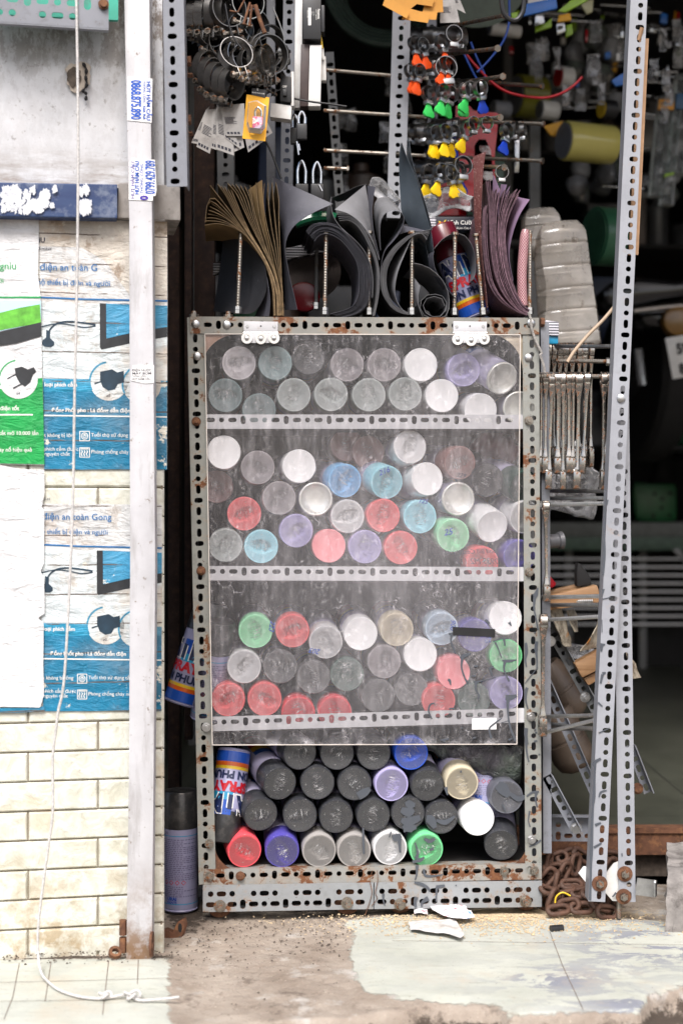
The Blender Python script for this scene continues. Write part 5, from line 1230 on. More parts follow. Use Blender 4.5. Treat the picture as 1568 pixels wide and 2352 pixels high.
label_can('grey capped spray can leaning at the left end of the third shelf', c0, c1 - c0, (.2, -1, .1), 'cap_dark', mode='back', Lb=.135, Lc=.065)
c1 = CAB(1092, 1850, .10); c0 = CAB(1122, 1760, .16)
label_can('can with a printed lavender label slanting behind the bright white cap', CAB(1106, 1870, .06), UP + n_ * .4 + u_ * .15, (0, -1, .3), 'cap_dark', mode='back', Lb=.10, Lc=.03)
# plastic bag at the right of the bottom compartment
q = N('dark_plastic_bag'); c = q.mix(q.step(q.noise(12, 5), .4, .65), (.07, .065, .075), (.12, .15, .12)); c = q.mix(q.step(q.noise(22, 4, .6, off=4), .60, .68), c, (.32, .30, .26)); q.set(Base_Color=c, Roughness=.22); q.l(q.bump(q.noise(30, 5, .6, dist=1.5), 1, .02), q.b.inputs['Normal']); M['bag'] = q.mat
b = MB(); pts = [CAB(*K14(*z), .10 - .03 * i / 5) for i, z in enumerate(((560, 120), (720, 170), (860, 200), (1000, 240), (1150, 285), (1290, 300)))]
b.tube(smooth_pts(pts, 5), [.012 + .026 * min(i / 12, 1) + .003 * math.sin(i * 1.7) for i in range(26)], 14)
for i, v in enumerate(b.v): b.v[i] = v + V3((mn.noise(v * 30), mn.noise(v * 30 + V3((5, 0, 0))), mn.noise(v * 30 + V3((0, 7, 0))))) * .006
b.build('plastic_bag', M['bag'], label='dark rolled plastic bag wedged at the right of the bottom compartment', cat='bag', loc=pts[-1], smooth=80)
# brown cloudy bag on the second shelf, right
b = MB(); pts = [CAB(*KN(*z), .13) for z in ((1000, 990), (1090, 1050), (1180, 1120), (1260, 1180))]; b.tube(smooth_pts(pts, 5), [.03 + .004 * math.sin(i * 1.3) for i in range(16)], 12)
for i, v in enumerate(b.v): b.v[i] = v + V3((mn.noise(v * 30), mn.noise(v * 30 + V3((5, 0, 0))), mn.noise(v * 30 + V3((0, 7, 0))))) * .008
b.build('plastic_bag', simple('red_brown_bag', (.16, .05, .05), .3, 0, .5, 30, .9, 40), label='reddish brown plastic bag tucked at the upper right of the second shelf', cat='bag', loc=pts[-1], smooth=80)
# ================================================================== SANDPAPER ON TOP OF THE CABINET
def grit(name, c, sp=(.5, .5, .5), amt=.68, rough=.75, paper=None):
    q = N(name); b = q.mix(q.step(q.noise(14, 4), .3, .7), tuple(v * .75 for v in c), tuple(v * 1.25 for v in c))
    s = q.step(q.noise(420, 2, .6, off=3), amt, amt + .05); b = q.mix(s, b, sp); q.set(Base_Color=b, Roughness=rough)
    q.l(q.bump(q.noise(500, 2), .5, .0008), q.b.inputs['Normal']); M[name] = q.mat
grit('grit_black', (.020, .020, .023), (.10, .10, .11), .66, .5); grit('grit_grey', (.068, .068, .085), (.30, .30, .34), .70, .55); grit('grit_light', (.17, .17, .18), (.34, .34, .34), .72, .6)
grit('grit_blue', (.062, .078, .095), (.16, .18, .2), .70, .45); grit('paper_brown', (.235, .152, .066), (.12, .08, .04), .70, .8); grit('paper_dark', (.085, .065, .05), (.3, .24, .15), .66, .8)
grit('grit_maroon', (.12, .035, .032), (.50, .32, .30), .60, .6); grit('paper_mauve', (.24, .155, .25), (.16, .08, .13), .68, .8); M['edge_mauve'] = simple('cut_paper_edge', (.21, .12, .155), .8, 0, .7, 150); M['edge_brown'] = simple('brown_paper_edge', (.24, .16, .08), .8, 0, .6, 120)
grit('paper_plum', (.075, .036, .05), (.34, .18, .22), .6, .8)
def px(pts, mp, off): return [CAB(*mp(*q), off) for q in pts]
def sheet_thing(label, front, back=None, mp=K9, off=.004, depth=.17, mats=('grit_grey', 'grit_black'), th=.0005, cat='sandpaper', group='sandpaper sheets on the cabinet', boff=None):
    f = px(front, mp, off)
    bk = px(back, mp, boff if boff is not None else off + depth) if back else [p + n_ * depth for p in f]
    t = thing('sandpaper_sheet', label, cat, f[-1], group)
    b = MB(); b.sheet(f, bk, th, m=0, back=1); b.build('sheet', [M[m] for m in mats], t, smooth=60); return t
def bundle(label, groups, mp=K9, off=.004, depth=.17, mats=('paper_brown', 'grit_black'), jit=3, seed=1, topjit=0, edge=None):
    r = random.Random(seed); t = None
    for (A, Bc, n) in groups:
        for i in range(n):
            k = i / max(n - 1, 1); pts = []
            dj = r.uniform(-1, 1) * topjit; jy = [r.uniform(-jit, jit) for _ in A]
            for q, (a, c) in enumerate(zip(A, Bc)):
                w_ = (1 - q / (len(A) - 1))
                pts.append((a[0] + (c[0] - a[0]) * k + jy[q] * w_ * .6, a[1] + (c[1] - a[1]) * k + jy[q] * w_ + dj * w_))
            f = px(pts, mp, off + r.uniform(-.003, .003)); bk = [p + n_ * (depth + r.uniform(-.01, .01)) for p in f]
            if t is None: t = thing('sandpaper_bundle', label, 'sandpaper', px([A[-1]], mp, off)[0], 'sandpaper sheets on the cabinet')
            b = MB(); b.sheet(f, bk, .0007 if edge else .0005, k=3, back=1, edge=2 if edge else None); b.build('sheet', [M[m] for m in mats + ((edge,) if edge else ())], t, smooth=60)
    return t
bundle('bundle of brown backed sandpaper fanned out to the left', [
    ([(232, 490), (330, 482), (450, 510), (560, 580), (650, 680), (720, 800), (760, 950), (770, 1080), (775, 1200)], [(285, 320), (340, 360), (420, 430), (520, 540), (620, 660), (705, 800), (755, 950), (772, 1080), (780, 1200)], 7),
    ([(240, 470), (270, 300), (400, 400), (520, 530), (620, 660), (720, 820), (765, 960), (778, 1080), (784, 1200)], [(275, 178), (330, 250), (430, 380), (530, 520), (640, 670), (735, 830), (775, 970), (784, 1090), (788, 1200)], 3),
    ([(335, 170), (400, 260), (470, 400), (560, 540), (660, 690), (745, 850), (790, 1010), (797, 1100), (800, 1200)], [(440, 215), (480, 310), (530, 430), (600, 570), (690, 720), (765, 880), (805, 1030), (809, 1110), (812, 1200)], 5),
    ([(410, 160), (480, 240), (540, 370), (610, 520), (690, 680), (770, 850), (808, 1010), (812, 1110), (815, 1200)], [(545, 185), (590, 290), (620, 420), (670, 560), (730, 720), (790, 880), (818, 1040), (822, 1120), (825, 1200)], 5),
    ([(590, 180), (610, 330), (645, 470), (700, 640), (750, 780), (800, 930), (822, 1060), (826, 1130), (828, 1200)], [(680, 135), (690, 330), (700, 480), (735, 620), (770, 800), (810, 950), (832, 1080), (836, 1140), (838, 1200)], 3),
    ([(700, 160), (690, 300), (720, 500), (770, 700), (815, 900), (836, 1000), (838, 1050), (840, 1130), (842, 1200)], [(790, 155), (812, 290), (815, 420), (820, 600), (835, 900), (842, 1000), (845, 1060), (848, 1130), (851, 1200)], 4)], K8, seed=2, edge='edge_brown')
sheet_thing('single brown backed sheet standing at the middle of the fanned bundle', [(680, 136), (690, 330), (705, 480), (735, 620), (775, 800), (815, 960), (838, 1090), (842, 1200)], [(575, 215), (610, 330), (650, 470), (705, 640), (755, 790), (803, 940), (828, 1080), (834, 1200)], K8, .003, mats=('paper_brown', 'paper_brown'), boff=.03)
sheet_thing('dark curled sheet hanging open at the far left of the sandpaper', [(600, 590), (660, 690), (708, 830), (718, 960), (700, 1050), (650, 1140), (600, 1180), (540, 1186)], [(380, 560), (372, 650), (360, 760), (345, 880), (330, 980), (318, 1060), (308, 1130), (304, 1165)], K8, .006, mats=('grit_black', 'grit_black'), boff=.17)
sheet_thing('dark curled sheet under the brown bundle', [(720, 900), (735, 990), (745, 1080), (742, 1150), (735, 1205)], [(690, 1000), (680, 1060), (660, 1120), (640, 1170), (625, 1205)], K8, .004, mats=('grit_grey', 'grit_black'), boff=.05)
sheet_thing('broad dark grey sheet flaring out to the right of the brown bundle', [(1238, 325), (1100, 385), (950, 480), (880, 580), (862, 680), (880, 800), (905, 930), (935, 1050), (957, 1155)], [(765, 112), (800, 250), (822, 400), (838, 560), (845, 700), (850, 800), (855, 950), (860, 1060), (862, 1155)], K8, .004, mats=('grit_grey', 'grit_grey'), boff=.055)
# top arc of the flare
bundle('thick bundle of black sandpaper curled like a wave', [
    ([(1090, 615), (1130, 565), (1200, 555), (1290, 600), (1370, 690), (1430, 800), (1445, 930), (1430, 1060), (1370, 1140), (1215, 1186)], [(1030, 540), (1080, 490), (1180, 470), (1300, 510), (1420, 640), (1515, 780), (1545, 950), (1520, 1090), (1450, 1175), (1330, 1216)], 11)], K8, mats=('grit_grey', 'grit_black'), seed=5, jit=5)
sheet_thing('loose black sheet with a curled tip above the wave bundle', [(1225, 265), (1222, 330), (1240, 420), (1300, 510), (1400, 600), (1480, 690), (1530, 800), (1550, 930), (1545, 1060)], None, K8, .002, .14, ('grit_light', 'grit_black'))
sheet_thing('black sheet lying over the back of the wave bundle', [(1230, 275), (1320, 240), (1420, 190), (1500, 170)], [(1270, 310), (1350, 290), (1450, 250), (1540, 260)], K8, .05, mats=('grit_black', 'grit_black'), boff=.12)
sheet_thing('light grey sheet twisted into a cone left of the teardrop loop', [(-122, 566), (-10, 600), (80, 670), (150, 770), (200, 880), (226, 960)], [(118, 372), (140, 500), (165, 640), (190, 780), (215, 890), (228, 960)], K9, .004, mats=('grit_light', 'grit_light'), boff=.05)
sheet_thing('narrow bluish grey sheet standing beside the light cone', [(197, 388), (180, 480), (170, 600), (185, 750), (215, 880), (230, 960)], [(134, 376), (142, 500), (160, 650), (185, 780), (215, 890), (230, 962)], K9, .002, mats=('grit_grey', 'grit_grey'), boff=.02)
bundle('few thin grey sheets bent below the light cone', [([(-105, 600), (0, 610), (90, 690), (160, 820), (212, 960), (230, 1100), (220, 1250), (190, 1395)], [(-80, 655), (0, 650), (80, 720), (150, 850), (200, 980), (215, 1110), (205, 1250), (180, 1398)], 4)], K9, mats=('grit_light', 'grit_black'), seed=8)
sheet_thing('grey sheet rolled into a teardrop loop', [(240, 885), (235, 780), (240, 660), (280, 592), (350, 566), (410, 600), (420, 660), (390, 740), (330, 820), (275, 880), (248, 960), (238, 1060), (225, 1160)], [(222, 820), (200, 700), (185, 560), (215, 480), (280, 470), (350, 520), (395, 590), (370, 690), (315, 790), (268, 870), (246, 950), (236, 1050), (224, 1150)], K9, .003, mats=('grit_grey', 'grit_light'), boff=.10)
bundle('grey bundle opening to the left below the tall spike', [([(490, 1390), (400, 1375), (320, 1325), (258, 1225), (242, 1100), (262, 980), (335, 865), (425, 790), (500, 752), (570, 735), (632, 722)], [(410, 1350), (360, 1325), (318, 1270), (290, 1190), (282, 1100), (300, 1000), (360, 890), (440, 810), (500, 765), (560, 752), (600, 800)], 9)], K9, mats=('grit_light', 'grit_black'), seed=4, depth=.16)
sheet_thing('grey inner sheet of the bundle curling to a point near its foot', [(412, 1350), (370, 1290), (350, 1200), (372, 1060), (430, 910), (475, 800)], [(300, 1250), (290, 1180), (295, 1080), (330, 960), (390, 850), (450, 780)], K9, .004, mats=('grit_light', 'grit_light'), boff=.08)
sheet_thing('small pointed grey sheet lying on the bundle below the spike', [(390, 760), (450, 740), (520, 738), (600, 728), (640, 712)], [(400, 690), (440, 680), (480, 672), (515, 668), (550, 664)], K9, .02, mats=('grit_light', 'grit_grey'), boff=.07)
sheet_thing('tall blue grey sheet rising to a sharp spike', [(404, 40), (442, 150), (500, 280), (545, 420), (590, 580), (632, 730), (652, 890)], [(398, 42), (382, 180), (385, 320), (395, 480), (408, 600), (500, 760), (610, 915)], K9, .006, mats=('grit_blue', 'grit_blue'), boff=.05)
sheet_thing('second spiky blue grey sheet close behind the tall one', [(462, 14), (478, 150), (512, 280), (555, 410), (602, 560), (642, 725)], [(460, 16), (446, 130), (460, 260), (500, 420), (550, 580), (600, 740)], K9, .03, mats=('grit_blue', 'grit_grey'), boff=.09)
sheet_thing('blue grey sheet bending down right of the spike', [(658, 890), (648, 930), (662, 1020), (700, 1100), (755, 1185), (835, 1268)], [(612, 916), (614, 970), (630, 1040), (680, 1130), (735, 1200), (790, 1262)], K9, .004, mats=('grit_grey', 'grit_black'), boff=.03)
sheet_thing('dark folded sheet behind the upright bolt below the spike', [(500, 752), (570, 770), (600, 880), (625, 1030)], [(470, 800), (520, 860), (560, 950), (600, 1040)], K9, .03, mats=('grit_blue', 'grit_black'), boff=.10)
sheet_thing('black sheet rolled into an open tube at the cabinet edge', [(500, 985), (600, 1012), (690, 1080), (752, 1170), (776, 1280), (762, 1380), (700, 1418), (620, 1414), (560, 1370), (549, 1300), (588, 1245), (660, 1228), (732, 1250), (758, 1320), (722, 1390), (655, 1406), (592, 1372), (572, 1310), (600, 1262), (660, 1246), (722, 1268), (740, 1320)], None, K9, -.002, .17, ('grit_light', 'grit_black'))
sheet_thing('light grey sheet wrapped left of the open tube', [(548, 1165), (530, 1260), (545, 1350), (582, 1432)], [(500, 1100), (505, 1200), (515, 1290), (560, 1390)], K9, .0, mats=('grit_light', 'grit_light'), boff=.02)
sheet_thing('pale sheet bowed over the maroon capped can', [(660, 872), (720, 800), (800, 756), (880, 762), (940, 822), (976, 920), (982, 1040), (965, 1110)], None, K9, .03, .15, ('grit_light', 'grit_light'))
bundle('thick stack of purple backed sandpaper bending to the right', [
    ([(1045, 520), (1035, 620), (1035, 780), (1050, 950), (1080, 1120), (1150, 1250), (1270, 1350), (1380, 1396)], [(1075, 575), (1070, 680), (1072, 820), (1090, 990), (1125, 1150), (1195, 1270), (1295, 1355), (1385, 1394)], 6),
    ([(1065, 340), (1085, 520), (1095, 780), (1110, 960), (1145, 1120), (1210, 1250), (1300, 1350), (1388, 1390)], [(1180, 430), (1150, 580), (1140, 780), (1155, 960), (1185, 1110), (1240, 1240), (1320, 1345), (1390, 1386)], 9),
    ([(1200, 440), (1165, 600), (1155, 780), (1172, 960), (1205, 1110), (1255, 1230), (1325, 1340), (1392, 1380)], [(1330, 440), (1250, 600), (1215, 760), (1222, 920), (1245, 1060), (1290, 1200), (1350, 1310), (1405, 1352)], 12)], K9, mats=('paper_plum', 'grit_maroon'), edge='edge_mauve', seed=6, topjit=40, jit=2)
sheet_thing('outermost purple sheet of the bent stack with its back showing', [(1405, 486), (1330, 600), (1275, 740), (1245, 880), (1250, 1000), (1275, 1120)], [(1290, 462), (1240, 600), (1215, 760), (1215, 900), (1235, 1030), (1265, 1130)], K9, .003, mats=('paper_mauve', 'grit_maroon'), boff=.05)
sheet_thing('torn purple sheet standing taller than the bent stack', [(1176, 420), (1165, 500), (1160, 600), (1165, 700)], [(1122, 292), (1115, 400), (1125, 520), (1150, 690)], K9, .01, mats=('paper_mauve', 'paper_mauve'), boff=.04)
sheet_thing('torn purple sheet with a folded top in the middle of the stack', [(1225, 370), (1205, 440), (1190, 520), (1185, 640)], [(1180, 365), (1170, 440), (1165, 520), (1175, 640)], K9, .012, mats=('paper_mauve', 'paper_plum'), boff=.05)
sheet_thing('narrow torn purple sheet at the right of the stack', [(1250, 380), (1225, 450), (1205, 540), (1198, 640)], [(1210, 440), (1200, 480), (1190, 560), (1190, 640)], K9, .02, mats=('paper_mauve', 'paper_plum'), boff=.05)
sheet_thing('tall red brown sandpaper strip bent into a half tube', [(1060, 112), (1042, 250), (1030, 450), (1022, 700), (1035, 950), (1058, 1150), (1076, 1338)], [(962, 150), (966, 350), (970, 600), (984, 760), (1010, 920), (1040, 1120), (1062, 1338)], K9, .0, mats=('grit_maroon', 'grit_maroon'), boff=.02)
# ---- other things on the cabinet top
q = N('pink_braided_tube'); x, y, z = q.xyz(); an = q.math('ARCTAN2', x, y)
w1 = q.math('FRACT', q.math('ADD', q.math('MULTIPLY', z, 160), q.math('MULTIPLY', an, 1.9))); w2 = q.math('FRACT', q.math('SUBTRACT', q.math('MULTIPLY', z, 160), q.math('MULTIPLY', an, 1.9)))
q.set(Base_Color=q.mix(q.math('MINIMUM', q.math('ADD', q.math('LESS_THAN', w1, .2), q.math('LESS_THAN', w2, .2)), 1.0), (.20, .055, .075), (.62, .42, .42)), Roughness=.25); M['braid'] = q.mat
o = CAB(*K9(1352, 1320), .02); b = MB(); e = CAB(*K9(1372, 722), .02); b.tube(smooth_pts([o, CAB(*K9(1346, 1050), .02), e], 8), [.0095] * 15 + [.0085, .006], 16); b.build('braided_hose', M['braid'], label='short pink braided hose standing at the right end of the cabinet top', cat='hose', loc=o, smooth=60)
def pbox(name, label, cat, x0, y0, x1, y1, mp, pl, off, depth, mat, bev=.001, group=None, tilt=0):
    a = pl(*mp(x0, y1), off); c = pl(*mp(x1, y1 + tilt), off); e = pl(*mp(x0, y0), off)
    t = thing(name, label, cat, a, group); b = MB(); b.box(a, c - a, pl.n * depth, V3((0, 0, e.z - a.z))); b.build('body', mat if not isinstance(mat, str) else M[mat], t, bevel=bev); return t
M['box_black'] = simple('black_box_print', (.012, .013, .022), .35, 0, .2)
t = pbox('hook_box', 'long black box with white lettering and a red and yellow emblem behind the sandpaper', 'box', 675, 622, 1085, 726, K9, CAB, .14, .03, 'box_black', .0005)
bx = lambda tx, ty, x, y, k: CAB(*K9(x + tx * k, y - ty * k), .1394)
b = MB(); b.text('Vĩnh Cường', lambda tx, ty: bx(tx, ty, 765, 682, 46), 0, .01); b.text('Móc Nhôm Cao Cấp', lambda tx, ty: bx(tx, ty, 772, 718, 24)); b.text('A', lambda tx, ty: bx(tx, ty, 952, 700, 60), 0, .03); b.build('lettering', M['p_inkw'], t, smooth=0)
b = MB(); b.face([CAB(*K9(*q_), .1393) for q_ in ((690, 655), (706, 655), (720, 685), (740, 648), (752, 645), (725, 702), (712, 702))]); b.build('yellow_emblem', M['lab_yel'], t, smooth=0)
b = MB()
for i in range(10):
    a, c = R(60 + i * 24), R(84 + i * 24); f = lambda an, rr: CAB(*K9(716 + rr * math.cos(an), 688 - rr * math.sin(an) * .75), .13925)
    b.add([f(a, 34), f(c, 34), f(c, 27), f(a, 27)], [(0, 1, 2, 3)])
b.build('red_emblem', M['lab_red'], t, smooth=0)
def striped(name, d, l, sc, ax=2):
    q = N(name); o = q.xyz()[ax]; q.set(Base_Color=q.mix(q.math('LESS_THAN', q.math('FRACT', q.math('MULTIPLY', o, sc)), .45), d, l), Roughness=.3); return q.mat
M['stripe'] = striped('striped_aluminium', (.03, .03, .035), (.42, .42, .45), 190)
M['stripe_w'] = striped('striped_white_hooks', (.10, .10, .12), (.70, .69, .74), 190)
pbox('hook_pack', 'pack of striped aluminium hooks lying behind the dark curled sheets', 'pack', 870, 672, 1320, 760, K8, CAB, .20, .02, 'stripe', .0005, tilt=-90)
pbox('hook_pack', 'small pack of striped white hooks left of the black lettered box', 'pack', 610, 628, 676, 712, K9, CAB, .145, .02, 'stripe_w', .0005)
pbox('hook_pack', 'pack of striped hooks lying low behind the leftmost dark sheet', 'pack', 300, 790, 372, 880, K8, CAB, .2, .02, 'stripe', .0005, tilt=-20)
t = pbox('hook_pack', 'striped white hook pack poking out at the right end of the cabinet top', 'pack', 385, 1030, 503, 1158, K10, CAB, .05, .03, 'stripe_w', .003, tilt=14)
pbox('blue_pack', 'blue plastic wrap under the striped white hook pack at the cabinet corner', 'pack', 388, 1150, 498, 1235, K10, CAB, .055, .02, 'lab_teal', .003)
b = MB(); o = CAB(*K8(1010, 1060), .16); b.lathe(o, -n_ + UP * .3, [(0, .032), (.006, .032), (.008, .030), (.006, .026)], 28); b.build('plastic_lid', simple('red_plastic', (.16, .008, .014), .25, 0, .3, 30), label='dark red plastic lid lying behind the flaring grey sheet', cat='lid', loc=o)  # the loose round red lid
b = MB(); o = CAB(*K8(1090, 860), .23); b.lathe(o, -n_, [(0, .055), (.004, .055), (.005, .050), (.003, .012)], 36); b.build('grinding_disc', simple('dusty_disc', (.11, .09, .085), .9, 0, .4, 20, .4), label='dusty grey brown grinding disc standing behind the wave bundle', cat='disc', loc=o)
b = MB(); b.tube(smooth_pts([CAB(*K8(*q_), .13) for q_ in ((940, 480), (1060, 440), (1200, 430), (1360, 470))], 5), .011, 10); b.build('green_bottle', simple('green_glossy_plastic', (.01, .11, .05), .15, 0, .3, 30), label='glossy green plastic tube lying behind the wave bundle', cat='tube', loc=CAB(*K8(1200, 440), .13))
M['film_bag'] = clear('clear_plastic_bag', (.86, .86, .87), .30, .1, 45, 1.0)
def blobbag(label, pts, off, rad, mat='film_bag', mp=K9, amp=.012, pl=CAB, loc=None):
    b = MB(); c = [pl(*mp(*q_), off) for q_ in pts]; sp_ = smooth_pts(c, 5); n = len(sp_)
    b.tube(sp_, [rad * (.35 + .65 * math.sin(PI * min(max((i + 1) / (n + 1), .02), .98)) ** .5) for i in range(n)], 16)
    for i, v in enumerate(b.v): b.v[i] = v + V3((mn.noise(v * 28), mn.noise(v * 28 + V3((5, 0, 0))), mn.noise(v * 28 + V3((0, 7, 0))))) * amp
    return b.build('plastic_bag', M[mat], label=label, cat='bag', loc=c[0], smooth=80)
blobbag('crumpled clear plastic bag behind the spike and the red strip', [(560, 560), (680, 500), (800, 480), (960, 520)], .19, .022)
blobbag('clear plastic bag of white hooks rising behind the teardrop loop', [(150, 360), (230, 400), (300, 460), (380, 520)], .16, .02)
# ================================================================== HANGING GOODS, UPPER PART
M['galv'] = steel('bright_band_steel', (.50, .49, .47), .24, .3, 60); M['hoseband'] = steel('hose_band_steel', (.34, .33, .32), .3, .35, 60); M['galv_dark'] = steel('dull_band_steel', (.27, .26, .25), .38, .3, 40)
M['shopdark'] = simple('dark_goods', (.03, .03, .033), .5, 0, .5, 10)
q = N('coloured_key'); oi = q.n('ObjectInfo'); q.set(Base_Color=oi.outputs['Color'], Roughness=.35); M['key'] = q.mat
def vbar(label, top, bot, wpx, Y, mat, cat='slotted angle', pat='TOLO', fl=1, pitch=.0203, hc=.5, right=True):
    A, Bq = P(*bot, Y), P(*top, Y); d = wpx / F * (Y + DC); b = MB()
    b.perf(A, Bq, (1, 0, 0), (0, 1, 0), d, .002, rows=[(0, d, d * hc, pat)], pitch=pitch)
    if fl: b.box(A + V3((0 if fl < 0 else d - .002, .002, 0)), Bq - A, V3((.002, 0, 0)), V3((0, .035, 0)))
    return b.build('slotted_angle', M[mat], label=label, cat=cat, loc=A, smooth=0)
vbar('grey slotted post rising behind the tall sandpaper spike', (905, -80), (888, 500), 41, .26, 'angle_clean', fl=-1)
vbar('grey slotted post behind the switches, seen edge on', (652, -80), (643, 470), 28, .22, 'angle_grey')
vbar('dim slotted post right of the big clamps, behind the peg rods', (746, 120), (772, 490), 20, .50, 'angle_dark')
vbar('dim slotted post deep behind the hose clamps', (978, -80), (985, 470), 22, .46, 'angle_grey')
vbar('dull slotted post in the shade behind the brown sandpaper', (498, 240), (500, 500), 38, .3, 'angle_dark')
def flatbar(label, x0, x1, y0, y1, Y, mat, dep=.02):
    a, c = P(x0, y1, Y), P(x1, y1, Y); e = P(x0, y0, Y); b = MB(); b.box(a, c - a, V3((0, dep, 0)), V3((0, 0, e.z - a.z))); return b.build('upright_bar', M[mat], label=label, cat='bar', loc=a, bevel=.001)
flatbar('plain grey upright bar behind the big clamps', 612, 632, -80, 470, .28, 'angle_grey')
flatbar('rusty upright rail of the shutter left of the sandpaper', 446, 492, 130, 735, .34, 'rust_dark', .04)
flatbar('narrow dark upright rail beside the rusty one', 424, 440, 300, 1700, .33, 'rust_dark', .04)
flatbar('dark brown upright rail in the gap beside the cabinet', 386, 412, 520, 1900, .36, 'rust_dark', .05)
flatbar('orange sign strip in the shade behind the big clamps', 424, 440, 300, 455, .42, 'lab_or', .01)
# big pipe clamps
def clamp_proto(mat, name='pipe_clamp'):
    t = thing(name, 'x', 'pipe clamp', (0, 0, 0)); r, w_ = .033, .019
    b = MB(); n = 40; prof = [(-w_ / 2, r), (w_ / 2, r), (w_ / 2, r + .0016), (-w_ / 2, r + .0016), (-w_ / 2, r)]; b.lathe((0, 0, 0), (0, 1, 0), prof, n, cap0=False, cap1=False); band_ = b.build('ring_band', M[mat], t, smooth=40)
    for s in (-1, 1):
        b = MB(); b.prism([V3((s * .007, -w_ / 2, -r + .002)), V3((s * .007, -w_ / 2, -r - .018)), V3((s * .007, w_ / 2, -r - .018)), V3((s * .007, w_ / 2, -r + .002))], V3((s * .0018, 0, 0))); b.build('lug', M[mat], t, bevel=.0006)
    b = MB(); b.tube([(-.022, 0, -r - .010), (.020, 0, -r - .010)], .0038, 10); bo = b.build('bolt', M['zinc_rusty'], t)
    b = MB(); b.lathe((.0088, 0, -r - .010), (1, 0, 0), [(0, .0075), (.0065, .0072)], 6); b.build('nut', M['zinc_rusty'], bo, smooth=0)
    b = MB(); b.lathe((-.022, 0, -r - .010), (1, 0, 0), [(0, .0070), (.0055, .0072)], 6); b.build('bolt_head', M['zinc_rusty'], bo, smooth=0)
    return t
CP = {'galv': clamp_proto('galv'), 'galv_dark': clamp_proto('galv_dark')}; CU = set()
def aim(ax, up, pos, s=1.0):
    y = V3(ax).normalized(); z = V3(up); z = (z - y * z.dot(y)).normalized(); x = y.cross(z)
    m = Matrix((x * s, y * s, z * s)).transposed().to_4x4(); m.translation = pos; return m
def clamp(label, cx, cy, r, ax, mat='galv', Y=.0, lug=(0, 0, 1)):
    p = CP[mat]; o = dup(p) if mat in CU else p; CU.add(mat)
    c = P(*K2(cx, cy), Y); s = r / 1.96 * .57415 / F * (Y + DC) / .0338
    o.matrix_world = aim(ax, lug, c, s); o['label'] = label; o['group'] = 'pipe clamps hanging in a bunch'
clamp('brightest large pipe clamp facing the street at the front of the bunch', 668, 425, 132, (-.42, 1, -.28), 'galv', -.12, (-.25, 0, 1))
clamp('bright pipe clamp nested behind the front one', 745, 470, 122, (-.6, 1, -.2), 'galv', -.08, (-.2, 0, 1))
clamp('pipe clamp tilted edge on right of the front one', 850, 480, 118, (-1, .55, -.1), 'galv', -.08, (.0, 0, 1))
clamp('shiny pipe clamp with a rusty bolt above the yellow package', 900, 480, 125, (-1, .45, -.05), 'galv', -.06, (-.1, 0, 1))
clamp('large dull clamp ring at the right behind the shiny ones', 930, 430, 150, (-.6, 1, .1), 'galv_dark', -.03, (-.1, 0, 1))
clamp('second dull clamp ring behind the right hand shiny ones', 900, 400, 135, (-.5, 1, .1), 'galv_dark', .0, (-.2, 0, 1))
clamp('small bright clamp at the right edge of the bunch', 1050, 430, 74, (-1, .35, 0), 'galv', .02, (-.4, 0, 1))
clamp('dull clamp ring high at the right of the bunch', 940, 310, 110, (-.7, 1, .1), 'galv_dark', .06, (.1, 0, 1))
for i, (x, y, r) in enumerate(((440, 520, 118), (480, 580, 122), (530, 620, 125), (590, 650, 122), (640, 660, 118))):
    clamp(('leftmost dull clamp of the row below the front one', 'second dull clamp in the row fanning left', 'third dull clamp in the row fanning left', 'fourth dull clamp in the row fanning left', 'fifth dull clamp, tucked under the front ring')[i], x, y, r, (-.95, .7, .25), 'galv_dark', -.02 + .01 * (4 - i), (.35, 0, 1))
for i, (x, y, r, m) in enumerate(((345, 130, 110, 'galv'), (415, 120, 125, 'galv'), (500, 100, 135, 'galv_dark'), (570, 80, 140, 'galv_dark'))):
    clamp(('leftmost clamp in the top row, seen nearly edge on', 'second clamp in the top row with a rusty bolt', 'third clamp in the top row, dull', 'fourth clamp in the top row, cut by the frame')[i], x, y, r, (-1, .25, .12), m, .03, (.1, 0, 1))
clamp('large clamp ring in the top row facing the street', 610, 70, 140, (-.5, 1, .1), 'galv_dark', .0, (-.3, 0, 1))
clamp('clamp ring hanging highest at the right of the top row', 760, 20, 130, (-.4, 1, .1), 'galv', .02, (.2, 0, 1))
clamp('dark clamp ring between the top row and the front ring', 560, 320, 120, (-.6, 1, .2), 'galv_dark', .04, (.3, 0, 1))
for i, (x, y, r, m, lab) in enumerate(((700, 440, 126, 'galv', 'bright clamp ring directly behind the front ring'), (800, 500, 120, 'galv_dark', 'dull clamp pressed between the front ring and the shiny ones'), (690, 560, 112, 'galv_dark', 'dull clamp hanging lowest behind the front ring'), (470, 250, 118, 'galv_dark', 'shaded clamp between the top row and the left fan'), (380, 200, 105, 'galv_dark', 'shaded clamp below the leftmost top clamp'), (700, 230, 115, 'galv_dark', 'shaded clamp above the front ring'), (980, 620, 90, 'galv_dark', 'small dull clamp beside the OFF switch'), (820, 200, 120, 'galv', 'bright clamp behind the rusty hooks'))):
    clamp(lab, x, y, r, (-.75, 1, -.1 + .05 * (i % 4)), m, .0 + .012 * i, (-.2 + .1 * i, 0, 1))
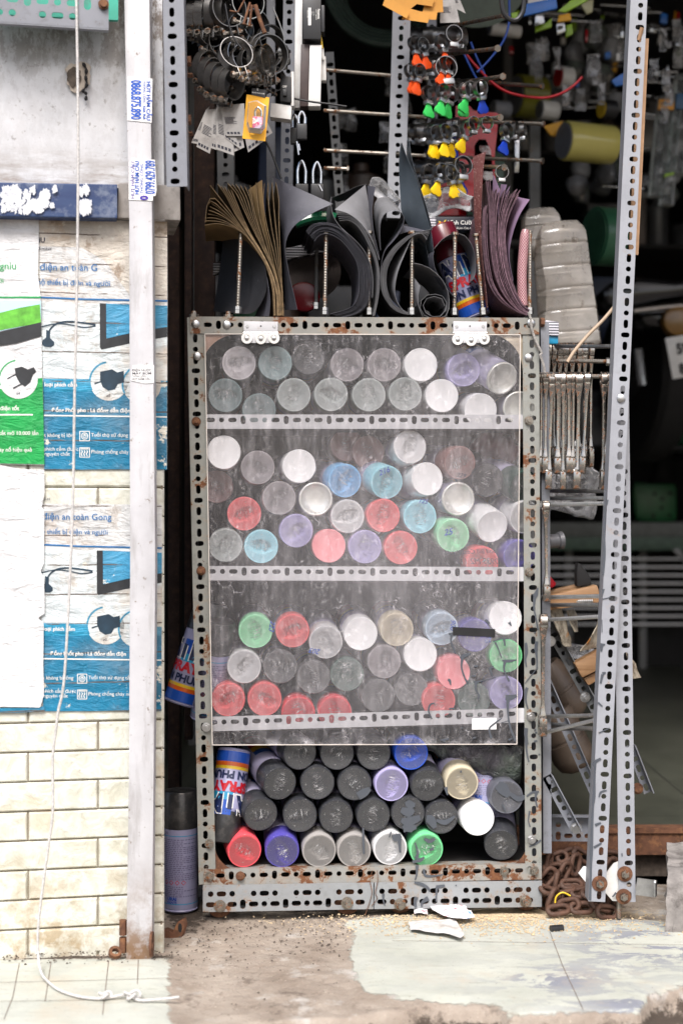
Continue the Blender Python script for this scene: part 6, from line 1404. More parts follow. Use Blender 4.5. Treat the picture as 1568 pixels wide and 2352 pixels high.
# rusty hooks and ties above the bunch
def wire(name, label, cat, pts, r, mat, mp, Y, sm=5, n=7, group=None):
    q_ = [P(*mp(*p), Y) for p in pts]; b = MB(); b.tube(smooth_pts(q_, sm) if sm > 1 else q_, r, n); return b.build(name, M[mat], label=label, cat=cat, loc=q_[0], group=group, smooth=60)
wire('wire_hook', 'bent rusty wire hook at the top of the clamp bunch', 'hook', [(625, 85), (690, 95), (740, 0), (745, -60)], .0018, 'rust', K2, -.10, 1)
wire('wire_hook', 'rusty square wire hook hanging beside another one', 'hook', [(785, 20), (735, 190), (780, 205), (800, 40)], .0026, 'rust', K2, -.11, 1)
wire('wire_hook', 'thick rusty rod hook slanting down over the clamps', 'hook', [(825, 40), (860, 150), (900, 260)], .0042, 'rust', K2, -.12, 3)
wire('cable_tie', 'black cable tie threaded through the front ring', 'cable tie', [(590, 30), (620, 190), (660, 300), (720, 380)], .0017, 'black', K2, -.13)
wire('cable_tie', 'grey cable tie hanging over the small right clamp', 'cable tie', [(965, 60), (1010, 170), (1050, 290), (1050, 350)], .0014, 'angle_dark', K2, .0)
wire('cable_tie', 'long black cable tie sticking out to the right of the switch', 'cable tie', [(1120, 770), (1250, 795), (1400, 815), (1540, 835)], .0020, 'black', K2, .02)
wire('cable_tie', 'black cable tie hanging below the paper cards', 'cable tie', [(880, 1060), (940, 1170), (990, 1290), (1030, 1400)], .0022, 'black', K2, .02)
# blister cards
def card(label, pts, mat, Y, group, icons=None, mp=K2, txt=None, cat='card'):
    p = [P(*mp(*q_), Y) for q_ in pts]; t = thing('blister_card', label, cat, p[0], group)
    b = MB(); b.prism(p, V3((0, .0008, 0))); b.build('cardboard', M[mat], t, smooth=0)
    if icons:
        a, c, d = p[3], p[2], p[0]; u = (c - a); v = (d - a); b = MB()
        for i in range(4):
            s0 = .08 + i * .2; o = a + u * s0 + v * .06; o.y -= .0006; b.box(o, u * .14, V3((0, .0003, 0)), v * .07)
        for k in range(7):
            o = a + u * .12 + v * (.40 + k * .035); o.y -= .0006; b.box(o, u * random.Random(k).uniform(.45, .7), V3((0, .0003, 0)), v * .012)
        b.build('print', M['p_inkk'], t, smooth=0)
    return t
M['cardwhite'] = simple('dusty_card', (.52, .50, .48), .8, 0, .25, 14, dirt=(.2, .18, .17), ds=18, da=.6)
g_ = 'printed paper cards fanned under the clamps'
fan = [([(440, 860), (470, 830), (380, 1130), (325, 1120)], 'leftmost narrow printed card of the fan, nearly edge on', .03), ([(440, 860), (540, 850), (470, 1205), (365, 1150)], 'second printed card of the fan from the left', .028),
       ([(490, 860), (600, 860), (560, 1190), (480, 1160)], 'third printed card, half hidden, in the fan', .026), ([(520, 840), (640, 860), (660, 1220), (520, 1170)], 'printed card with dark icons in the middle of the fan', .024),
       ([(560, 830), (690, 830), (740, 1155), (640, 1200)], 'printed card leaning right behind the middle one', .027), ([(545, 830), (740, 810), (735, 1065), (600, 1065)], 'widest printed card with fine print in front of the fan', .02),
       ([(560, 850), (600, 850), (705, 1165), (585, 1080)], 'slanting narrow card under the widest one', .023), ([(700, 900), (860, 860), (900, 1100), (770, 1195)], 'printed card tilted to the right below the yellow package', .028), ([(720, 860), (850, 820), (960, 1040), (850, 1115)], 'rightmost printed card sticking out beside the yellow package', .024)]
for (pts, lab, Y) in fan: card(lab, pts, 'cardwhite', Y - .02, g_, True)
# yellow padlock pack
M['yel_card'] = simple('yellow_card', (.86, .42, .006), .45, 0, .06, 20); M['film'] = M['film']
t = card('yellow blister pack with a small pink flowered padlock', [(758, 740), (936, 765), (905, 1108), (724, 1085)], 'yel_card', -.07, 'padlock packs', None, cat='padlock pack')
b = MB(); p = [P(*K2(*q_), -.0712) for q_ in ((800, 690), (908, 705), (905, 766), (797, 742))]; b.prism(p, V3((0, .0009, 0))); b.build('black_header', M['black'], t, smooth=0)
b = MB(); kk = lambda tx, ty, x, y, k: P(*K2(x + tx * k, y - ty * k + tx * k * .12), -.0718)
b.text('BRASS PADLOCK', lambda tx, ty: kk(tx, ty, 800, 728, 13), 0, .03); b.text('E', lambda tx, ty: kk(tx, ty, 838, 708, 24), 0, .03); b.build('lettering', M['p_inkw'], t, smooth=0)
M['flower'] = None
q = N('flowered_padlock'); c = q.mix(q.step(q.noise(60, 2), .45, .55), (.62, .50, .72), (.60, .02, .16)); c = q.mix(q.step(q.noise(75, 2, off=5), .55, .6), c, (.85, .82, .80)); q.set(Base_Color=c, Roughness=.3); M['flower'] = q.mat
b = MB(); a = P(*K2(803, 1005), -.084); c = P(*K2(884, 1010), -.084); e = P(*K2(803, 910), -.084); b.box(a, c - a, V3((0, .012, 0)), e - a); b.build('padlock_body', M['flower'], t, bevel=.0015)
b = MB(); b.tube(smooth_pts([P(*K2(*q_), -.078) for q_ in ((825, 915), (825, 870), (848, 845), (872, 870), (872, 915))], 5), .0022, 8); b.build('shackle', M['chrome'], t)
b = MB(); pr = [P(*K2(*q_), -.0725) for q_ in ((770, 800), (840, 785), (915, 830), (905, 1000), (870, 1050), (775, 1040), (755, 980))]; ce = sum(pr, V3()) / 7
top = [ce + (v - ce) * .8 + V3((0, -.016, 0)) for v in pr]; b.add(pr + top, [(i, (i + 1) % 7, 7 + (i + 1) % 7, 7 + i) for i in range(7)] + [tuple(range(7, 14))]); b.build('clear_blister', clear('blister_plastic', (.97, .95, .9), .04, .08, 25, .15), t, smooth=0)
# switches
def kbox(parent, name, x0, y0, x1, y1, Y, dep, mat, mp=K2, sk=0, bev=.0012, up=0):
    a, c, e = P(*mp(x0, y1), Y), P(*mp(x1, y1 + sk), Y), P(*mp(x0 + up, y0), Y); b = MB(); b.box(a, c - a, V3((0, dep, 0)), e - a); return b.build(name, mat if not isinstance(mat, str) else M[mat], parent, bevel=bev)
t = thing('circuit_breaker', 'black circuit breaker box with white lettering at the top', 'breaker', P(*K2(1270, 300), .02)); kbox(t, 'housing', 1198, -30, 1340, 305, .02, .04, 'black'); kbox(t, 'side_step', 1342, 40, 1368, 250, .024, .03, 'black')
b = MB()
vt = lambda s, x, y, k, bo=0: b.text(s, lambda tx, ty: P(*K2(x + ty * k, y + tx * k), .0195), 0, bo)
vt('Panasonic', 1316, 70, 20, .03); vt('SAFETY BREAKER', 1300, 72, 11); vt('Cat. No.', 1280, 90, 10); vt('Rating', 1266, 90, 10); vt('Sensor Life', 1232, 80, 13); b.build('lettering', M['p_inkw'], t, smooth=0)
b = MB(); a = [P(*K2(*q_), .0196) for q_ in ((1240, 60), (1262, 60), (1262, 198), (1240, 198))]; b.prism(a, V3((0, .0003, 0))); b.build('label_strip', M['paper'], t, smooth=0)
t = thing('circuit_breaker', 'black and white switch marked OFF beside the yellow package', 'breaker', P(*K2(1065, 800), .0)); kbox(t, 'front_housing', 1020, 590, 1108, 790, .0, .03, 'black', sk=12); kbox(t, 'white_side', 1104, 560, 1128, 830, .004, .03, 'white'); kbox(t, 'toggle', 1040, 700, 1070, 750, -.008, .01, 'black')
b = MB(); b.text('OFF', lambda tx, ty: P(*K2(1037 + tx * 20, 688 - ty * 26), -.0006), 0, .03); b.build('lettering', M['p_inkw'], t, smooth=0)
t = thing('switch_box', 'dusty white switch cover tilted below the black OFF switch', 'switch', P(*K2(930, 930), .01)); kbox(t, 'cover', 940, 805, 1105, 915, .006, .03, 'white', sk=22, up=6)
t = thing('trunking', 'long white plastic trunking strip hanging beside the sockets', 'trunking', P(*K2(1150, 840), .06)); kbox(t, 'strip', 1130, -40, 1188, 845, .06, .02, 'white', up=8)
t = thing('socket_box', 'dusty white socket box with a dark brown side', 'socket', P(*K2(1260, 830), .03)); kbox(t, 'white_cover', 1240, 352, 1335, 832, .03, .03, 'white', up=12); kbox(t, 'brown_base', 1172, 345, 1238, 832, .034, .03, simple('brown_plastic', (.05, .03, .028), .5, 0, .3), up=12); kbox(t, 'plug', 1338, 440, 1382, 630, .05, .02, 'white', up=-5)
wire('cable', 'yellow cable coming down from the black breaker', 'cable', [(1330, 255), (1342, 310), (1350, 380)], .0022, 'lab_yel', K2, .04); wire('cable', 'white spring wrapped cable end below the yellow cable', 'cable', [(1350, 375), (1355, 430), (1358, 470)], .003, 'white', K2, .045)
# padlocks
def padlock(label, cx, cy, w_, h, Y, body='black', shx=None, sh=90):
    t = thing('padlock', label, 'padlock', P(*K2(cx, cy + h), Y), 'padlocks hanging on the pegs'); kbox(t, 'lock_body', cx - w_ / 2, cy, cx + w_ / 2, cy + h, Y, .014, body, bev=.002)
    b = MB(); b.tube(smooth_pts([P(*K2(*q_), Y + .007) for q_ in ((cx - w_ * .3, cy), (cx - w_ * .3, cy - sh * .6), (cx, cy - sh), (cx + w_ * .3, cy - sh * .6), (cx + w_ * .3, cy))], 5), .0031, 9); b.build('shackle', M['chrome'], t); return t
padlock('black padlock hanging with keys below the peg, right one of two', 1190, 970, 80, 120, .03, sh=95); padlock('black padlock hanging below the peg, left one of two', 1135, 1000, 70, 125, .05, sh=100)
padlock('chrome shackled black padlock behind the brown sandpaper', 1190, 1440, 100, 90, .08, sh=180); padlock('chrome shackled padlock right of a similar one, near the flaring sheet', 1310, 1440, 100, 120, .08, sh=170)
for i, (x, y, x2, y2) in enumerate(((1150, 1110, 1165, 1215), (1165, 1130, 1175, 1180), (1325, 1450, 1350, 1500))): wire('key', ('small key dangling under the black padlocks', 'second small key under the black padlocks', 'round tagged key on the chrome padlock')[i], 'key', [(x, y), (x2, y2)], .0022, 'chrome', K2, .03, 1)
# brackets on the hanging angle
for i, y in enumerate((480, 940)):
    t = thing('bracket', ('upper rusty bracket bolted beside the hanging angle', 'lower rusty bracket bolted beside the hanging angle')[i], 'bracket', P(*K2(280, y + 110), -.26)); kbox(t, 'plate', 272, y - 50, 290, y + 95, -.26, .02, 'rust'); kbox(t, 'foot', 272, y + 90, 335, y + 104, -.26, .02, 'rust'); b = MB(); b.lathe(P(*K2(295, y), -.262), (1, 0, 0), [(0, .009), (.006, .009)], 6); b.build('bolt', M['rust'], t, smooth=0)
# ---------------- peg rods and hose clamps
def peg(label, x0, y0, x1, y1, Y0_, Y1_, r=.0042, mat='zinc_rusty', mp=K3):
    a, c = P(*mp(x0, y0), Y0_), P(*mp(x1, y1), Y1_); b = MB(); b.tube([a, c], r, 8); t = (c - a).normalized(); b.lathe(c, t, [(0, r * 1.7), (.005, r * 1.7)], 6)
    return b.build('peg_rod', M[mat], label=label, cat='peg rod', loc=a, group='peg rods for hanging goods', smooth=40)
for i, a in enumerate(((-10, 548, 790, 618, .30, .30), (-10, 868, 775, 918, .30, .30), (-10, 1180, 770, 1222, .30, .30), (-10, 1318, 168, 1326, .18, .18), (690, 270, 1400, 120, .55, .12), (700, 460, 1345, 380, .55, .12), (760, 690, 1385, 600, .55, .12), (680, 990, 1365, 922, .55, .12), (700, 1290, 1395, 1312, .55, .12), (1280, 648, 1690, 676, .5, .4), (1000, 945, 1700, 972, .5, .4), (1050, 1232, 1690, 1262, .5, .4))):
    peg(('uppermost long peg left of the slotted post', 'second long peg left of the slotted post', 'third long peg left of the slotted post', 'short peg end at the lower left of the pegs', 'highest peg rod sloping up to the right', 'peg rod with the large ring clamp', 'peg rod above the green keys', 'peg rod above the yellow keys', 'lowest peg rod above the lower yellow keys', 'peg rod ending free at the right above the red cable', 'peg rod carrying bright clamps at the far right', 'lower far right peg rod with a free end')[i], *a)
def hose_proto():
    t = thing('hose_clamp', 'x', 'hose clamp', (0, 0, 0)); r, w_ = .0138, .009
    b = MB(); b.lathe((0, 0, 0), (0, 1, 0), [(-w_ / 2, r), (w_ / 2, r), (w_ / 2, r + .001), (-w_ / 2, r + .001), (-w_ / 2, r)], 26, cap0=False, cap1=False); b.build('band', M['hoseband'], t, smooth=40)
    b = MB(); b.cbox((0, 0, -r - .004), (.015, 0, 0), (0, .011, 0), (0, 0, .007)); b.build('screw_housing', M['zinc'], t, bevel=.001)
    b = MB(); pts = []
    for i in range(18):
        a = 2 * PI * i / 18; rr = .011 * (1 + .22 * math.cos(3 * (a - PI / 2))); pts.append(V3((rr * math.cos(a), -.0025, -r - .021 + rr * 1.15 * math.sin(a))))
    b.prism(pts, V3((0, .005, 0))); b.prism([V3((-.003, -.0022, -r - .014)), V3((.003, -.0022, -r - .014)), V3((.003, -.0022, -r - .006)), V3((-.003, -.0022, -r - .006))], V3((0, .0044, 0))); b.build('wing_key', M['key'], t, bevel=.0008)
    return t
HP = hose_proto(); hu = [0]
OR, GR, YE, BL = (.95, .10, .015), (.05, .62, .12), (.95, .62, .01), (.01, .045, .42)
def hose(label, x, y, r, ax, key=None, Y=.3, lug=(0, 0, 1), group='hose clamps hung on the pegs', mp=K3):
    o = dup(HP) if hu[0] else HP; hu[0] = 1; c = P(*mp(x, y), Y); s = r / 1.96 * .57415 / F * (Y + DC) / .0143
    o.matrix_world = aim(ax, lug, c, s); o['label'] = label; o['group'] = group
    for ch in list(o.children):
        if ch.name.startswith('wing'):
            if key: ch.color = (*key, 1)
            else: bpy.data.objects.remove(ch)
rows = [('plain steel hose clamp packed in the row on the highest peg', 690, 1075, 11, 290, 72, None), ('plain steel hose clamp in the shaded row behind the large ring clamp', 690, 900, 8, 520, 62, None)]
HP_SPARE = dup(HP, label='orange keyed hose clamp at the left of the upper peg row')
rr = random.Random(3)
hl = lambda lab, *a, **k: hose(lab, *a, **k)
HP_SPARE_used = False
bpy.data.objects.remove
for ch in list(HP_SPARE.children): bpy.data.objects.remove(ch)
bpy.data.objects.remove(HP_SPARE)
# keyed clamps first (the prototype keeps its key)
keyed = [(700, 340, OR, 'orange keyed hose clamp, leftmost under the highest peg'), (760, 355, OR, 'second orange keyed hose clamp under the highest peg'), (912, 330, OR, 'orange keyed clamp just left of the blue wire'), (672, 555, OR, 'orange keyed clamp behind the slotted post, lower'), (735, 560, OR, 'orange keyed clamp beside the post end, lower'), (925, 505, OR, 'orange keyed clamp inside the large ring'), (975, 500, OR, 'orange keyed clamp right of the large ring'),
         (805, 735, GR, 'leftmost green keyed hose clamp'), (925, 720, GR, 'second green keyed hose clamp from the left'), (985, 740, GR, 'green keyed clamp hanging lowest of its row'), (1080, 715, GR, 'front green keyed clamp beside the blue one'), (1130, 700, GR, 'green keyed clamp behind the front one'), (1215, 690, BL, 'blue keyed clamp at the end of the green row'),
         (830, 1040, YE, 'leftmost yellow keyed clamp of the upper yellow row'), (860, 1045, YE, 'yellow keyed clamp close behind the leftmost one'), (935, 1035, YE, 'yellow keyed clamp in the middle of the upper yellow row'), (1000, 1040, YE, 'tilted yellow keyed clamp of the upper yellow row'), (1115, 1010, YE, 'rightmost large yellow keyed clamp of the upper row'), (1040, 1050, BL, 'blue keyed clamp between the yellow ones, upper row'),
         (805, 1350, YE, 'leftmost yellow keyed clamp of the lower yellow row'), (905, 1345, YE, 'second yellow keyed clamp of the lower yellow row'), (975, 1355, YE, 'third yellow keyed clamp of the lower yellow row'), (1035, 1345, YE, 'tilted yellow keyed clamp at the end of the lower row'), (1050, 1330, BL, 'blue keyed clamp behind the lower yellow ones'), (1420, 1030, BL, 'blue keyed clamp on the far right peg')]
for (x, y, c, lab) in keyed: hose(lab, x, y, 62 if c != OR else 58, (-.8, 1, rr.uniform(-.2, .2)), c, (.16 if c != BL or x > 1200 else .32) + rr.uniform(0, .06), (rr.uniform(-.5, .5), 0, 1))
for (lab, x0, x1, n, y, r, _) in rows + [('plain steel hose clamp in the row above the green keys', 840, 1240, 11, 680, 58, None), ('plain steel hose clamp in the dark row behind the slotted post', 660, 780, 6, 1040, 60, None), ('plain steel hose clamp in the row above the upper yellow keys', 830, 1030, 6, 990, 62, None), ('plain steel hose clamp in the row above the lower yellow keys', 720, 1010, 10, 1315, 60, None)]:
    for i in range(n): hose(lab, x0 + (x1 - x0) * i / (n - 1), y + rr.uniform(-8, 8), r, (-1, .45 + rr.uniform(-.2, .3), 0), None, .2 + .3 * (1 - i / n), (rr.uniform(-.6, .6), 0, 1))
hose('large ring hose clamp facing the street among orange keys', 940, 535, 88, (-.3, 1, 0), None, .2, (-.2, 0, 1)); hose('open ring clamp facing the street near the highest peg', 1005, 270, 68, (-.3, 1, 0), None, .2); hose('ring clamp hanging on the upper yellow row end, facing the street', 1265, 965, 52, (-.5, 1, 0), None, .13)
hose('single clamp with ridged band right of the yellow row', 1160, 970, 55, (-.6, 1, 0), None, .14); hose('large clamp ring right of the lower row', 1075, 1300, 74, (-.4, 1, 0), None, .2); hose('small ring clamp facing the street on the last peg, above the purple sandpaper', 1382, 1350, 52, (-.15, 1, 0), None, .12)
hose('bright clamp at the far right, first of three', 1430, 1015, 56, (-1, .5, 0), None, .4); hose('bright clamp at the far right, second of three', 1490, 1010, 56, (-1, .5, 0), None, .4); hose('bright clamp at the far right, last of three', 1550, 1020, 56, (-1, .4, 0), None, .4)
# orange and white cards at the top
M['or_card'] = simple('orange_card', (.70, .31, .03), .5, 0, .12, 20)
for i, pts in enumerate((((450, 40), (640, 145), (660, 90), (480, -40)), ((600, 150), (640, 60), (820, 110), (805, 180)), ((680, 150), (690, 90), (880, 90), (870, 155)), ((500, 20), (640, 90), (720, 30), (600, -60)), ((640, 20), (840, 50), (860, -20), (660, -60)), ((760, 100), (925, 95), (920, -30), (800, -30)))):
    card(('orange card lowest left of the top bunch', 'orange card hanging lowest of the top bunch', 'orange card with a straight lower edge, top bunch', 'upper left orange card of the top bunch', 'topmost orange card cut by the frame', 'rightmost orange card of the top bunch')[i], list(pts), 'or_card', .14 + .008 * i, 'orange cards in a bunch at the top', None, K3)
for i, pts in enumerate((((900, 180), (1055, 175), (1010, -30), (905, -30)), ((1010, 60), (1100, 105), (1040, -40), (980, -40)))): card(('white printed card beside the orange bunch', 'second white card behind the first, beside the orange bunch')[i], list(pts), 'cardwhite', .2 + .01 * i, 'white cards beside the orange bunch', True, K3)
# ================================================================== RIGHT SIDE: LEGS, WRENCHES, RODS, TOOLS, CHAIN
def leg(label, bl, br, tl, tr, Y, start, left_fl):
    A = (P(*bl, Y) + P(*br, Y)) / 2; Bq = (P(*tl, Y) + P(*tr, Y)) / 2; wd = (P(*br, Y) - P(*bl, Y)).length * .985; t = (Bq - A).normalized(); W = V3((1, 0, 0)); W = (W - t * W.dot(t)).normalized()
    th_ = thing('slotted_post', label, 'slotted angle', P(*bl, Y)); b = MB()
    A0 = A - W * wd / 2; b.perf(A0, Bq - W * wd / 2, W, (0, 1, 0), wd, .002, rows=[(0, wd, wd * .62, 'LOLT')], pitch=.0203, start=start)
    o = A0 if left_fl else A0 + W * (wd - .002); b.box(o + V3((0, .002, 0)), Bq - A, V3((0, .036, 0)), W * .002)
    b.build('angle_strip', M['angle_clean'], th_, smooth=0); return th_
LY = -.075
l1 = leg('tall pale grey slotted leg leaning to the right, in front of the wrench rods', (1350, 2071), (1389, 2071), (1449, -80), (1491, -80), LY, .012, True)
l2 = leg('shorter pale grey slotted leg standing close to the right of the leaning one', (1420, 2072), (1459, 2072), (1404, 880), (1443, 880), LY + .03, .012, False)
def ldisc(x, y, par, Y): 
    o = P(*K12(x, y), Y); b = MB(); b.lathe(o, (0, -1, 0), [(0, .0145), (.0014, .0143)], 24); d = b.build('washer', M['rust'], par)
    b = MB(); b.lathe(o, (0, -1, 0), [(.0014, .0078), (.0075, .0075)], 6); b.lathe(o, (0, -1, 0), [(.0075, .0045), (.013, .004)], 10); b.build('nut', M['zinc_rusty'], d, smooth=40)
ldisc(780, 1248, l1, LY - .001); ldisc(978, 1172, l2, LY + .029); ldisc(968, 1350, l2, LY + .029)
b = MB(); b.lathe(P(1447 - 22, 915, LY - .001), (0, -1, 0), [(0, .0078), (.002, .0075), (.0035, .004)], 16); b.build('bolt', M['zinc'], l1)
b = MB(); b.tube([P(*K12(930, 1390), LY + .04), P(*K12(930, 1520), LY + .04)], .0045, 10); b.build('ground_pin', M['zinc_rusty'], l2)
b = MB(); p = [P(*K12(*q_), LY + .036) for q_ in ((925, 1075), (890, 1090), (835, 1160), (825, 1320), (880, 1385), (960, 1392), (960, 1080))]; b.prism(p, V3((0, .003, 0))); b.build('latch_plate', M['white'], l2, bevel=.0006)
b = MB(); y0 = LY + .02; pa, pb = P(*K12(1060, 1270), y0), P(*K12(1215, 1290), y0); b.perf(pa + V3((0, 0, -.016)), pb + V3((0, 0, -.016)), (0, 0, 1), (0, 1, 0), .032, .002, rows=[(0, .032, .016, 'LL')], pitch=.03, start=.022, k=2.0)
b.lathe(pb + V3((0, .0, 0)), (0, 0, 1), [(-.016, .001), (-.012, .0035), (.012, .0035), (.016, .001)], 12); b.build('latch_tongue', M['zinc'], l2, smooth=0)
drips('paint_drip', l1, [[(805, 1090, 26), (800, 1130, 10), (795, 1155, 8)], [(800, 1170, 8), (865, 1155, 6)], [(785, 1530, 30), (820, 1525, 10)], [(795, 1530, 24), (790, 1580, 14)], [(800, 1755, 26), (825, 1745, 12)], [(800, 1760, 22), (785, 1830, 14)], [(770, 2220, 10), (855, 2180, 8)], [(820, 320, 10), (820, 420, 6), (815, 640, 10), (815, 820, 20), (805, 980, 14)], [(765, 1980, 14), (800, 2010, 8)], [(840, 390, 16), (835, 430, 8)], [(795, 1330, 6), (797, 1430, 5)]], K11, LY - .0012, P_pl := type('PL', (), {'__call__': staticmethod(lambda x, y, off: P(x, y, off))})())
drips('paint_drip', l1, [[(790, 265, 20), (735, 300, 26), (745, 330, 22)], [(745, 300, 20), (740, 420, 16), (735, 560, 26), (728, 640, 16), (722, 760, 20), (715, 1000, 26), (712, 1120, 16), (705, 1380, 20)], [(790, 770, 14), (745, 790, 24)], [(795, 930, 14), (735, 965, 20)], [(835, 515, 10), (790, 530, 16), (775, 570, 8)]], K12, LY - .0012, P_pl)
drips('paint_drip', l2, [[(910, 1320, 18), (880, 1355, 10)], [(955, 1010, 10), (957, 1035, 8)]], K12, LY + .0288, P_pl)
# second angle of the cabinet side
b = MB(); A = P(1247, 1960, .06); Bq = P(1241, 740, .06); b.box(A, Bq - A, V3((.016, .0, 0)), V3((0, .003, 0))); b.box(A + V3((.0, .003, 0)), Bq - A, V3((.002, 0, 0)), V3((0, .03, 0))); b.build('side_angle', M['angle_grey'], cb, smooth=0)
# ---- rods between the cabinet and the leg, parts of the cabinet
def side_rod(a, c, Ya, Yc, r=.0043, mp=K11, mat='zinc'):
    p, q_ = P(*mp(*a), Ya), P(*mp(*c), Yc); p = p - (q_ - p).normalized() * .02; b = MB(); L = (q_ - p).length; n = 60; b.lathe(p, q_ - p, [(L * i / n, r if i % 2 else r * .88) for i in range(n + 1)], 9); return b.build('peg_rod', M[mat], cb, smooth=0)
side_rod((390, 1255), (985, 1255), .15, .02, mp=K10); side_rod((560, 1380), (925, 1385), .12, .12, mp=K10, mat='zinc_rusty'); side_rod((330, 1512), (880, 1514), .05, .02, mp=K10, mat='zinc_rusty'); side_rod((860, 1514), (1000, 1514), .03, .0, mp=K10)
b = MB(); b.lathe(P(*K10(905, 1386), .12), (1, 0, 0), [(0, .0085), (.006, .0085)], 6); b.build('bolt_head', M['zinc'], cb, smooth=0)
for a, c, Ya, Yc in (((360, 322), (840, 322), .16, .0), ((360, 380), (840, 378), .1, .0), ((375, 430), (850, 418), .04, -.04), ((385, 1155), (810, 1146), .05, -.03), ((360, 1195), (725, 1186), .12, .08), ((360, 1215), (805, 1213), .1, .0), ((372, 1330), (805, 1306), .04, -.03), ((345, 2090), (760, 2080), .06, -.03), ((345, 2145), (760, 2190), .10, .0), ((345, 2190), (770, 2180), .12, .0), ((355, 2215), (770, 2110), .03, -.04)):
    side_rod(a, c, Ya, Yc)
for x in (308, 328):
    b = MB(); b.lathe(P(*K11(x, 432), .035), (1, 0, 0), [(0, .0075), (.006, .0075)], 6); b.build('nut', M['zinc'], cb, smooth=0)
# ---- wrenches
def wrench_proto():
    t = thing('combination_wrench', 'x', 'wrench', (0, 0, 0)); L = 1.0; k = .15
    b = MB(); r0, r1, hw = .0062, .0120, .0064; b.lathe((0, 0, 0), (1, 0, 0), [(-hw, r0), (-hw * 1.0, r1 - .001), (-hw + .001, r1), (hw - .001, r1), (hw, r1 - .001), (hw, r0), (-hw, r0)], 24, cap0=False, cap1=False); b.build('ring_end', M['wrench'], t, smooth=40)
    b = MB()
    pr = [(-.0058, .0085, -.009), (-.0050, .0066, -.017), (-.0027, .0050, -.032), (-.0024, .0048, -.122), (-.0040, .0064, -.137), (-.0056, .0085, -.147)]; vs = []; fs = []
    for (x, y, z) in pr: x = abs(x); vs += [(-x, -y, z), (x, -y, z), (x, y, z), (-x, y, z)]
    for i in range(len(pr) - 1):
        for j in range(4): fs.append((i * 4 + j, i * 4 + (j + 1) % 4, i * 4 + 4 + (j + 1) % 4, i * 4 + 4 + j))
    fs += [(3, 2, 1, 0), tuple(range(len(pr) * 4 - 4, len(pr) * 4))]; b.add(vs, fs); b.build('shaft', M['wrench'], t, bevel=.001)
    b = MB(); jaw = [(-.0125, -.146), (-.0140, -.158), (-.0115, -.172), (-.0065, -.174), (-.0055, -.161), (.0055, -.161), (.0065, -.174), (.0115, -.172), (.0140, -.158), (.0125, -.146), (.006, -.141), (-.006, -.141)]
    b.prism([V3((-.0060, y, z)) for y, z in jaw], V3((.0120, 0, 0))); b.build('open_jaw', M['wrench'], t, bevel=.0012); return t
WP = wrench_proto(); wu = [0]
def wrench(label, x, ytop, ybot, Y, xb=None, mp=K10, s=1.0, spin=0, group='wrenches hanging on the rods'):
    o = dup(WP) if wu[0] else WP; wu[0] = 1
    a, c = P(*mp(x, ytop), Y), P(*(mp(xb if xb is not None else x, ybot)), Y); L = (a - c).length; kz = L / (.0115 + .174)
    a = a - V3((0, 0, .0115 * kz)); z = (a - c).normalized(); y = V3((0, 1, 0)); y = (y - z * y.dot(z)).normalized(); x_ = y.cross(z)
    m = Matrix((x_ * s, y * s, z * kz)).transposed().to_4x4(); m.translation = a; m = m @ Matrix.Rotation(spin, 4, 'Z'); o.matrix_world = m; o['label'] = label; o['group'] = group
b11 = lambda y: (y + 0) * 2.145 / 1.96 + 2145     # height on the lower crop given in the upper crop
x11 = lambda x: x * 2.145 / 1.96
ord_ = ['first', 'second', 'third', 'fourth', 'fifth', 'sixth', 'seventh', 'eighth', 'ninth', 'tenth', 'eleventh']
for i, (x, xb, yb, s) in enumerate(((350, 343, 185, .95), (393, 381, 190, 1), (445, 410, 312, 1.05), (497, 490, 190, 1.1), (540, 536, 315, .9), (586, 585, 185, 1.15), (627, 618, 190, .9), (676, 652, 312, 1.2), (752, 703, 188, .95), (888, 880, 315, 1.0), (936, 906, 105, .8))):
    wrench(f'steel wrench {ord_[i]} from the left in the front row beside the cabinet', x, 1478, b11(yb), .06 - .05 * (x - 350) / 600, xb, s=s, spin=R(rnd.uniform(-14, 14)))
for i, (x, s) in enumerate(((410, .9), (455, 1), (507, 1.05), (560, .95), (614, 1.1), (674, .85), (727, 1), (775, .8))):
    wrench(f'rustier wrench {ord_[i]} from the left in the back row beside the cabinet', x, 1226, b11(120 + 20 * (i % 3)), .14, x - 8, s=s, spin=R(rnd.uniform(-14, 14)))
wrench('long wrench hanging against the cabinet side between two rod groups', 355, 398, 1190, .02, 362, mp=K11, s=1.0)
wrench('longest wrench hanging against the cabinet side near the floor', 337, 1285, 2245, .0, 329, mp=K11, s=1.15)
# ---- diagonal braces behind the rods
def brace(label, a, c, wpx, Y, mat, mp, fl=True, rows=None):
    A, Bq = P(*mp(*a), Y), P(*mp(*c), Y); d = wpx / 1.96 * .574 / F * (Y + DC); t = (Bq - A).normalized(); W = V3((t.z, 0, -t.x)); 
    if W.x < 0: W = -W
    b = MB(); b.perf(A, Bq, W, (0, 1, 0), d, .002, rows=rows or [(0, d, d * .5, 'LTLO')]); 
    if fl: b.box(A + W * (d - .002), Bq - A, V3((0, -.022, 0)), W * .002)
    th_ = thing('slotted_brace', label, 'slotted angle', A); b.build('angle_strip', M[mat], th_, smooth=0); return th_
t = brace('dark grey diagonal slotted brace with two bolts behind the rods', (325, 1370), (735, 2100), 78, .14, 'angle_dark', K11)
for x, y in ((392, 1500), (664, 1938)):
    b = MB(); o = P(*K11(x, y), .137); b.lathe(o, (0, -1, 0), [(0, .0105), (.001, .0105)], 16); b.lathe(o, (0, -1, 0), [(.001, .0078), (.0065, .0076)], 6); b.lathe(o, (0, -1, 0), [(.0065, .0045), (.012, .004)], 8); b.build('bolt', M['zinc'], t, smooth=40)
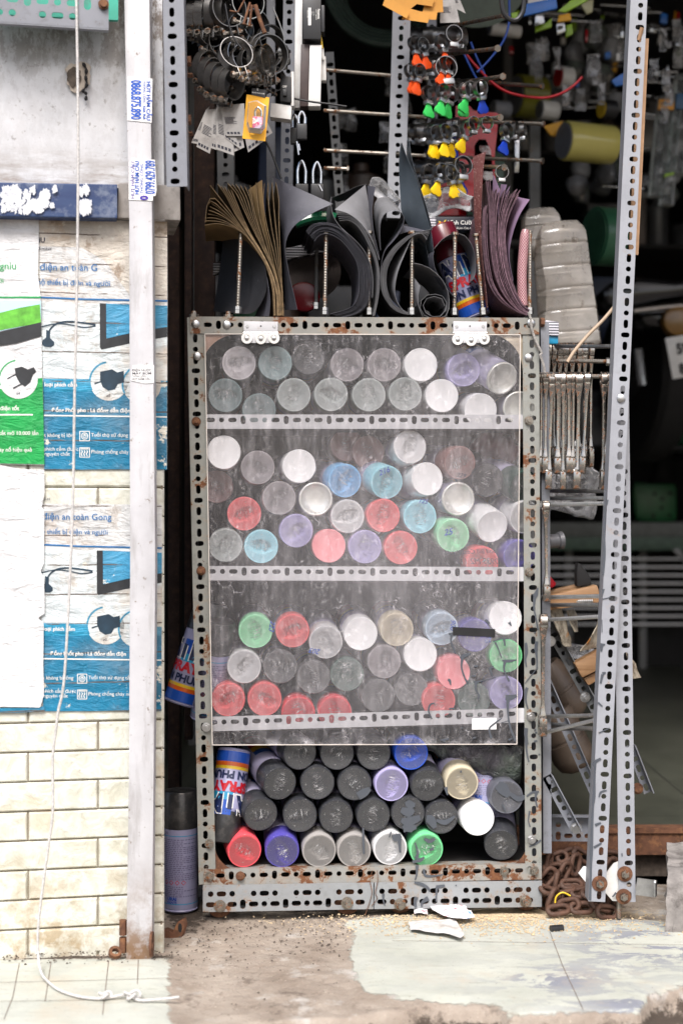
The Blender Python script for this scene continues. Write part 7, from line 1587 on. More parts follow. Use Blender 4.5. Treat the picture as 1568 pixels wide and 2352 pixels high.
brace('grey diagonal slotted brace, middle one, running down to the chain', (300, 1790), (700, 2700), 76, .10, 'angle_grey', K11)
t = brace('short grey diagonal brace with a bolt above the chain', (330, 420), (560, 850), 80, .06, 'angle_grey', K12)
b = MB(); o = P(*K12(595, 812), .057); b.lathe(o, (0, -1, 0), [(0, .011), (.001, .011)], 16); b.lathe(o, (0, -1, 0), [(.001, .0078), (.0065, .0076)], 6); b.build('bolt', M['zinc'], t, smooth=40)
t = brace('grey brace end with a rusty bolt behind the two pale legs', (985, 170), (1130, 545), 66, .16, 'angle_grey', K12)
b = MB(); o = P(*K12(1078, 500), .157); b.lathe(o, (0, -1, 0), [(0, .0115), (.001, .0115)], 16); b.lathe(o, (0, -1, 0), [(.001, .008), (.007, .0076)], 6); b.build('bolt', M['rust'], t, smooth=40)
A = P(*K12(335, 915), .145); Bq = P(*K12(760, 918), .145); hh = .05
b = MB(); b.perf(A, Bq, (0, 0, 1), (0, 1, 0), .052, .002, rows=[(0, .022, .011, 'LTLO'), (.022, .052, .033, '_O__')], k=1.1); b.box(A + V3((0, -.02, .052)), Bq - A, V3((0, .02, 0)), V3((0, 0, .002))); b.build('slotted_rail', M['angle_grey'], label='grey slotted rail lying along the step behind the chain', cat='slotted angle', loc=A, smooth=0)
# canister and packets behind the braces
M['tan'] = simple('tan_leather', (.13, .095, .07), .45, 0, .4, 8, dirt=(.06, .045, .035), ds=10, da=.6)
for (lab, a, c, r, Y) in (('brownish grey canister slanting behind the dark brace', (330, 1700), (600, 2080), .040, .30), ('second brownish canister low behind the braces', (400, 2050), (620, 2500), .045, .26)):
    A, Bq = P(*K11(*a), Y), P(*K11(*c), Y); L = (Bq - A).length; b = MB(); b.lathe(A, Bq - A, [(0, r * .9), (.01, r), (L * .45, r), (L * .46, r * .96), (L * .5, r * .96), (L * .51, r), (L - .03, r), (L - .01, r * .85), (L, r * .5)], 28); b.build('canister', M['tan'], label=lab, cat='canister', loc=A, smooth=40)
# hammers
M['wood'] = None
q = N('hammer_handle_wood'); x, y, z = q.xyz(); c = q.mix(q.step(q.noise(20, 5, .6, stretch=(.25, 1, 4), dist=.6), .3, .7), (.24, .12, .05), (.46, .27, .14)); q.set(Base_Color=c, Roughness=.5); M['wood'] = q.mat
M['wood_end'] = simple('pale_cut_wood', (.42, .25, .14), .7, 0, .2, 60)
def handle(name, parent, pts, Y0_, Y1_, mat, mp=K11):
    f = [P(*mp(*q_), Y0_) for q_ in pts]; b = MB(); b.prism(f, V3((0, Y1_ - Y0_, 0))); return b.build(name, M[mat], parent, bevel=.004)
t = thing('hammer', 'hammer with a black head and a wide wooden handle behind the upper rods', 'hammer', P(*K11(500, 1250), .09)); handle('handle', t, [(380, 1140), (760, 1058), (785, 1140), (785, 1195), (700, 1215), (380, 1260)], .09, .125, 'wood'); handle('head', t, [(606, 880), (640, 905), (700, 985), (720, 1055), (600, 1075), (598, 960)], .10, .135, 'blackm')
t = thing('hammer', 'wooden handled hammer lower down, pointing at the leaning leg', 'hammer', P(*K11(700, 1850), .10)); handle('handle', t, [(580, 1675), (790, 1560), (800, 1710), (640, 1790)], .10, .135, 'wood')
t = thing('hammer', 'lowest wooden hammer handle under the other one', 'hammer', P(*K11(700, 1850), .11)); handle('handle', t, [(650, 1790), (800, 1715), (810, 1780), (690, 1852)], .11, .14, 'wood')
t = thing('hammer', 'thin wooden handle with a red tip behind the upper rods', 'hammer', P(*K11(400, 1100), .15)); handle('handle', t, [(380, 1100), (620, 1050), (640, 1090), (390, 1150)], .15, .17, 'wood'); handle('red_tip', t, [(370, 965), (440, 1045), (430, 1070), (372, 1095)], .14, .17, 'lab_red')
q = N('oily_rag'); c = q.mix(q.step(q.noise(40, 6, .7), .42, .6), (.50, .44, .34), (.12, .09, .06)); c = q.mix(q.step(q.noise(25, 4, .6, off=6), .6, .68), c, (.40, .17, .04)); q.set(Base_Color=c, Roughness=.7); q.l(q.bump(q.noise(30, 5), .8, .006), q.b.inputs['Normal']); M['rag'] = q.mat
def wrap(label, front, back, Y, mat='rag', mp=K11):
    f = [P(*mp(*q_), Y) for q_ in front]; k = [P(*mp(*q_), Y + .03) for q_ in back]; b = MB(); b.sheet(f, k, .002, 20, 6); 
    for i, v in enumerate(b.v): b.v[i] = v + V3((mn.noise(v * 45), mn.noise(v * 45 + V3((5, 0, 0))), 0)) * .005
    return b.build('paper_wrapper', M[mat], label=label, cat='wrapper', loc=f[0], smooth=60)
wrap('oily torn paper wrapper hanging below the upper hammer', [(380, 1235), (420, 1370), (470, 1490), (510, 1545)], [(470, 1230), (505, 1330), (535, 1450), (550, 1540)], .10)
wrap('brown paper scrap hanging right of the oily wrapper', [(510, 1265), (540, 1330), (580, 1430)], [(570, 1250), (600, 1330), (605, 1425)], .12)
wrap('orange brown wrapper standing against the lower hammer', [(640, 1580), (690, 1500), (740, 1400), (760, 1340)], [(775, 1545), (785, 1480), (790, 1410), (780, 1350)], .10)
wrap('pale crumpled wrapper on the hammer end right of the pale legs', [(985, 1590), (1000, 1700), (1010, 1800)], [(1010, 1620), (1060, 1700), (1085, 1785)], .06)
blobbag('clear crumpled bag between the braces and the lower hammer', [(520, 1560), (620, 1580), (720, 1590)], .17, .018, mp=K11, pl=lambda x, y, off: P(x, y, off))
b = MB(); o = P(*K11(372, 720), .10); b.lathe(o, (1, .25, .1), [(0, .014), (.02, .014), (.022, .017), (.03, .018), (.031, .010)], 20); b.build('pipe_fitting', simple('grey_fitting', (.17, .17, .18), .35, .3, .3), label='grey pipe fitting wrapped in film beside the cabinet', cat='fitting', loc=o)
# ---- chain
M['chain'] = simple('rusty_chain_iron', (.10, .048, .030), .72, .15, .5, 50, .5, 240, dirt=(.20, .15, .125), ds=26, da=.7)
ch = thing('chain', 'heap of heavy rusty brown chain on the ground beside the cabinet', 'chain', G(1330, 2075, 0))
def link_mesh():
    b = MB(); pts = []
    a, r = .0095, .0105
    for i in range(10): t = -PI / 2 + PI * i / 9; pts.append(V3((a + r * math.cos(t), r * math.sin(t), 0)))
    for i in range(10): t = PI / 2 + PI * i / 9; pts.append(V3((-a + r * math.cos(t), r * math.sin(t), 0)))
    b.tube(pts, .0049, 8, closed=True); return b
lk = link_mesh().build('link', M['chain'], ch, smooth=80)
for v in lk.data.vertices: v.co = v.co + V3(ROOT[ch.name])
first = True
def link(pos, xdir, ndir):
    global first
    x = V3(xdir).normalized(); z = V3(ndir); z = (z - x * z.dot(x)).normalized(); y = z.cross(x); m = Matrix((x, y, z)).transposed().to_4x4(); m.translation = pos - ROOT[ch.name]
    o = lk if first else lk.copy()
    if not first: COL.objects.link(o); o.parent = ch
    first = False; o.matrix_local = m
rc = random.Random(12)
front = [((455, 1455), (1, .15, .1), (0, -.5, 1)), ((535, 1420), (1, -.3, .25), (-.2, -1, .5)), ((635, 1440), (1, .1, 0), (0, -.8, 1)), ((790, 1420), (1, .1, -.3), (.2, -.6, 1)), ((840, 1470), (1, .2, -.1), (.0, -1, .5)), ((410, 1370), (.4, .2, .9), (1, -.6, .2)), ((560, 1255), (1, .1, 0), (0, -.6, 1)), ((440, 1240), (.2, .1, 1), (1, -.3, 0)), ((500, 1160), (.5, .2, .9), (.6, -1, -.3)), ((590, 1100), (.2, .2, 1), (.7, -1, 0)), ((420, 1130), (1, .3, .1), (.2, -.5, 1)), ((520, 1030), (.9, .3, .4), (0, -.7, 1)), ((640, 1030), (.8, .2, -.5), (.3, -.8, .7)), ((380, 1090), (.2, .3, .9), (1, -.5, .2)), ((450, 1050), (1, .2, .3), (0, -.9, .6)), ((640, 1320), (1, .2, .1), (0, -.5, 1)), ((720, 1340), (1, .2, -.2), (.2, -.4, 1)), ((370, 1200), (.7, .2, .7), (.4, -1, .3)), ((390, 1310), (1, .1, -.4), (.2, -.4, 1)), ((500, 1290), (1, .1, .1), (0, -.3, 1)), ((860, 1120), (.6, .2, .6), (.3, -1, 0)), ((880, 1030), (1, .1, -.1), (0, -.6, 1)), ((830, 1350), (.2, .2, 1), (1, -.6, 0)), ((870, 1400), (.3, .2, .9), (1, -.8, 0))]
for k, ((x, y), xd, nd) in enumerate(front):
    Y = -.03 + (1480 - y) / 500 * .16
    link(P(*K12(x, y), Y), xd, nd)
for i in range(44):
    x = rc.uniform(350, 900); y = rc.uniform(1080, 1380); Y = .05 + (1400 - y) / 400 * .08
    p = P(*K12(x, y), Y); p.z = max(p.z - .012, .012); link(p, (rc.uniform(-1, 1), rc.uniform(-.5, .5), rc.uniform(-.5, .5)), (rc.uniform(-.7, .7), -.6, 1))
b = MB(); p = [P(*K12(*q_), -.02) for q_ in ((650, 1113), (700, 1140), (690, 1262), (612, 1165))]; b.prism(p, V3((.004, .002, 0))); b.build('paper_card', M['paper'], label='blank white card stuck in the rusty chain', cat='card', loc=p[3], smooth=0)
wire('wire_ring', 'yellow wire ring lying in the rusty chain', 'wire', [(430, 1400), (440, 1350), (490, 1318), (550, 1345)], .0016, 'lab_yel', K12, -.05)
# ---- litter
def litter(name, label, pts, mp, z0, mat, cat='litter', crump=.004):
    c = [G(*mp(*q_), .006) for q_ in pts]; n = len(c); ce = sum(c, V3()) / n; b = MB(); rings = []
    vs = []
    for k in range(4):
        f = 1 - k / 3.5
        for j in range(n * 3):
            a, d = c[j // 3], c[(j // 3 + 1) % n]; p = a.lerp(d, (j % 3) / 3); p = ce + (p - ce) * f; p = p + V3((0, 0, z0 * (1 - f * .7) + crump * (1 + mn.noise(p * 45 + V3((0, 0, 3)))))); vs.append(p)
    m = n * 3; fs = []
    for k in range(3):
        for j in range(m): fs.append((k * m + j, k * m + (j + 1) % m, (k + 1) * m + (j + 1) % m, (k + 1) * m + j))
    fs.append(tuple(range(3 * m, 4 * m))); b.add(vs, fs); return b.build(name, mat if not isinstance(mat, str) else M[mat], label=label, cat=cat, loc=ce, smooth=0)
q = N('printed_crumpled_paper'); c = q.mix(q.step(q.noise(90, 3, .5, stretch=(1, 3, 1)), .58, .62), (.78, .77, .78), (.55, .12, .16)); c = q.mix(q.step(q.noise(40, 3, .5, off=6), .62, .65), c, (.12, .30, .62)); q.set(Base_Color=c, Roughness=.7); M['litter_print'] = q.mat
litter('paper_scrap', 'blue and white scrap of printed paper under the cabinet skirt', [(480, 1395), (520, 1385), (582, 1412), (585, 1448), (540, 1445), (484, 1448)], K14, .004, 'litter_print')
litter('paper_scrap', 'crumpled red and white printed paper with a torn hole beside the cabinet', [(590, 1405), (720, 1385), (860, 1390), (900, 1450), (942, 1492), (900, 1505), (800, 1512), (700, 1480), (620, 1440)], K14, .012, 'litter_print', crump=.007)
litter('paper_scrap', 'torn strip of bare white paper lying on the pavement', [(440, 1510), (560, 1488), (700, 1495), (790, 1480), (860, 1610), (830, 1640), (700, 1600), (560, 1585), (455, 1565)], K14, .006, simple('dirty_paper', (.62, .60, .58), .8, 0, .2, 30, dirt=(.3, .25, .2), ds=28, da=.7), crump=.004)
b = MB(); a, c = G(*K12(395, 1605), .008), G(*K12(490, 1597), .008); b.tube([a, c], .0065, 12); b.build('pipe_piece', M['black'], label='short black piece of tube lying on the pavement', cat='pipe', loc=a)
b = MB(); o = G(*K7(838, 1835), .012); b.lathe(o, (.2, -.5, .8), [(-.004, .006), (-.004, .0115), (.004, .0115), (.004, .006), (-.004, .006)], 18, cap0=False, cap1=False); b.build('ring_nut', M['rust'], label='small rusty ring nut at the foot of the tiled wall', cat='nut', loc=o)
t = thing('bracket', 'rusty iron bracket with a slotted ear on the ground beside the white post', 'bracket', G(*K7(1180, 1790), 0))
b = MB(); p = [P(*K7(*q_), -.12) for q_ in ((1125, 1690), (1200, 1665), (1250, 1690), (1290, 1610), (1330, 1590), (1342, 1640), (1310, 1750), (1240, 1790), (1160, 1800), (1125, 1780))]; b.prism(p, V3((.004, .014, 0))); b.build('iron_plate', M['rust'], t, bevel=.001)
b = MB(); p = [P(*K7(1308 + 14 * math.cos(a), 1655 + 34 * math.sin(a)), -.1206) for a in [2 * PI * i / 16 for i in range(16)]]; b.prism(p, V3((0, .0004, 0))); b.build('slot', M['blackm'], t, smooth=0)
# ================================================================== BEHIND: BOTTLES, GOODS, SCALE, GRILLE, MOTORBIKE
M['pet'] = None
q = N('cloudy_plastic'); x, y, z = q.xyz(); c = q.mix(q.step(q.noise(5, 5, .6), .35, .7), (.40, .37, .335), (.68, .645, .60)); c = q.mix(q.step(q.noise(30, 6, .7, off=4), .62, .70), c, (.18, .15, .12)); q.set(Base_Color=c, Roughness=.14, Coat_Weight=.6, Coat_Roughness=.1); q.l(q.bump(q.noise(8, 3), .3, .010), q.b.inputs['Normal']); tr = q.n('BsdfTransparent'); tr.inputs[0].default_value = (.8, .76, .72, 1); mx = q.n('MixShader'); q.l(q.math('MULTIPLY_ADD', q.step(q.noise(8, 6, .65, off=9), .35, .65), .28, .30), mx.inputs[0]); q.l(tr.outputs[0], mx.inputs[1]); q.l(q.b.outputs[0], mx.inputs[2]); q.l(mx.outputs[0], q.out.inputs[0]); M['pet'] = q.mat
def bottle(label, top, bot, w0, w1, Y, ribs, mp=K10, mat='pet'):
    A, Bq = P(*mp(*top), Y), P(*mp(*bot), Y); k = .574 / 2.145 / F * (Y + DC); L = (Bq - A).length; prof = [(0, .012), (.004, w0 * k * .36), (.02, w0 * k * .47)]
    n = 60
    for i in range(n + 1):
        f = i / n; r = (w0 + (w1 - w0) * f) * k / 2; s = (f * ribs) % 1.0; r -= .0034 * max(0, 1 - abs(s - .5) / .05) - .0012 * max(0, 1 - abs(s - .5) / .12); prof.append((.03 + (L - .05) * f, r))
    prof += [(L - .01, w1 * k * .44), (L, w1 * k * .30)]
    b = MB(); b.lathe(A, Bq - A, prof, 36); c = (A + Bq) / 2; ax = (Bq - A).normalized()
    x, y = V3((1, 0, 0)), V3((0, 1, 0))
    for i, v in enumerate(b.v):   # squarish, dented
        d = v - A; h = d.dot(ax); q_ = d - ax * h; a = math.atan2(q_.y, q_.x); s = 1 / max(abs(math.cos(a)), abs(math.sin(a))); f = 1 + (s - 1) * .5; b.v[i] = A + ax * h + q_ * f * .92 + V3((mn.noise(v * 12), mn.noise(v * 12 + V3((4, 0, 0))), 0)) * .006
    return b.build('plastic_bottle', M[mat], label=label, cat='bottle', loc=Bq, smooth=50)
bottle('large dusty translucent ribbed bottle behind the wrenches', (500, 195), (600, 1330), 470, 560, .42, 5)
bottle('second cloudy bottle behind the first, shoulder at the purple sandpaper', (340, 75), (360, 500), 370, 400, .56, 2)
blobbag('crumpled clear plastic bag hanging behind the wrenches', [(480, 20), (540, 180), (560, 330), (520, 480)], .36, .055, mp=K11, pl=lambda x, y, off: P(x, y, off), amp=.03)
M['pale_strip'] = simple('pale_bamboo', (.50, .38, .27), .6, 0, .15, 90)
wire('wood_strip', 'thin pale bamboo strip slanting from the wrenches to the pale leg', 'strip', [(575, 1390), (640, 1290), (760, 1150), (880, 1030), (985, 905)], .0034, 'pale_strip', K10, .02)
wire('wire', 'thin red cable sagging across the dark goods', 'cable', [(-330, 400), (-250, 520), (-100, 680), (20, 770), (150, 815), (350, 840), (500, 810), (620, 740), (700, 660)], .0032, 'lab_red', K4, .45)
wire('wire', 'thin blue cable looping down between the hose clamp rows', 'cable', [(75, -40), (75, 180), (40, 320), (-20, 420), (-120, 540), (-200, 620)], .0026, 'lab_blue', K4, .42)
wire('wire', 'second blue cable crossing the first behind the clamps', 'cable', [(1060, 360), (1110, 470), (1170, 590), (1190, 620)], .0026, 'lab_blue', K3, .44)
wire('wire', 'third short blue cable beside the second one', 'cable', [(1140, 330), (1190, 460), (1240, 560), (1255, 620)], .0026, 'lab_blue', K3, .45)
b = MB(); b.tube([P(*K4(1215, 235), LY - .004), P(*K4(1185, 345), LY + .004)], .004, 6); b.build('wood_splinter', M['wood_end'], label='wooden splinter stuck in a slot near the top of the leaning leg', cat='splinter', loc=P(*K4(1185, 345), LY))
b = MB(); a, c = P(*K4(1190, 330), LY + .03), P(*K10(1100, 470), LY + .03); b.box(a, c - a, V3((.018, 0, 0)), V3((0, .006, 0))); b.build('wood_batten', M['wood_end'], label='pale wooden batten behind the slots of the leaning leg', cat='batten', loc=c, smooth=0)
# black strap at the top
b = MB(); b.tube(smooth_pts([P(*K4(*q_), .1) for q_ in ((5, -40), (30, 110), (90, 170), (150, 165), (195, 90), (205, -40))], 5), .005, 8); b.build('rubber_strap', M['black'], label='black rubber strap looped at the top of the frame', cat='strap', loc=P(*K4(100, 170), .1))
# red bottle packets
M['redpack'] = simple('red_glossy_packet', (.50, .012, .02), .15, 0, .35, 14, .4, 20); M['whitepack'] = simple('white_red_print', (.70, .66, .66), .3, 0, .2, 40, dirt=(.6, .1, .1), ds=45, da=.8)
t = thing('red_packet', 'shiny red packet with a white printed panel hanging behind the clamp rows', 'packet', P(*K3(1200, 1500), .62))
b = MB(); L_ = [P(*K3(*q_), .62) for q_ in ((1020, 870), (1030, 1000), (1040, 1200), (1050, 1400), (1060, 1660))]; Rr = [P(*K3(*q_), .62) for q_ in ((1345, 905), (1340, 1050), (1320, 1250), (1330, 1450), (1340, 1660))]; b.sheet(L_, Rr, .02, 24, 8); b.build('pouch', M['redpack'], t, smooth=60)
b = MB(); p = [P(*K3(*q_), .60) for q_ in ((1165, 1140), (1200, 1090), (1260, 1090), (1300, 1180), (1325, 1400), (1330, 1600), (1180, 1600))]; b.prism(p, V3((0, .006, 0))); b.build('white_panel', M['whitepack'], t, bevel=.001)
t = thing('red_packet', 'tall red plastic packet low behind the lower yellow keys', 'packet', P(*K3(900, 1700), .66)); b = MB(); L_ = [P(*K3(*q_), .66) for q_ in ((860, 1480), (870, 1600), (880, 1700))]; Rr = [P(*K3(*q_), .66) for q_ in ((1060, 1400), (1080, 1550), (1100, 1700))]; b.sheet(L_, Rr, .02, 12, 6); b.build('pouch', M['redpack'], t, smooth=60)
t = thing('red_packet', 'red tapered packet top just under the green keys', 'packet', P(*K3(1090, 960), .58)); b = MB(); L_ = [P(*K3(*q_), .58) for q_ in ((1020, 840), (1018, 900), (1015, 960))]; Rr = [P(*K3(*q_), .58) for q_ in ((1130, 840), (1170, 890), (1240, 960))]; b.sheet(L_, Rr, .01, 10, 6); b.build('pouch', M['redpack'], t, smooth=60)
# round green reel high up
b = MB(); o = P(*K3(1180, -190), .75); b.lathe(o, (0, -1, 0), [(0, .02), (0, .125), (.01, .13), (.012, .125), (.012, .02)], 40); b.build('green_reel', simple('grey_green_plastic', (.10, .13, .10), .5, 0, .2), label='grey green ribbed reel cut by the top edge of the frame', cat='reel', loc=o)
t = thing('green_reel', 'big dark green hose reel in the shade at the top', 'reel', P(*K3(400, 300), .9)); b = MB(); o = P(*K3(480, -120), .9); 
pts = [o + V3((math.cos(2 * PI * i / 40), 0, math.sin(2 * PI * i / 40))) * .15 for i in range(40)]
for k in range(4): b = MB(); b.tube([o + (p - o) * (1 - .08 * k) + V3((0, .01 * k, 0)) for p in pts], .011, 8, closed=True); b.build('hose_coil', simple('dark_green_hose', (.03, .05, .04), .4, 0, .4), t)
# drum, tape roll and spools
def spool(label, x0, y0, x1, y1, Y, mat, end='white', cat='spool', mp=K4, name='spool', slope=0):
    A, Bq = P(*mp(x0, (y0 + y1) / 2), Y), P(*mp(x1, (y0 + y1) / 2 + slope), Y); r = (P(0, mp(0, y0)[1], Y) - P(0, mp(0, y1)[1], Y)).length / 2; L = (Bq - A).length
    A = A + V3((0, -.0, 0)); ax = (Bq - A + V3((0, .35 * L, 0)))
    t = thing(name, label, cat, A - V3((0, 0, r))); b = MB(); b.lathe(A, ax, [(0, r * .97), (L * .02, r), (L * .97, r), (L, r * .96)], 36); b.build('roll', mat if not isinstance(mat, str) else M[mat], t, smooth=40)
    b = MB(); b.lathe(A - ax.normalized() * .003, ax, [(0, r * .35), (0, r * .9), (.002, r * .9)], 30, cap0=False); b.build('end_disc', M[end], t, smooth=40); return t
spool('large pale yellow roll of film glinting in the dark interior', 545, 1040, 1010, 1375, 1.05, simple('yellow_film', (.62, .55, .16), .12, 0, .12, 8), 'angle_grey')
spool('olive yellow wrapped drum standing behind the red cable', 130, 640, 380, 1000, 1.3, simple('olive_film', (.20, .19, .02), .3, 0, .3, 8), 'angle_dark')
spool('white spool in the dark interior below the red cable', 340, 860, 500, 1020, 1.2, 'white', 'angle_dark')
spool('white and red spool above the red cable end', 500, 570, 620, 750, 1.25, 'white', 'lab_red')
spool('black tape roll with a yellow rim beside the pale leg', 870, 850, 990, 1020, 1.15, 'black', 'lab_yel')
spool('grey white roll high in the interior, left of the black strap', -90, 190, 190, 300, 1.2, 'white', 'angle_grey')
spool('dull grey roll left of the olive drum', -60, 860, 90, 1000, 1.15, 'angle_grey', 'angle_dark')
M['stock_a'] = simple('dark_grey_stock', (.075, .078, .085), .3, 0, .6, 6); M['stock_b'] = simple('dark_brown_stock', (.085, .055, .042), .4, 0, .6, 6); M['stock_c'] = simple('dark_green_stock', (.03, .11, .06), .3, 0, .5, 6); M['stock_d'] = simple('dark_blue_stock', (.045, .07, .16), .35, 0, .5, 6); M['stock_e'] = simple('dusty_grey_stock', (.24, .24, .25), .25, 0, .6, 8)
# bright packs hanging at the top
def pack(label, pts, Y, mat, mp=K4, name='hanging_pack', group='small packs hanging in the interior', th=.01):
    p = [P(*mp(*q_), Y) for q_ in pts]; b = MB(); b.prism(p, V3((0, th, 0))); return b.build(name, mat if not isinstance(mat, str) else M[mat], label=label, cat='pack', loc=p[0], group=group, bevel=.002)
M['lime'] = simple('lime_green', (.30, .52, .02), .35, 0, .2); M['bluep'] = simple('bright_blue', (.02, .16, .58), .35, 0, .2); M['gloss'] = simple('silvery_wrap', (.45, .46, .48), .1, .6, .4, 20, 1, 40)
pack('blue label strip tilted near the top edge', [(190, 140), (490, 70), (480, -20), (220, 30)], .5, 'bluep'); pack('lime green label strip tilted near the top edge', [(490, 95), (560, 105), (760, -5), (640, -30)], .52, 'lime')
pack('lavender white pack between the blue and lime strips', [(230, 40), (480, 0), (500, -50), (240, -50)], .56, 'paper'); pack('silver pack with a green foot under the blue strip', [(295, 220), (380, 200), (370, 110), (300, 110)], .7, 'gloss'); pack('green foot of a hanging silver pack', [(300, 275), (440, 230), (440, 150), (385, 200), (300, 210)], .72, 'lime'); pack('mustard pack hanging right of the silver ones', [(490, 190), (610, 170), (600, 110), (500, 130)], .7, 'yel_card'); pack('second silver pack with lime shreds behind the mustard pack', [(485, 300), (560, 270), (550, 170), (480, 180)], .74, 'gloss'); pack('lime shred of the second silver pack', [(560, 320), (625, 290), (615, 200), (560, 220)], .76, 'lime')
pack('blue and white pack half behind the leaning leg', [(990, 740), (1090, 720), (1090, 600), (950, 690)], .8, 'bluep'); pack('yellow packet behind the white end of the film roll', [(370, 1080), (540, 1035), (480, 1170), (430, 1160)], 1.1, 'yel_card')
pack('pale yellow bulb shaped pack at the top right', [(680, 20), (740, 120), (790, 100), (800, -10)], .8, simple('pale_yellow', (.5, .48, .28), .3)); pack('lime pack glimpsed under the black strap', [(90, 110), (150, 100), (150, 160), (100, 165)], .5, 'lime'); pack('silver bar hanging under the far right clamps', [(125, 1180), (165, 1180), (160, 1480), (120, 1480)], .6, 'gloss')
rb = random.Random(33)
for i in range(34):
    cn, cm = rb.choice((('blue', 'bluep'), ('lime', 'lime'), ('yellow', 'yel_card'), ('red', 'redpack'), ('white', 'paper'), ('silver', 'gloss'), ('silver', 'gloss'), ('grey', 'stock_e'), ('white', 'whitepack')))
    x, y = (rb.uniform(60, 1050), rb.uniform(30, 700)) if i < 22 else (rb.uniform(1270, 1560), rb.uniform(20, 760)); w_, h_ = rb.uniform(18, 60), rb.uniform(40, 110); t_ = rb.uniform(-14, 14)
    pack(f'small {cn} pack blurred in the dark interior', [(x, y + h_), (x + w_, y + h_ + t_), (x + w_ + t_ * .4, y + t_), (x + t_ * .4, y)], rb.uniform(.95, 1.9), cm, group=f'small {cn} packs in the dark interior', th=.015)
# clear tubes hanging at the right edge
M['tubeclear'] = clear('pale_clear_tube', (.8, .84, .82), .35, .1, 20, .4)
for i, (x, y0, y1, w_) in enumerate(((1360, 960, 1690, .022), (1450, 940, 1760, .022), (1530, 780, 1500, .03))):
    b = MB(); b.tube(smooth_pts([P(*K4(x + 50, y0 - 120), 1.2), P(*K4(x, (y0 + y1) / 2), 1.2), P(*K4(x - 30, y1), 1.2)], 6), w_, 12); b.build('clear_tube', M['tubeclear'], label=('left of the clear tubes hanging at the right edge', 'middle clear tube with a green band at the right edge', 'widest clear tube at the right edge')[i], cat='tube', loc=P(*K4(x, y1), 1.2), smooth=60)
pack('orange label on the clear tubes at the right edge', [(1350, 940), (1490, 940), (1490, 850), (1360, 850)], 1.17, 'or_card'); pack('dark blue label beside the orange one at the right edge', [(1500, 935), (1640, 935), (1640, 800), (1510, 800)], 1.17, simple('deep_blue', (.02, .09, .2), .4)); pack('green band on the middle clear tube', [(1400, 1520), (1490, 1495), (1490, 1475), (1410, 1490)], 1.17, 'bluep' if False else 'lime')
# dark stock: shelves with boxes and hanging bags filling the interior
def rack(label, x0, x1, Y, zs, seed, dep=.3):
    t = thing('stock_rack', label, 'rack', (x0, Y, FZ)); r = random.Random(seed)
    for xx in (x0, x1):
        b = MB(); b.box((xx - .015, Y, FZ), (.03, 0, 0), (0, .03, 0), (0, 0, zs[-1] + .45 - FZ)); b.build('upright', M['angle_dark'], t, smooth=0)
    for i, z in enumerate(zs):
        b = MB(); b.box((x0, Y, z), (x1 - x0, 0, 0), (0, dep, 0), (0, 0, .015)); b.build('shelf', M['blackm'], t, smooth=0)
    return r, t
def stock(label, x0, x1, Y, zs, seed):
    r, t = rack(label, x0, x1, Y, zs, seed); n = 0
    for z in zs:
        x = x0 + .02
        while x < x1 - .12:
            w_ = r.uniform(.06, .16); h = r.uniform(.08, .26); k = r.random(); mat = r.choice(('stock_a', 'stock_a', 'stock_b', 'stock_c', 'stock_d', 'stock_e', 'stock_e')); b = MB()
            if k < .55:
                b.box((x, Y + .03, z + .016), (w_, 0, 0), (r.uniform(-.02, .02), .2, 0), (r.uniform(-.02, .02), 0, h)); nm, ca = 'stock_box', 'box'
            else: b.lathe((x + w_ / 2, Y + .1, z + .016), (0, 0, 1), [(0, w_ * .45), (.01, w_ * .5), (h * .75, w_ * .5), (h * .85, w_ * .3), (h * .87, w_ * .2), (h, w_ * .2)], 20); nm, ca = 'stock_bottle', 'bottle'
            adj = {'stock_a': 'dark grey', 'stock_b': 'dark brown', 'stock_c': 'dark green', 'stock_d': 'dark blue', 'stock_e': 'dusty grey'}[mat]
            b.build(nm, M[mat], label=f'blurred {adj} {ca} standing on the dim {label.split(" in ")[0]}', cat=ca, group='blurred goods on the dim racks', loc=(x + w_ / 2, Y + .1, z + .016), bevel=.003 if k < .55 else 0)
            x += w_ + r.uniform(.005, .05)
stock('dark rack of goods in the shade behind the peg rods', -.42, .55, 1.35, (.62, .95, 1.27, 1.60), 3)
stock('far rack of goods in the dark at the right', .62, 1.75, 2.6, (1.0, 1.38, 1.75, 2.1), 9)
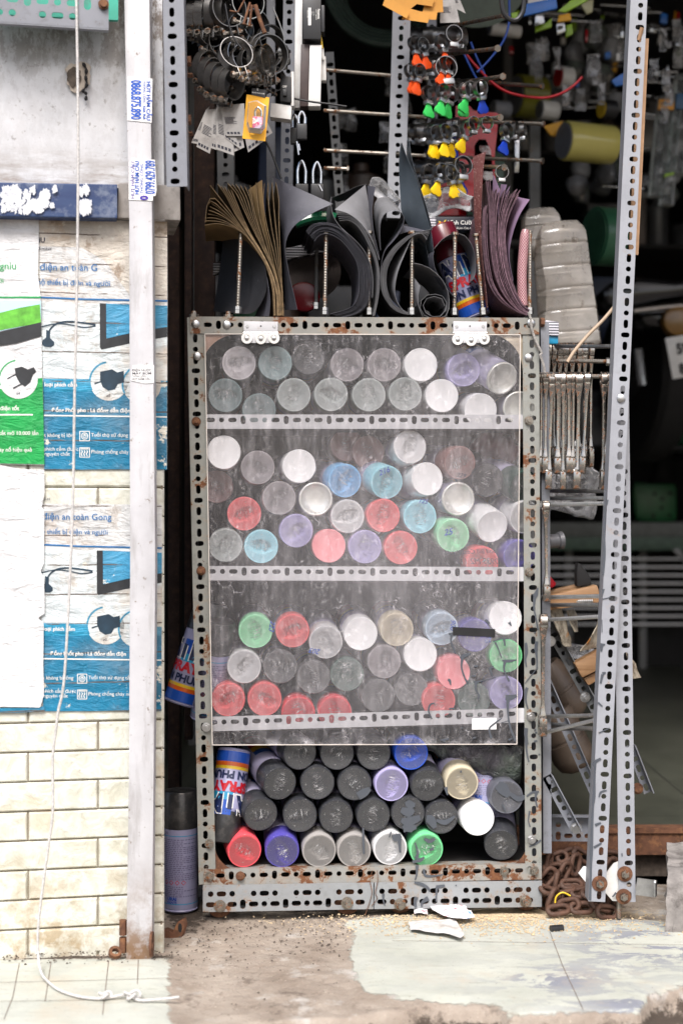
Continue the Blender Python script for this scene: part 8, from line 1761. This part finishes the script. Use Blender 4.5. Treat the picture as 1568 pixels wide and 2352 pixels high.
# bright pegs and glints deep in the interior
rb = random.Random(21)
for i in range(46):
    x, y = rb.uniform(560, 1560), rb.uniform(20, 1700)
    if x < 1040 and y > 1150: continue
    Y = rb.uniform(1.2, 2.3); o = P(*K4(x, y), Y); b = MB(); b.tube([o, o + V3((-rb.uniform(.05, .16), .02, rb.uniform(0, .02)))], .0035, 7); b.lathe(o, (1, 0, 0), [(-.006, .005), (0, .011), (.006, .005)], 10)
    b.build('display_peg', M['chrome'], label='shiny display peg end glinting in the dark interior', cat='peg', loc=o, group='shiny display pegs in the dark interior', smooth=60)
for i in range(34):
    x, y = rb.uniform(400, 1000), rb.uniform(180, 900)
    if i > 20: x, y = rb.uniform(560, 1500), rb.uniform(1380, 1700)
    Y = rb.uniform(1.25, 2.0); pts = [(x + rb.uniform(-30, 30), y - rb.uniform(60, 110)), (x + rb.uniform(-20, 20), y), (x + rb.uniform(-30, 30), y + rb.uniform(60, 120))]
    b = MB(); sp_ = smooth_pts([P(*K4(*q_), Y) for q_ in pts], 4); b.tube(sp_, [.012 + .02 * math.sin(PI * (k + 1) / (len(sp_) + 1)) for k in range(len(sp_))], 10)
    for k, v in enumerate(b.v): b.v[k] = v + V3((mn.noise(v * 22), mn.noise(v * 22 + V3((5, 0, 0))), mn.noise(v * 22 + V3((0, 7, 0))))) * .014
    b.build('goods_bag', M[rb.choice(('stock_e', 'stock_a', 'bag', 'stock_e'))], label='blurred crumpled bag of goods hanging in the dark interior', cat='bag', loc=sp_[0], group='blurred bags hanging in the dark interior', smooth=80)
for i in range(42):
    x, y = (rb.uniform(-1500, -150), rb.uniform(550, 1650)) if i >= 30 else (rb.uniform(120, 1020), rb.uniform(150, 900)) if i < 20 else (rb.uniform(1260, 1560), rb.uniform(60, 900)); Y = rb.uniform(.8, 1.5)
    b = MB(); L_ = [P(*K4(x + rb.uniform(-8, 8), y + q_), Y) for q_ in (0, 60, 120, 190)]; w_ = rb.uniform(50, 95); Rr = [P(*K4(x + w_ + rb.uniform(-14, 14), y + q_), Y + rb.uniform(-.02, .02)) for q_ in (0, 60, 120, 190)]; b.sheet(L_, Rr, .004, 12, 7)
    for k, v in enumerate(b.v): b.v[k] = v + V3((0, mn.noise(v * 38) * .014, 0))
    b.build('clear_packet', M['film_bag'], label='clear plastic packet hanging in the dark interior ' + ('behind the peg rods' if i >= 30 else 'around the pale leaning leg'), cat='packet', loc=L_[0], group='clear packets ' + ('behind the peg rods' if i >= 30 else 'in the dark right part'), smooth=60)
spool('dark green rounded container beside the cloudy bottle', 800, 60, 1000, 560, .95, 'stock_c', 'stock_c', 'container', K10, 'green_container')
# ---- motorbike at the right edge
mb_ = thing('motorbike', 'black motorbike in the dark with a white number plate at the right edge', 'motorbike', (1.05, 1.9, FZ))
MY = 1.75
def mpart(name, pts, mat, th=.12, bev=.02, Y=MY):
    p = [P(*K10(*q_), Y) for q_ in pts]; b = MB(); b.prism(p, V3((0, th, 0))); return b.build(name, M[mat], mb_, bevel=bev)
M['bikeblack'] = simple('glossy_black', (.010, .010, .012), .12, 0, .2)
mpart('seat', [(880, 760), (960, 700), (1200, 660), (1500, 690), (1900, 640), (1900, 780), (1400, 850), (1150, 930), (950, 910), (870, 860)], 'bikeblack', .25, .03)
mpart('tail_panel', [(1150, 960), (1400, 880), (1900, 860), (1900, 1100), (1500, 1130), (1250, 1080)], 'bikeblack', .2, .03)
b = MB(); b.tube(smooth_pts([P(*K10(*q_), MY - .05) for q_ in ((1140, 945), (1300, 925), (1500, 905), (1900, 880))], 4), .012, 10); b.build('grab_rail', M['chrome'], mb_)
b = MB(); p = [P(*K10(*q_), MY - .1) for q_ in ((1412, 1185), (1640, 1150), (1700, 1500), (1478, 1538))]; b.prism(p, V3((0, .004, 0))); pl_ = b.build('number_plate', M['white'], mb_, bevel=.003)
b = MB(); u = (p[1] - p[0]); v = (p[0] - p[3])
def pt_(s, x, y, k): b.text(s, lambda tx, ty: p[3] + u * (x + tx * k) + v * (y + ty * k * .75) + V3((0, -.002, 0)), 0, .05)
pt_('59', .33, .58, .45); b.build('plate_lettering', M['blackm'], pl_, smooth=0); b = MB(); pt_('86', .30, .10, .45); b.build('plate_lettering', M['blackm'], pl_, smooth=0)
b = MB(); o = P(*K10(1250, 1500), MY + .5); b.lathe(o - V3((.06, 0, 0)), (1, .2, 0), [(0, .10), (0, .28), (.02, .30), (.10, .30), (.12, .28), (.12, .10), (0, .10)], 36, cap0=False, cap1=False); b.build('wheel', M['blackm'], mb_)
b = MB(); b.tube([P(*K10(1180, 1280), MY - .02), P(*K10(1215, 1590), MY - .02)], .014, 10); b.build('shock_absorber', M['gloss'], mb_)
b = MB(); o = P(*K10(1510, 1050), MY - .03); b.lathe(o, (0, -1, 0), [(0, .05), (.03, .045), (.035, .03)], 20); b.build('tail_lamp', simple('amber_lens', (.25, .13, .03), .2), mb_)
# ---- bench with the green scale, grille below
b = MB(); A, Bq = P(1200, 1250, 3.2), P(1750, 1250, 3.2); ztop = P(0, 1200, 3.2).z
bn = thing('bench', 'grey green bench under the green weighing scale', 'bench', (A.x, 3.2, FZ)); b.box(V3((A.x - .6, 3.2, ztop - .06)), (2.6, 0, 0), (0, .8, 0), (0, 0, .06)); b.build('bench_top', simple('bench_grey', (.16, .17, .16), .5, 0, .3), bn, bevel=.004)
b = MB(); b.box(V3((A.x - .6, 3.19, ztop - .115)), (2.6, 0, 0), (0, .02, 0), (0, 0, .055)); b.build('green_edge', simple('green_edge_paint', (.08, .14, .10), .5, 0, .3), bn, bevel=.002)
gr = thing('grille', 'dark grille of horizontal metal bars below the bench', 'grille', (A.x, 3.3, FZ)); b = MB(); b.box(V3((A.x - .6, 3.42, FZ)), (2.6, 0, 0), (0, .02, 0), (0, 0, ztop - .12 - FZ)); b.build('backing', M['blackm'], gr, smooth=0)
barm = steel('grille_bar_steel', (.42, .42, .43), .4, .1)
for i in range(9):
    z = P(0, 1283 + i * 18.8, 3.3).z; b = MB(); b.box(V3((A.x - .6, 3.29, z - .006)), (2.6, 0, 0), (0, .03, 0), (0, 0, .009)); b.build('grille_bar', barm, gr, bevel=.002)
for x in (1300, 1470, 1640):
    o = P(x, 1250, 3.31); b = MB(); b.box(V3((o.x, 3.335, FZ)), (.03, 0, 0), (0, .03, 0), (0, 0, ztop - .12 - FZ)); b.build('grille_post', M['angle_dark'], gr, smooth=0)
sc = thing('weighing_scale', 'green spring weighing scale with a steel pan in the dark interior', 'scale', (P(1500, 1200, 3.35).x, 3.45, ztop)); SY = 3.35
gm = simple('green_enamel', (.010, .16, .045), .35, 0, .3, 14)
b = MB(); p = [P(*K11(*q_), SY) for q_ in ((1050, 250), (1150, 265), (1380, 265), (1385, 520), (1370, 565), (1120, 565), (1060, 540), (1040, 330))]; b.prism(p, V3((0, .14, 0))); b.build('scale_body', gm, sc, bevel=.012)
b = MB(); o = P(*K11(1265, 30), SY + .07); b.lathe(o, (0, 0, 1), [(-.025, .02), (-.02, .10), (0, .155), (.012, .165), (.014, .162), (0, .15), (-.012, .1)], 36, cap1=True); b.build('scale_pan', M['chrome'], sc)
b = MB(); b.lathe(P(*K11(1265, 250), SY + .07), (0, 0, 1), [(0, .06), (.02, .05), (.09, .03), (.13, .03)], 16); b.build('pan_stem', M['blackm'], sc)
for q_ in ((1208, 345), (1330, 340), (1265, 385), (1263, 455), (1200, 520), (1330, 512)):
    b = MB(); b.lathe(P(*K11(*q_), SY - .001), (0, -1, 0), [(0, .008), (.002, .007)], 10); b.build('screw', M['blackm'], sc)
pack('blurred pale leaning strip at the end of the grille', [(1345, 780), (1400, 770), (1500, 900), (1450, 900)], 3.1, 'stock_e', K11)
